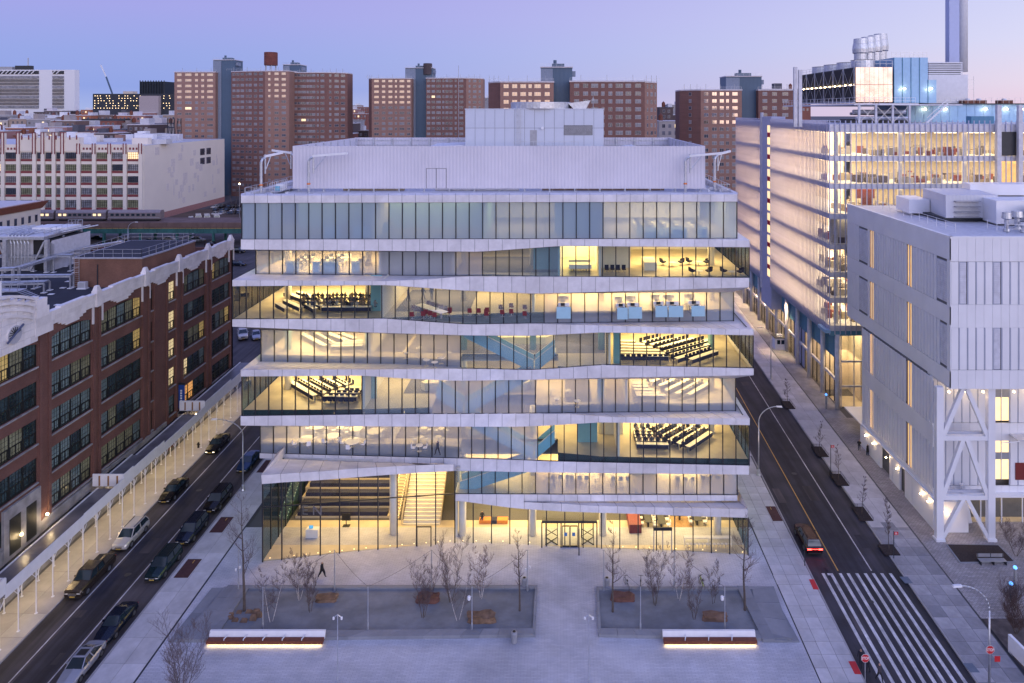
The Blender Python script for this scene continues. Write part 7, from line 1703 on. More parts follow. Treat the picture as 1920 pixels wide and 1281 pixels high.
m = MB(); m.lathe((47.2,82.7,2.6), [(.1,0),(.16,.1),(.08,.18)], M_warmlamp, 8); m.build('wall_spot', wb); point('truss_light', (47.6,82.0,2.7), 45, (1,.66,.34), .15)
m = MB(); m.box(56.2,60.5,83.2,84.9,11.2,11.35,M_lightgrey); m.build('canopy_shelf', wb); m = MB(); m.beam((53.2,81.6,11.8),(56.3,83.2,11.2),.06,.1,M_wpanel); m.build('canopy_stay', wb)
# the truss
tx0, tx1, TY = (1757.5-CX)*81.6/F+.25, (1858-CX)*81.6/F, 81.7
trs = thing('steel_truss', 'tall white steel truss of stacked diagonal braces under the overhanging white building', 'truss', (50,TY,gz(TY)))
zb_ = gz(TY)+K
q = MB(); q.box(tx0-.42,tx0+.42,TY-.3,TY+.3,zb_,zf(729)+.0,M_wpanel); q.build('column', trs); q = MB(); q.box(tx1-.42,tx1+.42,TY-.3,TY+.3,zb_,zf(729)+.0,M_wpanel); q.build('column', trs)
zs = [zb_+.25, HC-(931-CY)*TY/F, HC-(820-CY)*TY/F, zf(729)]
for zz in zs[1:3]: q = MB(); q.box(tx0+.42,tx1-.42,TY-.22,TY+.22,zz-.32,zz+.2,M_wpanel); q.box(tx0+.5,tx1-.5,TY+.5,TY+.75,zz+.15,zz+.45,M_wpanel2); q.build('cross_beam', trs)
xm = (tx0+tx1)/2
for a, b in zip(zs, zs[1:]):
    for s, xx in ((-1, tx0+.4), (1, tx1-.4)): q = MB(); q.beam((xx, TY, a+.1), (xm+s*.25, TY, b-.25), .5, .42, M_wpanel); q.build('brace', trs)
q = MB(); q.beam((xm+2.6,85,zb_+.1),(xm+1.3,84.4,zs[1]),.4,.4,M_wpanel); q.build('brace', trs)
for xx in (tx0,tx1): q = MB(); q.box(xx-.55,xx+.55,TY-.45,TY+.45,zb_-.05,zb_+.25,M_wpanel); q.build('base_plate', trs)
q = MB(); q.box(61.2,64.5,83.9,84.0,5.6,10.2,M_red) if False else q.box(57.0,58.2,84.9,84.98,5.6,7.7,mat('red_interior',(.14,.015,.015),.6,emit=(1,.1,.05),estr=.02)); q.build('red_window', wb)
# roof plant on the white building
t = thing('rooftop_air_handler', 'large white ribbed air handling unit on the roof of the white building', 'air handler', (58,93,WZT))
m = MB()
a0, a1 = Z(1664,400,WZT), Z(1770,432,WZT)
M_ahu = ribmat('ahu_ribbed', (.60,.61,.66), .5, .5)
m = MB(); m.prism([(53.2,93.5),(60.3,93.5),(62.0,102),(54.6,102)], WZT+.5, WZT+3.6, M_ahu); m.build('casing', t)
m = MB(); m.prism([(51.0,99),(54.0,99),(54.5,104),(51.6,104)], WZT+.3, WZT+2.3, M_wpanel); m.build('side_casing', t)
m = MB(); m.prism([(58.0,90.2),(66.0,90.2),(66.5,94.5),(58.4,94.5)], WZT+.2, WZT+3.3, M_wpanel); m.box(60.0,61.2,90.1,90.2,WZT+.9,WZT+1.8,M_dark); m.box(63.4,65.0,90.1,90.2,WZT+1.2,WZT+2.3,M_grey); m.build('front_casing', t)
m = MB(); m.prism([(60.5,100),(70,100),(70.5,103),(61,103)], WZT+2.8, WZT+4.4, M_wpanel); m.build('top_duct', t)
for k in range(4): m = MB(); m.box(54.3+k*.0,57.7,92.9,93.5,WZT+.6+k*.72,WZT+.7+k*.72,M_grey); m.build('louvre_blade', t)
m = MB(); m.box(53,62,93.6,102,WZT+.1,WZT+.5,M_dark); m.build('curb', t)
for i, (x_, y_, r_, h_, lab) in enumerate([(56.6,86.0,.5,2.4,'silver flared exhaust fan on the roof edge of the white building'),(58.3,85.3,.55,1.3,'low round exhaust fan right of the flared one'),(59.7,85.2,.5,1.2,'second low round exhaust fan near the roof edge'),(59.0,87.6,.6,2.3,'dark mouthed square exhaust elbow behind the low fans')]):
    m = MB(); m.lathe((x_,y_,WZT), [(r_*.8,0),(r_*.7,.3),(r_*.5,.35),(r_*.5,h_*.6),(r_*1.15,h_*.68),(r_,h_)], M_galv, 14); m.lathe((x_,y_,WZT+h_*.98), [(r_*.85,0),(r_*.85,.03)], M_black, 12); solo(m, 'exhaust_fan', lab, 'exhaust fan')
for i in range(3):
    x_ = 61.6+i*1.25; m = MB(); m.box(x_-.45,x_+.45,87.4,89.2,WZT,WZT+2.4,M_galv)
    for k in range(5): a0_ = math.pi*k/5; a1_ = math.pi*(k+1)/5; m.hexa([(x_-.45,88.3-.9*math.cos(a0_),WZT+2.4),(x_+.45,88.3-.9*math.cos(a0_),WZT+2.4),(x_+.45,88.3-.9*math.cos(a1_),WZT+2.4),(x_-.45,88.3-.9*math.cos(a1_),WZT+2.4)],[(x_-.45,88.3-.9*math.cos(a0_),WZT+2.4+.5*math.sin(a0_)),(x_+.45,88.3-.9*math.cos(a0_),WZT+2.4+.5*math.sin(a0_)),(x_+.45,88.3-.9*math.cos(a1_),WZT+2.4+.5*math.sin(a1_)),(x_-.45,88.3-.9*math.cos(a1_),WZT+2.4+.5*math.sin(a1_))],M_galv)
    solo(m, 'roof_vent_cowl', ['left','middle','right'][i]+' one of three rounded metal vent cowls on the white building roof', 'vent cowl')
m = MB(); m.prism([(64.5,93),(92,93),(92,108),(64.0,108)], WZT, WZT+1.2, M_wpanel); m.hexa([(64.5,93,WZT+1.2),(92,93,WZT+1.2),(92,108,WZT+1.2),(64,108,WZT+1.2)],[(64.8,94,WZT+1.6),(92,94,WZT+1.6),(92,108,WZT+3.2),(64.5,108,WZT+3.2)],M_ahu); solo(m, 'sloped_skylight_house', 'broad sloping white roof house at the right edge of the white building', 'roof house')
railing((49.0,84.0,WZT+.2),(49.5,106,WZT+.2),1.1,10,M_white,wb); railing((54.8,83.2,WZT+.2),(66,83.2,WZT+.2),1.1,5,M_white,wb); railing((54.8,83.2,WZT+.2),(54.8,87,WZT+.2),1.1,2,M_white,wb)

# ================================================================= GLASS LAB TOWER
LX, LY = 45.8, 115.0
lz = lambda py: HC-(py-CY)*LY/F
M_labglass = glassmat('lab_glass', (.92,.92,.90), .06, (.7,.7,.8), refl=.06)
M_labfrit = glassmat('lab_printed_glass', (.94,.92,.90), .42, (.78,.74,.80), refl=.12, rough=.12, trans=.62)
M_labblue = ribmat('lab_blue_panel', (.10,.27,.38), .8, .3)
M_labblue2 = mat('light_blue_panel', (.27,.47,.68), .35, .1, var=.06)
M_lavpan = mat('lavender_spandrel', (.46,.48,.62), .5, var=.05)
M_labwarm = mat('lab_interior_wall', (.75,.66,.52), .7)
lab = thing('glass_lab_tower', 'large glass laboratory tower glowing warm inside behind printed glass fins and blue panels', 'building', (70, 140, gz(140)))
zsl = [49.2, 43.9, 39.2, 34.1, 29.0, 24.3, 20.0, 15.3]     # slab levels from the top down
XE = 92.0; YB = 175.0
GY0, GY1 = 146.0, 153.5   # recessed shaft
for i, z_ in enumerate(zsl):
    th = 1.25 if i == 0 else .85
    m = MB(); m.box(LX+.3, XE, LY+.3, YB, z_-th, z_, M_ceil if i else M_lightgrey); m.build('floor_slab', lab)
    m = MB(); m.box(LX-.0, XE, LY, LY+.28, z_-th-.0, z_+.05, M_lightgrey); m.build('spandrel', lab)
    n = 10
    for j in range(n): a = LY+.3+(GY0-LY-.3)*j/n; b = LY+.3+(GY0-LY-.3)*(j+1)/n-.03; m = MB(); m.box(LX+.02, LX+.28, a, b, z_-th+.1, z_+.08, M_lavpan); m.build('spandrel', lab)
    for j in range(6): a = GY1+(YB-GY1)*j/6; b = GY1+(YB-GY1)*(j+1)/6-.03; m = MB(); m.box(LX+.02, LX+.28, a, b, z_-th+.1, z_+.08, M_lavpan); m.build('spandrel', lab)
m = MB(); m.box(LX+9, XE, 127.5, 127.8, 5, 48.5, M_labwarm); m.box(LX+7.5, LX+7.8, 127.5, YB, 15, 48.5, M_labwarm); m.build('core_wall', lab)
# panes: printed glass to the west, clear bays to the front
for i in range(len(zsl)-1):
    z1, z0 = zsl[i]-1.25 if i == 0 else zsl[i]-.85, zsl[i+1]
    for (a0_, b0_, n, m_) in ((LY+5.5, GY0, 6, M_labfrit), (GY1, YB, 5, M_labfrit)):
        for j in range(n): a = a0_+(b0_-a0_)*j/n; b = a0_+(b0_-a0_)*(j+1)/n; m = MB(); m.face([(LX,a,z0-.1),(LX,b-.03,z0-.1),(LX,b-.03,z1+.1),(LX,a,z1+.1)], m_); m.build('glass_pane', lab)
    m = MB(); m.face([(LX,LY,z0),(LX,LY+5.4,z0),(LX,LY+5.4,z1),(LX,LY,z1)], M_labglass); m.build('glass_pane', lab)
    for j in range(14): a = LX+(XE-LX)*j/14; b = LX+(XE-LX)*(j+1)/14; m = MB(); m.face([(a,LY,z0),(b-.03,LY,z0),(b-.03,LY,z1),(a,LY,z1)], M_labglass); m.build('glass_pane', lab)
# fins
finw = MB().box(-.06,.06,-.22,-.04,0,49.9-13.9,M_lavpan).mesh('glass_fin')
for i in range(52):
    x = LX+i*.90; link('glass_fin', finw, lab, loc=(x-70, LY-140, 13.9-gz(140)))
finv = MB().box(-.30,-.12,-.03,.03,0,49.9-13.9,mat('printed_fin', (.45,.44,.56), .35)).mesh('glass_fin')
for i in range(46):
    y = LY+.4+i*.68; link('glass_fin', finv, lab, loc=(LX-70, y-140, 13.9-gz(140)))
for i in range(24):
    y = GY1+i*.9; link('glass_fin', finv, lab, loc=(LX-70, y-140, 13.9-gz(140)))
# shaft with red and pale panels
m = MB(); m.box(LX+.0, LX+3, GY0+.1, GY1-.1, 9, 50.3, M_lavpan); m.build('stair_shaft', lab)
m = MB(); m.box(LX-.2, LX+.3, GY1-.9, GY1, 12, 51.2, M_lightgrey); m.build('shaft_frame', lab)
for i in range(7):
    z0 = 15.8+i*4.75; 
    for a, b, mm in ((0,1.5,M_winwarm2),(1.6,2.5,M_red),(2.6,4.1,M_winlit)): m = MB(); m.box(LX-.1, LX+.02, GY0+.4, GY0+2.6, z0+a, z0+b, mm); m.build('shaft_panel', lab)
# lit floors: long ceiling tubes and lights
for i in range(len(zsl)-1):
    zc = zsl[i]-(1.4 if i == 0 else 1.0)
    if i == 3: e = 8
    else: e = 15
    area('lab_light', (69.5, LY+4.6, zc), 44, 7.5, e*44*7, (1,.76,.44)); area('lab_light', (LX+4, 138, zc), 6.5, 40, 26*6.5*40, (1,.72,.44)); area('lab_light', (LX+4, 164, zc), 6.5, 20, 15*6.5*20, (1,.68,.42))
    for k in range(12): m = MB(); m.box(LX+1.4, LX+1.6, 121+k*2.1, 122.7+k*2.1, zc-.1, zc-.04, M_tube); m.build('ceiling_tube', lab)
    for k in range(8): m = MB(); m.box(50+k*5.1, 53.8+k*5.1, LY+3.2, LY+3.35, zc-.1, zc-.04, M_tube); m.build('ceiling_tube', lab)
# columns and furniture clutter behind the front glass
for x in (47.6, 58.5, 69.5, 80.5): m = MB(); m.tube((x, LY+1.6, 15), (x, LY+1.6, 48.2), .38, M_lightgrey, 10); m.build('column', lab)
CLUT = [mat('clutter_%d' % i, c, .8) for i, c in enumerate([(.10,.08,.09),(.22,.05,.04),(.35,.33,.33),(.30,.27,.24),(.40,.33,.24),(.55,.50,.42)])]
for i in range(len(zsl)-1):
    z0 = zsl[i+1]; m = MB()
    for k in range(130 if i < 3 else 40):
        x = R.uniform(LX+1.5, XE-1) if i < 3 else R.uniform(LX+1.0, LX+8); y = R.uniform(LY+1, LY+9); w_ = R.uniform(.3,1.4); h = R.uniform(.5,1.5); m.box(x,x+w_,y,y+R.uniform(.3,.8),z0+.02,z0+h,R.choice(CLUT))
        if k % 3 == 0: m.box(x+.1,x+.2,y,y+.1,z0+.02,z0+R.uniform(1.6,2.6),CLUT[2])
    m.build('laboratory_furnishings', lab, kind='stuff')
for a, b in ((3,34.1),):
    m = MB(); m.box(LX+1, 56, LY+2.2, LY+2.4, 29.1, 33, M_lightgrey); m.build('inner_wall', lab)
for i, (px0_, px1_, py0_, py1_) in enumerate([(1607,1640,355,372),(1617,1636,372,384)]): m = MB(); Yq = LY+2.5; m.box(X(px0_,Yq),X(px1_,Yq),Yq,Yq+.6,HC-(py1_-CY)*Yq/F,HC-(py0_-CY)*Yq/F,CLUT[1]); m.build('red_stair_wall', lab)
# orange stair core to the right
m = MB(); Yq = LY+1.0; m.box(X(1871,Yq),X(1905,Yq),Yq,Yq+.2,20,43,M_winwarm); m.build('orange_wall', lab)
m = MB(); m.box(X(1871,LY)-.0,X(1905,LY),LY-.26,LY-.2,44,48,M_dark); m.build('dark_panel', lab)
m = MB()
for px in (1872, 1912): x_ = X(px,LY-.8); m.box(x_-.35,x_+.35,LY-1.1,LY-.5,2,52.5,M_lightgrey)
m.build('steel_frame', lab)
# base: blue panels under the overhang, columns, storefront
SXX = 47.9
for j in range(34):
    y = 116.2+j*1.65
    if GY0-.6 < y < GY1-.5: continue
    m = MB(); m.box(SXX, SXX+.2, y, y+1.6, 8.9, 14.6, M_labblue); m.build('blue_panel', lab)
m = MB(); m.box(LX+.1, XE, LY+.1, YB, 13.6, 14.4, M_labblue); m.build('soffit', lab)
for j in range(10):
    y = 115.2+j*6.35; m = MB(); m.tube((47.25+.0*j,y,gz(y)),(47.25,y,13.8),.40,M_lightgrey,12); m.build('column', lab, smooth=True)
for j in range(30):
    y = 116.2+j*2.0
    m = MB(); m.face([(SXX+.1,y,gz(y)),(SXX+.1,y+1.95,gz(y)),(SXX+.1,y+1.95,8.9),(SXX+.1,y,8.9)], M_labglass if j not in (8,9,10) else M_lavpan); m.build('shop_glass', lab)
    m = MB(); m.box(SXX,SXX+.15,y-.05,y+.05,gz(y),8.9,M_dark); m.build('mullion', lab)
for (zA) in (4.6,):
    for j in range(9): a = 115.6+j*6.35; m = MB(); m.beam((47.5,a,zA+gz(a)),(47.5,a+5.4,zA+gz(a+5.4)),.35,.4,M_lightgrey); m.build('transom', lab)
for j in range(8):
    x = 48.2+j*2.2; m = MB(); m.face([(x,LY+1,gz(LY)),(x+2.15,LY+1,gz(LY)),(x+2.15,LY+1,13.5),(x,LY+1,13.5)], M_labglass); m.build('shop_glass', lab); m = MB(); m.box(x-.06,x+.06,LY+.9,LY+1.1,gz(LY),13.5,M_lightgrey); m.build('mullion', lab)
for zz in (4.6, 8.8): m = MB(); m.box(48.2,66,LY+.9,LY+1.1,zz,zz+.3,M_lightgrey); m.build('transom', lab)
m = MB(); m.box(SXX+4.5,SXX+4.7,118,176,0,13,M_labwarm); m.box(48,70,LY+8,LY+8.2,0,13,M_labwarm); m.box(SXX,70,LY+1,176,gz(115),gz(115)+.15,M_floor_warm); m.build('lobby_wall', lab)
area('lobby_light', (SXX+2.2, 146, 8.5), 4, 56, 15*4*56, (1,.68,.34)); area('lobby_light', (56, LY+4, 12.8), 14, 5, 25*70, (1,.72,.38))
m = MB(); m.box(53,54,LY+3,LY+4,gz(115)+.15,1.9,mat('orange_seat',(.6,.12,.02),.6)); m.box(55,57,LY+7.9,LY+8,4.6,6.2,M_dark); m.build('lobby_display', lab)
for j in range(8): # light pools on the far sidewalk
    y_ = 140+j*7.5; area('soffit_downlight', (46.4,y_,12.9), .5, .5, 260, (1,.66,.34), spread=60)
m = MB(); m.box(LX-.8,LX+.1,LY-.4,LY+3,14.2,14.7,M_labblue2); m.build('corner_plate', lab)
# booth
b = G(1461,655); t = thing('guard_booth', 'small white guard booth with flat dark roof on the right sidewalk', 'booth', (b.x,b.y,b.z+K))
m = MB(); m.box(b.x-1.15,b.x+1.15,b.y-1,b.y+1,b.z+K,b.z+K+2.5,M_white); m.build('wall', t)
for x_ in (-.75,.1): m = MB(); m.box(b.x+x_,b.x+x_+.65,b.y-1.03,b.y-1.0,b.z+K+1.25,b.z+K+2.1,M_carglass); m.build('window', t)
m = MB(); m.box(b.x-1.35,b.x+1.35,b.y-1.2,b.y+1.2,b.z+K+2.5,b.z+K+2.65,M_dark); m.box(b.x-.5,b.x+.5,b.y-.4,b.y+.4,b.z+K+2.65,b.z+K+3.0,M_white); m.build('roof', t)
# roof level plant of the lab
PL = 52.8
m = MB(); m.box(50, 100, LY+1, 165, 49.2, 49.3, M_lightgrey); m.build('roof', lab)
t = thing('lab_roof_platform', 'white raised steel platform with railings and piping on the roof of the glass lab tower', 'platform', (75,125,49.2))
m = MB(); m.box(53, 64, 122, 160, PL-.25, PL, M_lightgrey); m.box(64.01, 76, 128, 160, PL-.25, PL, M_lightgrey); m.build('deck', t)
for i in range(4):
    x_ = 54+i*3.0; m = MB(); m.box(x_-.18,x_+.18,122,122.3,49.2,PL-.25,M_lightgrey); m.build('post', t)
    if i < 3: m = MB(); m.beam((x_,122.15,49.4),(x_+3.0,122.15,PL-.3),.08,.08,M_galv); m.beam((x_+3.0,122.15,49.4),(x_,122.15,PL-.3),.08,.08,M_galv); m.build('brace', t)
for i, (zz, r_) in enumerate(((50.2,.35),(51.3,.45),(51.0,.25))): m = MB(); m.tube((54,123.5+i*1.2,zz),(63.5,123.5+i*1.2,zz),r_,M_galv,8); m.build('pipe', t)
m = MB(); m.box(53,64,124.6,128,49.3,50.0,M_dark); m.build('pipe_tray', t)
railing((53,122,PL),(64,122,PL),1.1,12,M_white,t); railing((53,122,PL),(53,160,PL),1.1,20,M_white,t)
for x_, h0, h1 in ((X(1492,124),48.6,59.5),(X(1501,124),48.6,59.0)): m = MB(); m.box(x_-.3,x_+.3,124,124.5,h0,h1,M_lightgrey); m.build('mast_post', t)
m = MB(); m.beam((X(1648,120),120,52.7),(X(1722,120),120,52.7),.25,.3,M_white)
for i in range(12): f = i/12; m.box(X(1737,119)+f*3.6,X(1737,119)+f*3.6+.35,118.8,119.9,49.4+f*3.2,49.47+f*3.2,M_white)
m.beam((X(1737,119),118.8,50.3),(X(1776,119),118.8,53.6),.08,.1,M_white); m.beam((X(1737,119),118.8,49.5),(X(1776,119),118.8,52.8),.1,.25,M_white); m.build('access_stair', t)
ct = thing('cooling_tower', 'long dark louvred cooling tower block with a mirror polished steel end', 'cooling tower', (60,140,PL))
M_steel = mat('mirror_steel', (.50,.42,.40), .12, 1.0, var=.25, scale=.5, bump=.25)
by_ = 130.0; bx0, bx1 = X(1604,by_), X(1673,by_); bz0, bz1 = HC+(CY-192)*by_/F, HC+(CY-126)*by_/F
m = MB(); m.box(bx0,bx1,by_,160,bz0,bz1,M_dark); m.build('casing', ct)
wq = (bx1-bx0)/8
for r_ in range(2):
    for i in range(8): m = MB(); m.box(bx0+i*wq+.02,bx0+(i+1)*wq-.02,by_-.08,by_,bz0+r_*(bz1-bz0)/2+.05,bz0+(r_+1)*(bz1-bz0)/2-.03,M_steel); m.build('steel_panel', ct)
for k in range(6):
    y_ = by_+.3+k*5.0; m = MB(); m.box(bx0-.12,bx0,y_,y_+.25,bz0,bz1,M_galv); m.box(bx0-.08,bx0-.0,y_+.3,y_+4.4,bz0+.2,bz0+3.1,M_black); m.box(bx0-.08,bx0,y_+.3,y_+4.4,bz0+3.5,bz1-.2,M_black)
    m.beam((bx0-.14,y_+.2,bz0+.2),(bx0-.14,y_+4.9,bz1-.2),.05,.08,M_galv); m.beam((bx0-.14,y_+4.9,bz0+.2),(bx0-.14,y_+.2,bz1-.2),.05,.08,M_galv); m.build('louvre_bay', ct)
    for s in (.9,3.3): m = MB(); m.lathe((bx0-.4,y_+s,bz0+3.2), [(.12,0),(.2,.12),(.1,.25)], M_warmlamp, 8); m.build('bay_lamp', ct)
m = MB(); m.box(bx0-.5,bx0,by_,160,bz0-.1,bz0+.1,M_lightgrey); m.box(bx0-.45,bx0,by_,160,bz0+3.15,bz0+3.25,M_lightgrey); m.build('walkway', ct)
for k in range(4): m = MB(); m.lathe((bx0+3.2,by_+4+k*6.8,bz1), [(2.3,0),(2.2,1.5),(2.3,1.6)], M_galv, 18); m.build('fan_shroud', ct)
railing((bx0,by_,bz1),(bx0,160,bz1),1.0,14,M_galv,ct); railing((bx0,by_,bz1),(bx1,by_,bz1),1.3,6,M_galv,ct)
for i in range(4):
    Yq = 141+ (3-i)*3.2; x_ = X([1665-15,1645,1636,1622][0]-i*0,Yq) if False else X([1651,1640,1627,1613][i], Yq); r_ = X(1660,Yq)-X(1647,Yq); zb1 = HC+(CY-124)*Yq/F; zt1 = HC+(CY-(64+i*3))*Yq/F
    m = MB(); h = zt1-zb1; m.lathe((x_,Yq,zb1), [(r_*.85,0),(r_*.85,h*.45),(r_*1.05,h*.48),(r_*1.08,h*.62),(r_*1.0,h*.80),(r_*.95,h*.81),(r_*.9,h)], M_galv, 20)
    solo(m, 'exhaust_cowl', ['nearest and tallest','second','third','farthest'][i]+' silver exhaust cowl in the row above the cooling tower', 'exhaust cowl', smooth=False)
bp = thing('blue_penthouse', 'pale blue ribbed plant house beside the polished steel box on the lab roof', 'plant house', (73,131,PL))
Yq = 131.0
for (p0,p1,pt,pb) in ((1676,1740,108,193),(1740,1756,150,193)):
    n = 4 if p1-p0 > 30 else 1
    for i in range(n):
        a, b = X(p0+(p1-p0)*i/n,Yq), X(p0+(p1-p0)*(i+1)/n,Yq); m = MB(); m.box(a+.03,b-.03,Yq,Yq+9,HC+(CY-pb)*Yq/F,HC+(CY-pt)*Yq/F,M_labblue2); m.box(a-.04,a+.04,Yq-.12,Yq,HC+(CY-pb)*Yq/F,HC+(CY-pt)*Yq/F,M_labblue); m.build('blue_panel', bp)
railing((X(1672,Yq),Yq,HC+(CY-108)*Yq/F),(X(1738,Yq),Yq,HC+(CY-108)*Yq/F),1.0,8,M_galv,bp)
for px in (1696,1746): m = MB(); m.lathe((X(px,Yq-.5),Yq-.5,HC+(CY-168)*Yq/F), [(.14,0),(.24,.12),(.12,.28)], M_warmlamp, 8); m.build('wall_lamp', bp); point('penthouse_light', (X(px,Yq-.9),Yq-.9,HC+(CY-168)*Yq/F), 30, (1,.88,.72), .15)
m = MB(); Yq = 140; m.box(X(1741,Yq),X(1815,Yq),Yq,Yq+9,PL-2,HC+(CY-140)*Yq/F,M_white); wpl = m.build('plinth', bp)
for i in range(6): m = MB(); z_ = HC+(CY-139+i*4)*Yq/F; m.box(X(1741,Yq),X(1805,Yq),Yq,Yq+.4,z_,z_+.25,M_white); m.build('louvre_blade', bp)
m = MB(); m.box(X(1743,Yq),X(1803,Yq),Yq+.3,Yq+8,HC+(CY-141)*Yq/F,HC+(CY-118)*Yq/F,M_dark); m.build('louvre_core', bp)
st_ = thing('boiler_stack', 'very tall pale grey blue chimney stack rising out of the picture above the lab roof', 'chimney', (82,142,PL))
m = MB(); m.box(X(1780,142),X(1799,142),142,143.5,HC+(CY-118)*142/F,100,mat('stack_blue', (.46,.52,.74), .5, var=.03)); m.build('flue_casing', st_); m = MB(); m.tube((X(1805,143),143,HC+(CY-135)*143/F),(X(1805,143),143,100),.95,M_white,16); m.build('flue', st_, smooth=True)
m = MB()
for i in range(3): z_ = HC+(CY-150-i*9)*142/F; m.box(X(1816,142),X(1826,142),142,142.1,z_,z_+.06,M_galv)
m.tube((X(1826,142),142,HC+(CY-190)*142/F),(X(1826,142),142,HC+(CY-143)*142/F),.05,M_galv,4); m.build('side_ladder', st_)
# long blue strip house to the right with lamps
ls = thing('blue_roof_wing', 'long pale blue roof wing with round wall lamps, right edge of lab roof', 'plant house', (90,135,49.3))
Yq = 136.0
for i in range(17):
    a, b = X(1700+i*16,Yq), X(1716+i*16,Yq); m = MB(); m.box(a+.03,b-.03,Yq,Yq+14,49.2,HC+(CY-196)*Yq/F,M_labblue2); m.build('blue_panel', ls)
m = MB(); m.box(X(1700,Yq),X(1990,Yq),Yq-.6,Yq+14,HC+(CY-196)*Yq/F,HC+(CY-194)*Yq/F,M_dark); m.build('roof_edge', ls)
for px in (1735,1774,1849,1888,1918): m = MB(); m.lathe((X(px,Yq-.4),Yq-.4,HC+(CY-206)*Yq/F), [(.14,0),(.24,.12),(.12,.28)], M_warmlamp, 8); m.build('wall_lamp', ls); point('wing_light', (X(px,Yq-.9),Yq-.9,HC+(CY-206)*Yq/F), 22, (1,.88,.72), .15)
railing((X(1760,Yq),Yq,HC+(CY-194)*Yq/F),(X(1980,Yq),Yq,HC+(CY-194)*Yq/F),1.1,20,M_galv,ls)
for i, (a, b) in enumerate(((1820,1842),(1843,1862),(1890,1912))): m = MB(); z_ = HC+(CY-194)*Yq/F; m.box(X(a,Yq),X(b,Yq),Yq+2,Yq+4,z_,z_+.7,M_wood); m.lathe((X((a+b)/2,Yq),Yq+3,z_+.7), [(.5,0),(.4,.3)], M_galv, 10); solo(m, 'roof_fan_unit', '%s dark red fan unit on top of the blue roof wing' % ORD[i], 'fan unit')
m = MB(); m.box(X(1821,118),X(1864,118),118,119.5,49.3,50.6,M_labblue); solo(m, 'blue_roof_box', 'dark blue box on the lab roof edge below the blue wing', 'roof box')
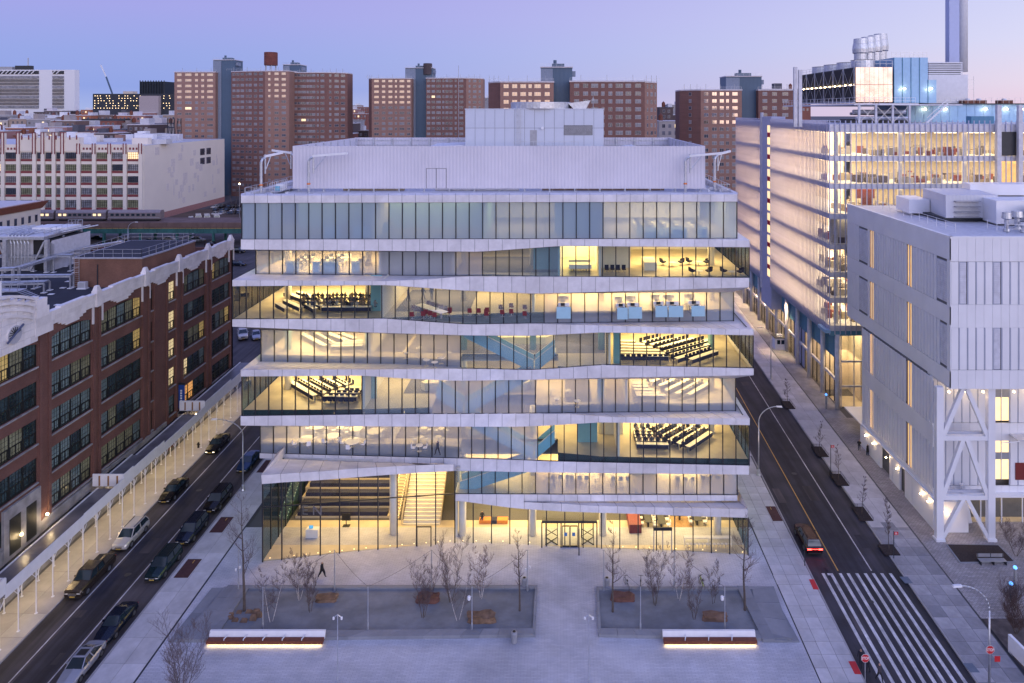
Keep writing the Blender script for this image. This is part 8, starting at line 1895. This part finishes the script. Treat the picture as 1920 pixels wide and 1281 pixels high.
# ================================================================= TOWERS AND CITY BEHIND
W_ = {}
def unit_win(w, h, m_):
    k = (round(w,2), round(h,2), m_.name)
    if k not in W_:
        q = MB(); q.box(-w/2, w/2, -.06, -.03, 0, h, m_); q.box(-w/2-.08, w/2+.08, -.03, 0, -.10, h+.06, M_winfr)
        q.box(-.04, .04, -.08, -.05, 0, h, M_winfr)
        if w > 1.7: q.box(-w/3-.03, -w/3+.03, -.08, -.05, 0, h, M_winfr); q.box(w/3-.03, w/3+.03, -.08, -.05, 0, h, M_winfr)
        W_[k] = q.mesh('window')
    return W_[k]
def tower(name, label, wings, Y0, fpx, nfl, gy=3.84):
    """wings: (px0, px1, py_top, material, [(f, width)...] window columns, turned?)"""
    x_mid = X((wings[0][0]+wings[-1][1])/2, Y0)
    t = thing(name, label, 'apartment tower', (x_mid, Y0, gy), 0, None); off = parent_off(t); cnt = 0
    for (p0, p1, pt, m_, cols, dy, kind) in wings:
        Y = Y0+dy; zt = HC+(CY-pt)*Y/F; x0, x1 = X(p0,Y), X(p1,Y); dp = 16
        if kind == 'shaft':
            q = MB(); q.box(x0, x1, Y, Y+10, gy-4, zt, m_); s_ = q.build('service_shaft', t)
            q = MB(); q.box(x0, x0+(x1-x0)*.38, Y-.3, Y, gy-4, zt-.4, M_shaft2); q.box(x0-.2,x1+.2,Y-.4,Y+10,zt,zt+.35,M_coping); q.build('shaft_face', s_)
            q = MB(); q.box(x0+(x1-x0)*.35,x0+(x1-x0)*.75,Y+2,Y+6,zt,zt+1.6,M_shaft); q.tube((x0+(x1-x0)*.45,Y+3,zt+1.6),(x0+(x1-x0)*.45,Y+3,zt+2.9),.6,M_shaft,8); q.box(x0+(x1-x0)*.6,x1+1.2,Y+1,Y+5,zt-3,zt-1.2,M_shaft2); q.build('roof_cap', s_)
            railing((x0,Y,zt+.3),(x1,Y,zt+.3),1.1,6,M_galv,s_); continue
        if kind == 'flank':     # a face turned away: build as the side of the wing, slanting back
            xf0, xf1 = x0, x1; q = MB(); q.prism([(xf0, Y+ (dp if p1 > CX and p0 < p1 else 0)*0+6), (xf1, Y), (xf1, Y+dp), (xf0, Y+dp)], gy-4, zt, m_); wg = q.build('wall', t)
            q = MB(); q.prism([(xf0-.1, Y+5.9), (xf1, Y-.1), (xf1, Y+dp), (xf0, Y+dp)], zt, zt+.5, M_coping); q.build('coping', t)
            sl = lambda f: Y+6*(1-f)
        elif kind == 'flankR':
            q = MB(); q.prism([(x0, Y), (x1, Y+6), (x1, Y+dp), (x0, Y+dp)], gy-4, zt, m_); q.build('wall', t)
            q = MB(); q.prism([(x0, Y-.1), (x1+.1, Y+5.9), (x1, Y+dp), (x0, Y+dp)], zt, zt+.5, M_coping); q.build('coping', t)
            sl = lambda f: Y+6*f
        else:
            q = MB(); q.box(x0, x1, Y, Y+dp, gy-4, zt, m_); q.build('wall', t)
            q = MB(); q.box(x0-.2, x1+.2, Y-.2, Y+dp, zt, zt+.5, M_coping); q.build('coping', t)
            sl = lambda f: Y
        rot = 0 if kind == 'front' else math.atan2(-6 if kind == 'flank' else 6, x1-x0)
        fh = fpx*Y/F
        for r_ in range(nfl):
            zw = zt-1.9-r_*fh
            if zw < gy+2: break
            for f, w in cols:
                if kind == 'front' and Y < 900:
                    c = R.random(); top_lit = r_ < 4 and m_ is M_tbrick_w
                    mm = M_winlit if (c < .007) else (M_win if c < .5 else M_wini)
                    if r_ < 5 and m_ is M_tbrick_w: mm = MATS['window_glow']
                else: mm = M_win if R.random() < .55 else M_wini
                link('window', unit_win(w, 1.25, mm), t, loc=(x0+(x1-x0)*f-off[0], sl(f)-.02-off[1], zw-off[2]), rot=(0,0,rot)); cnt += 1
        for i in range(3): q = MB(); xx = x0+(x1-x0)*(.15+.35*i); q.tube((xx,Y+2,zt),(xx,Y+2,zt+2.6),.09,M_grey,4); q.build('vent_pipe', t)
        railing((x0,Y+.6,zt+.5),(x1,Y+.6,zt+.5),1.0,8,M_galv,t)
    return t
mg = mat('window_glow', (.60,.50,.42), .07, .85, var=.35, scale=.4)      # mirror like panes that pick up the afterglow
cW = [(.12,2.4),(.34,3.4),(.54,1.5),(.69,1.5),(.87,3.2)]
cD = [(.06,1.8),(.18,1.8),(.31,2.4),(.43,1.0),(.52,1.6),(.62,1.6),(.74,1.0),(.88,2.0)]
cS = [(.18,1.1),(.48,2.2),(.78,2.2)]
T1 = tower('apartment_tower', 'brick apartment tower group farthest left, with a water tank on its middle wing', [
  (327,404,136,M_tbrick_w,cW,0,'front'),(400,440,113,M_shaft,[],3,'shaft'),
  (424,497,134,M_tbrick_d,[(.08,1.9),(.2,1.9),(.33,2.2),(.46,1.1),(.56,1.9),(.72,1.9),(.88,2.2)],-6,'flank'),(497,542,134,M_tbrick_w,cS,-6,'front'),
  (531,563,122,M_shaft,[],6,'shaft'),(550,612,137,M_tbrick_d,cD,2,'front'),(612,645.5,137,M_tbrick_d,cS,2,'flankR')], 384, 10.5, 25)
wt = thing('water_tank', 'round rust brown latticed water tank on steel legs above the left brick tower', 'water tank', (X(508,384), 384, HC+(CY-134)*384/F))
q = MB(); zt = HC+(CY-123)*384/F; q.lathe((X(508,384),384,zt), [(3.5,0),(3.6,.3),(3.6,7.1),(3.4,7.4)], brickmat('tank_lattice', (.26,.08,.055), (.20,.06,.045), (.09,.03,.03), .7, .7, msize=.08), 24); q.build('tank', wt)
for a in range(6): q = MB(); an = a*math.pi/3; q.tube((X(508,384)+3*math.cos(an),384+3*math.sin(an),zt-3.2),(X(508,384)+3*math.cos(an),384+3*math.sin(an),zt),.18,M_grey,5); q.build('leg', wt)
T2 = tower('apartment_tower', 'brick apartment tower group left of centre behind the roof screen', [
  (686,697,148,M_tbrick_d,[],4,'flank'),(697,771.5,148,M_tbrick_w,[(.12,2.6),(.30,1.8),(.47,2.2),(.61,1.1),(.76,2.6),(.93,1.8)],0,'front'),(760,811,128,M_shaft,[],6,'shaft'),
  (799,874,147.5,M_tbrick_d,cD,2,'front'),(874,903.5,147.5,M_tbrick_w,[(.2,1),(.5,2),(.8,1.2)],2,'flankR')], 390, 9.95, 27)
q = MB(); q.lathe((X(802,397),397,HC+(CY-140)*397/F), [(2.6,0),(2.6,6.2),(2.3,6.5)], mat('tank_dark',(.07,.05,.055),.7), 16); solo(q, 'rooftop_tank', 'dark cylindrical tank on the shaft of the left centre tower', 'tank')
T3 = tower('apartment_tower', 'near brick apartment tower group right of centre behind the penthouse', [
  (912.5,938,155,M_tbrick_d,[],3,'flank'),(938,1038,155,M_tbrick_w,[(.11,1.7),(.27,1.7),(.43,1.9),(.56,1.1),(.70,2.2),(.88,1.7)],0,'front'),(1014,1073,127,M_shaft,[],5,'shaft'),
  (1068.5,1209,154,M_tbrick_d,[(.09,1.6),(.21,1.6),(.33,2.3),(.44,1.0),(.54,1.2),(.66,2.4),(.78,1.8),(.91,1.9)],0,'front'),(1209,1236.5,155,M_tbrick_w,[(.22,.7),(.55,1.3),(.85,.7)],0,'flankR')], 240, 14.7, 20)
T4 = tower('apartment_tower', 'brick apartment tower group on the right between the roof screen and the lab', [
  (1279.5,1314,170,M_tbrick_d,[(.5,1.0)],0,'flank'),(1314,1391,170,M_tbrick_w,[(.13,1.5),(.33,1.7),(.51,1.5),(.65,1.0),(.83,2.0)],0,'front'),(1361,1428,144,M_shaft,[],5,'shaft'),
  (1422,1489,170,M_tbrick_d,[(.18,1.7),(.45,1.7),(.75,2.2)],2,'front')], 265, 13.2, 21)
q = MB(); 
# ---- cream factory building with red spandrels
fx = X(267.5,289); fz = HC+(CY-273.5)*289/F
M_fcream = mat('factory_cream', (.78,.70,.60), .8, var=.05, scale=.1)
M_fred = mat('factory_red', (.22,.04,.045), .7)
fac = thing('factory_building', 'big cream factory building with dark red spandrels and piers left of the towers', 'building', (-230, 310, 3.84))
q = MB(); q.box(-330, fx, 290, 360, 0, fz, M_fcream); q.build('wall', fac)
# patched blank side wall
M_patchg = mat('repaint_patch', (.68,.61,.57), .85)
for i in range(34):
    y = R.uniform(292,356); z = R.uniform(8, fz-4); w, h = R.choice([(1.8,3.2),(3.4,3.4),(1.0,5),(2.6,2.6)]); q = MB(); q.box(fx, fx+.03+.002*i, y, y+w, z, z+h, M_patchg); q.build('repainted_patch', fac)
for y in (335.5, 341.5):
    for z in (fz-7, fz-11.6): q = MB(); q.box(fx, fx+.08, y, y+4.2, z, z+3.2, M_win); w_ = q.build('window', fac); q = MB(); q.box(fx+.06, fx+.14, y+2, y+2.2, z, z+3.2, M_sash); q.box(fx+.06,fx+.14,y,y+4.2,z+1.5,z+1.7,M_sash); q.build('glazing_bar', w_)
q = MB(); q.box(fx, fx+.1, 290, 360, 2, 6.5, mat('pink_base', (.38,.19,.17), .8)); q.build('base_band', fac)
FYf = 289.0; Fx = lambda px: X(px, FYf); Fzz = lambda py: HC+(CY-py)*FYf/F
piers = [5.5,34.5,64.5,80.5,101,117.5,147.5,176.5,205.5,234.5,263.5]
for px in piers:
    tall = px < 120
    q = MB(); q.box(Fx(px)-.75, Fx(px)+.75, FYf-.3, 290, 0, Fzz(272 if not tall else 250), M_fcream); q.build('pier', fac)
    q = MB(); q.box(Fx(px)-.75, Fx(px)-.40, FYf-.42, FYf-.2, Fzz(289), Fzz(269 if not tall else 248), M_fred); q.box(Fx(px)+.40, Fx(px)+.75, FYf-.42, FYf-.2, Fzz(289), Fzz(269 if not tall else 248), M_fred); q.build('pier_cap', fac)
rowsy = [(286,298),(308.3,320.3),(330.6,342.5),(352.8,364.7),(375.5,389.5)]
ex = [-24]+piers
for a, b in zip(ex, ex[1:]):
    for k, (r0, r1) in enumerate(rowsy):
        x0, x1 = Fx(a)+.9, Fx(b)-.9; n = max(1, round((x1-x0)/2.4))
        c = R.random(); mm = M_winlit if c < .06 else (MATS['loft_pane_dim'] if c < .4 else (M_win if c < .6 else M_wini))
        q = MB(); q.box(x0, x1, FYf+.55, FYf+.6, Fzz(r1), Fzz(r0), mm); w_ = q.build('window', fac)
        q = MB()
        for i in range(n*3+1): xx = x0+(x1-x0)*i/(n*3); q.box(xx-.05,xx+.05,FYf+.45,FYf+.56,Fzz(r1),Fzz(r0),M_sash)
        for zz in (.33,.66): z_ = Fzz(r1)+(Fzz(r0)-Fzz(r1))*zz; q.box(x0,x1,FYf+.45,FYf+.56,z_-.05,z_+.05,M_sash)
        q.build('glazing_bar', w_, kind='stuff')
        q = MB(); q.box(x0, x1, FYf+.1, FYf+.7, Fzz(r1+4.6), Fzz(r1+.7), M_fred); q.build('spandrel', fac)
        q = MB(); q.box(x0, x1, FYf+.2, FYf+.8, Fzz(r1+10.3), Fzz(r1+4.6), M_fcream); q.build('spandrel', fac)
    q = MB(); q.box(Fx(a), Fx(b), FYf+.3, 290, Fzz(286), Fzz(271), M_fcream)
    for i in range(3): xx = Fx(a)+1.6+i*(Fx(b)-Fx(a)-3.2)/2.4; q.box(xx,xx+.7,FYf+.2,FYf+.3,Fzz(281),Fzz(277),M_fred)
    q.build('parapet_panel', fac)
q = MB(); q.box(Fx(34), Fx(148), FYf, 292, Fzz(284), Fzz(258), M_fcream)
for i in range(9): xx = Fx(40)+i*2.9; q.box(xx,xx+.5,FYf-.15,FYf,Fzz(262),Fzz(254),M_fred)
q.build('raised_parapet', fac)
q = MB(); q.box(-330,fx,290,360,fz,fz+.1,M_lightgrey); q.build('roof', fac)
for i in range(26):
    x = R.uniform(-250, fx-2); y = R.uniform(296, 355); w, d, h = R.uniform(2,9), R.uniform(2,6), R.uniform(1.2,4.5); q = MB(); q.box(x,x+w,y,y+d,fz+.1,fz+h,R.choice([M_lightgrey,M_galv,M_white,M_fcream,M_tbrick_w])); q.build('roof_shed', fac)
# red and truss structures on the factory roof
bb = thing('billboard_frame', 'black steel trestle carrying a flat billboard frame above the low roofs on the left', 'billboard', (X(210,330), 330, 30))
q = MB(); x0, x1 = X(153,330), X(235,330); z_ = HC+(CY-224)*330/F; q.box(x0,x1,330,334,z_-.5,z_+.3,M_dark); q.build('deck', bb)
for i in range(5): xx = X(195,330)+i*1.9; q = MB(); q.beam((xx,384,z_-11),(xx,384,z_),.35,.35,M_dark); q.beam((xx,384,z_-11),(xx+1.9,384,z_),.2,.2,M_dark) if i < 4 else None; q.build('trestle_leg', bb)
# ---- white slab hospital, dark lit building, crane
hs = thing('white_slab_building', 'wide white slab building with dark banded windows on the far left horizon', 'building', (X(70,700), 700, 10))
Yh = 700.0; hx = lambda p: X(p,Yh); hz = lambda p: HC+(CY-p)*Yh/F
q = MB(); q.box(hx(-60),hx(140),Yh,Yh+7,0,hz(131),M_white); q.build('wall', hs)
for (a,b) in ((-60,73),(99,120)):
    q = MB(); q.box(hx(a),hx(b),Yh-.6,Yh,hz(139),hz(133),M_dark); q.build('truss_band', hs)
    for i in range(int((b-a)/8)):
        q = MB(); q.beam((hx(a+i*8),Yh-1,hz(139)),(hx(a+i*8+6),Yh-1,hz(133)),.8,.8,M_white); q.build('truss_brace', hs)
    for k in range(10): q = MB(); q.box(hx(a),hx(b),Yh-.8,Yh,hz(147.5+k*6.2),hz(142.5+k*6.2),M_win if k % 3 else M_wini); q.build('window', hs)
q = MB(); q.box(hx(25),hx(55),Yh+2,Yh+6,hz(131),hz(123),M_dark); q.box(hx(-10),hx(20),Yh+2,Yh+6,hz(131),hz(125),M_grey); q.tube((hx(47),Yh+4,hz(125)),(hx(47),Yh+4,hz(108)),.5,M_grey,5); q.build('rooftop_plant', hs)
db = thing('dark_gridded_building', 'long dark building dotted with small warm lights on the left horizon', 'building', (X(240,600),600,10))
Yd = 600.0; dx_ = lambda p: X(p,Yd); dz_ = lambda p: HC+(CY-p)*Yd/F
q = MB(); q.box(dx_(174),dx_(327),Yd,Yd+30,0,dz_(176),mat('dark_scaffold',(.035,.04,.05),.8)); q.build('wall', db)
q = MB(); q.box(dx_(266),dx_(302),Yd-4,Yd,0,dz_(180),mat('pale_stone',(.42,.36,.36),.8)); q.build('stone_front', db)
q = MB(); q.box(dx_(224),dx_(242),Yd+5,Yd+12,dz_(177),dz_(171),M_cream); q.build('roof_pavilion', db)
dl = MB().box(-.25,.25,-.2,0,-.2,.25,M_softlamp).mesh('work_light'); o_ = parent_off(db)
for i in range(26):
    for k in range(6):
        px = 178+i*5.6
        if 264 < px < 304 or R.random() < .4: continue
        link('work_light', dl, db, loc=(dx_(px+R.uniform(-1,1))-o_[0], Yd-o_[1], dz_(180+k*4.6)-o_[2]))
Yd = 640.0; q = MB(); q.box(X(263,Yd),X(309,Yd),Yd,Yd+20,0,HC+(CY-153)*Yd/F,mat('black_mesh',(.02,.03,.045),.9))
for i in range(10): q.box(X(263+i*5,Yd),X(263.7+i*5,Yd),Yd-1,Yd,HC+(CY-178)*Yd/F,HC+(CY-151)*Yd/F,M_dark)
solo(q, 'shrouded_tower', 'black shrouded block rising behind the dotted dark building', 'building')
cr = thing('tower_crane', 'slender luffing crane jib with a white tip on the left horizon', 'crane', (X(212,620),620,40))
Yc = 620.0; a, b, c = P(211,177,Yc), P(199,144,Yc), P(189,122,Yc)
q = MB(); q.beam(a,b,1.0,1.0,M_shaft); q.build('boom', cr); q = MB(); q.beam(b,c,.8,.8,M_white); q.build('boom_tip', cr); q = MB(); q.box(a.x-2,a.x+2,Yc,Yc+3,a.z-25,a.z,M_dark); q.build('mast', cr)
# ---- the carpet of low buildings up to the horizon
roofc = [M_lightgrey, M_white, mat('tar_roof',(.10,.10,.12),.9), mat('tan_roof',(.36,.31,.29),.85), M_coping]
wallc = [mat('wall_'+n, c, .85, var=.12, scale=.1) for n, c in (('red_brick',(.26,.10,.075)),('brown_brick',(.20,.13,.11)),('tan_brick',(.40,.30,.24)),('cream',(.55,.48,.43)),('grey',(.32,.31,.33)),('rose',(.38,.20,.18)),('dark_brown',(.10,.07,.07)),('orange_brick',(.42,.16,.09)))]
wn = ['red brick','brown brick','tan brick','cream','grey','rose','dark brown','orange brick']
def lowrise(px0, px1, pyt, Y, i, where, wi=None, nrow=2):
    wi = R.randrange(8) if wi is None else wi
    x0, x1 = X(px0,Y), X(px1,Y); zt = HC+(CY-pyt)*Y/F; t = thing('row_building', '', 'building', ((x0+x1)/2,Y,3.84))
    q = MB(); q.box(x0,x1,Y,Y+18,0,zt,wallc[wi]); q.build('wall', t); rf = R.randrange(5); q = MB(); q.box(x0-.2,x1+.2,Y-.2,Y+18,zt,zt+.4,roofc[rf]); r_ = q.build('roof', t)
    ext = ''
    if R.random() < .7:
        q = MB(); w = (x1-x0)*R.uniform(.2,.4); xx = R.uniform(x0,x1-w); q.box(xx,xx+w,Y+2,Y+8,zt+.4,zt+R.uniform(2,4),roofc[R.randrange(5)]); q.build('stair_head', r_); ext = ', stair head'
    if R.random() < .3: q = MB(); xx = R.uniform(x0+1,x1-1); q.lathe((xx,Y+6,zt+.4), [(1.1,0),(1.1,2.6),(.1,3.6)], M_wood, 10); q.build('roof_tank', r_); ext = ', tank'
    sp = 3.0; n = int((x1-x0)/sp)
    for r2 in range(nrow):
        for k in range(n):
            zw = zt-3.0-r2*3.4; mm = M_winlit if R.random() < .06 else (M_win if R.random() < .7 else M_wini)
            q = unit_win(1.3,1.7,mm); o_ = parent_off(t); link('window', q, t, loc=(x0+sp*(k+.5)+(x1-x0-n*sp)/2-o_[0], Y-.02-o_[1], zw-o_[2]))
    t['label'] = '%s building, %s roof%s, %s' % (wn[wi], ['light grey','white','black','tan','pale'][rf], ext, where); return t
spec = []
for row, (Y, pyt) in enumerate([(372,252),(400,240),(440,230),(500,222),(580,214),(690,210)]):
    x = -20
    while x < 322:
        w = R.uniform(26,52)*(380/Y)**.5; spec.append((x, min(x+w, 330), pyt+R.uniform(-7,7), Y+R.uniform(0,20), row)); x += w+R.uniform(0,3)
        if row < 2 and x > 300: break
cols_ = {}
for i, (a, b, t_, Y, row) in enumerate(spec):
    cols_[row] = cols_.get(row, 0)+1; lowrise(a, b, t_, Y, i, '%s from left, %s row beyond factory' % (ORD[min(19, cols_[row]-1)], ORD[row]), nrow=2 if row < 3 else 1)
k = 0
for (a, b, t_, Y, wi) in [(646,662,232,480,6),(655,672,226,560,4),(662,688,214,640,0),(646,668,205,760,5),(668,690,201,900,0),(650,676,198,1200,5),(672,690,246,430,6),(1237,1262,202,420,6),(1250,1282,197,560,4),(1236,1276,228,330,3),(1262,1282,216,480,6),(1436,1500,168,420,4),(1486,1520,192,520,0),(904,914,184,800,4),(640,655,252,400,0)]:
    lowrise(a, b, t_, Y, k, 'number %s of those glimpsed between the brick towers' % ORD[k], wi, nrow=3 if Y < 500 else 2).__setitem__('group', 'buildings glimpsed between the towers'); k += 1
gap_lab = ['dark narrow roofline just right of the left tower group','grey low block with pale roof between the first two tower groups','red brick block nearest the second tower group','rose distant block above the grey block','red distant block on the horizon beside the second tower group','pink far block on the horizon between the tower groups','dark roofed house low in the gap beside the second tower group','dark block with lit dots between the third and fourth tower groups','grey block on the horizon left of the fourth tower group','cream apartment house with fire escapes beside the third tower group','dark brown block touching the fourth tower group','grey block with a bright roof above the lab tower\'s left corner','red block behind the lab tower masts','grey sliver of a block left of the third tower group','low red annex at the foot of the left tower group']
kk = 0
for o in list(COL.objects):
    if o.get('group') == 'buildings glimpsed between the towers': o['label'] = gap_lab[kk]; kk += 1; del o['group']
# bare park trees and lamps at the foot of the towers, seen between factory and roof
for i, (px, w, seed) in enumerate([(438,26,61),(452,24,62),(470,24,63),(488,26,64),(512,26,65),(534,24,66),(650,22,67)]):
    tree(px, 372, 300 if px < 600 else 235, w, 'bare park tree at the foot of the brick towers, %s from the left' % ORD[i], seed=seed, dens=1.5, depth=3, stems=2, vase=True, Y_=312-i*.5, h_=17, trunk_r=.28, group='bare park trees below the towers')
q = MB(); q.prism([(-173,285),(-60,285),(-60,328),(-173,328)], 3.9, 4.4, mat('park_ground',(.10,.065,.05),.95,var=.3,scale=.1)); q.build('park_ground', kind='structure')
for px, py in ((449,345),(562,347)):
    p = P(px,py,300); t = thing('park_lamp','park lamp with orange light beside the %s' % ('distant car lot' if px < 500 else 'left rear corner of the roof'),'street lamp',(p.x,300,4)); q = MB(); q.tube((p.x,300,4),(p.x,300,p.z-.3),.09,M_grey,5); q.build('pole', t); q = MB(); q.lathe((p.x,300,p.z-.3), [(.25,0),(.35,.3),(.2,.6)], M_warmlamp, 8); q.build('lamp_head', t)
pass
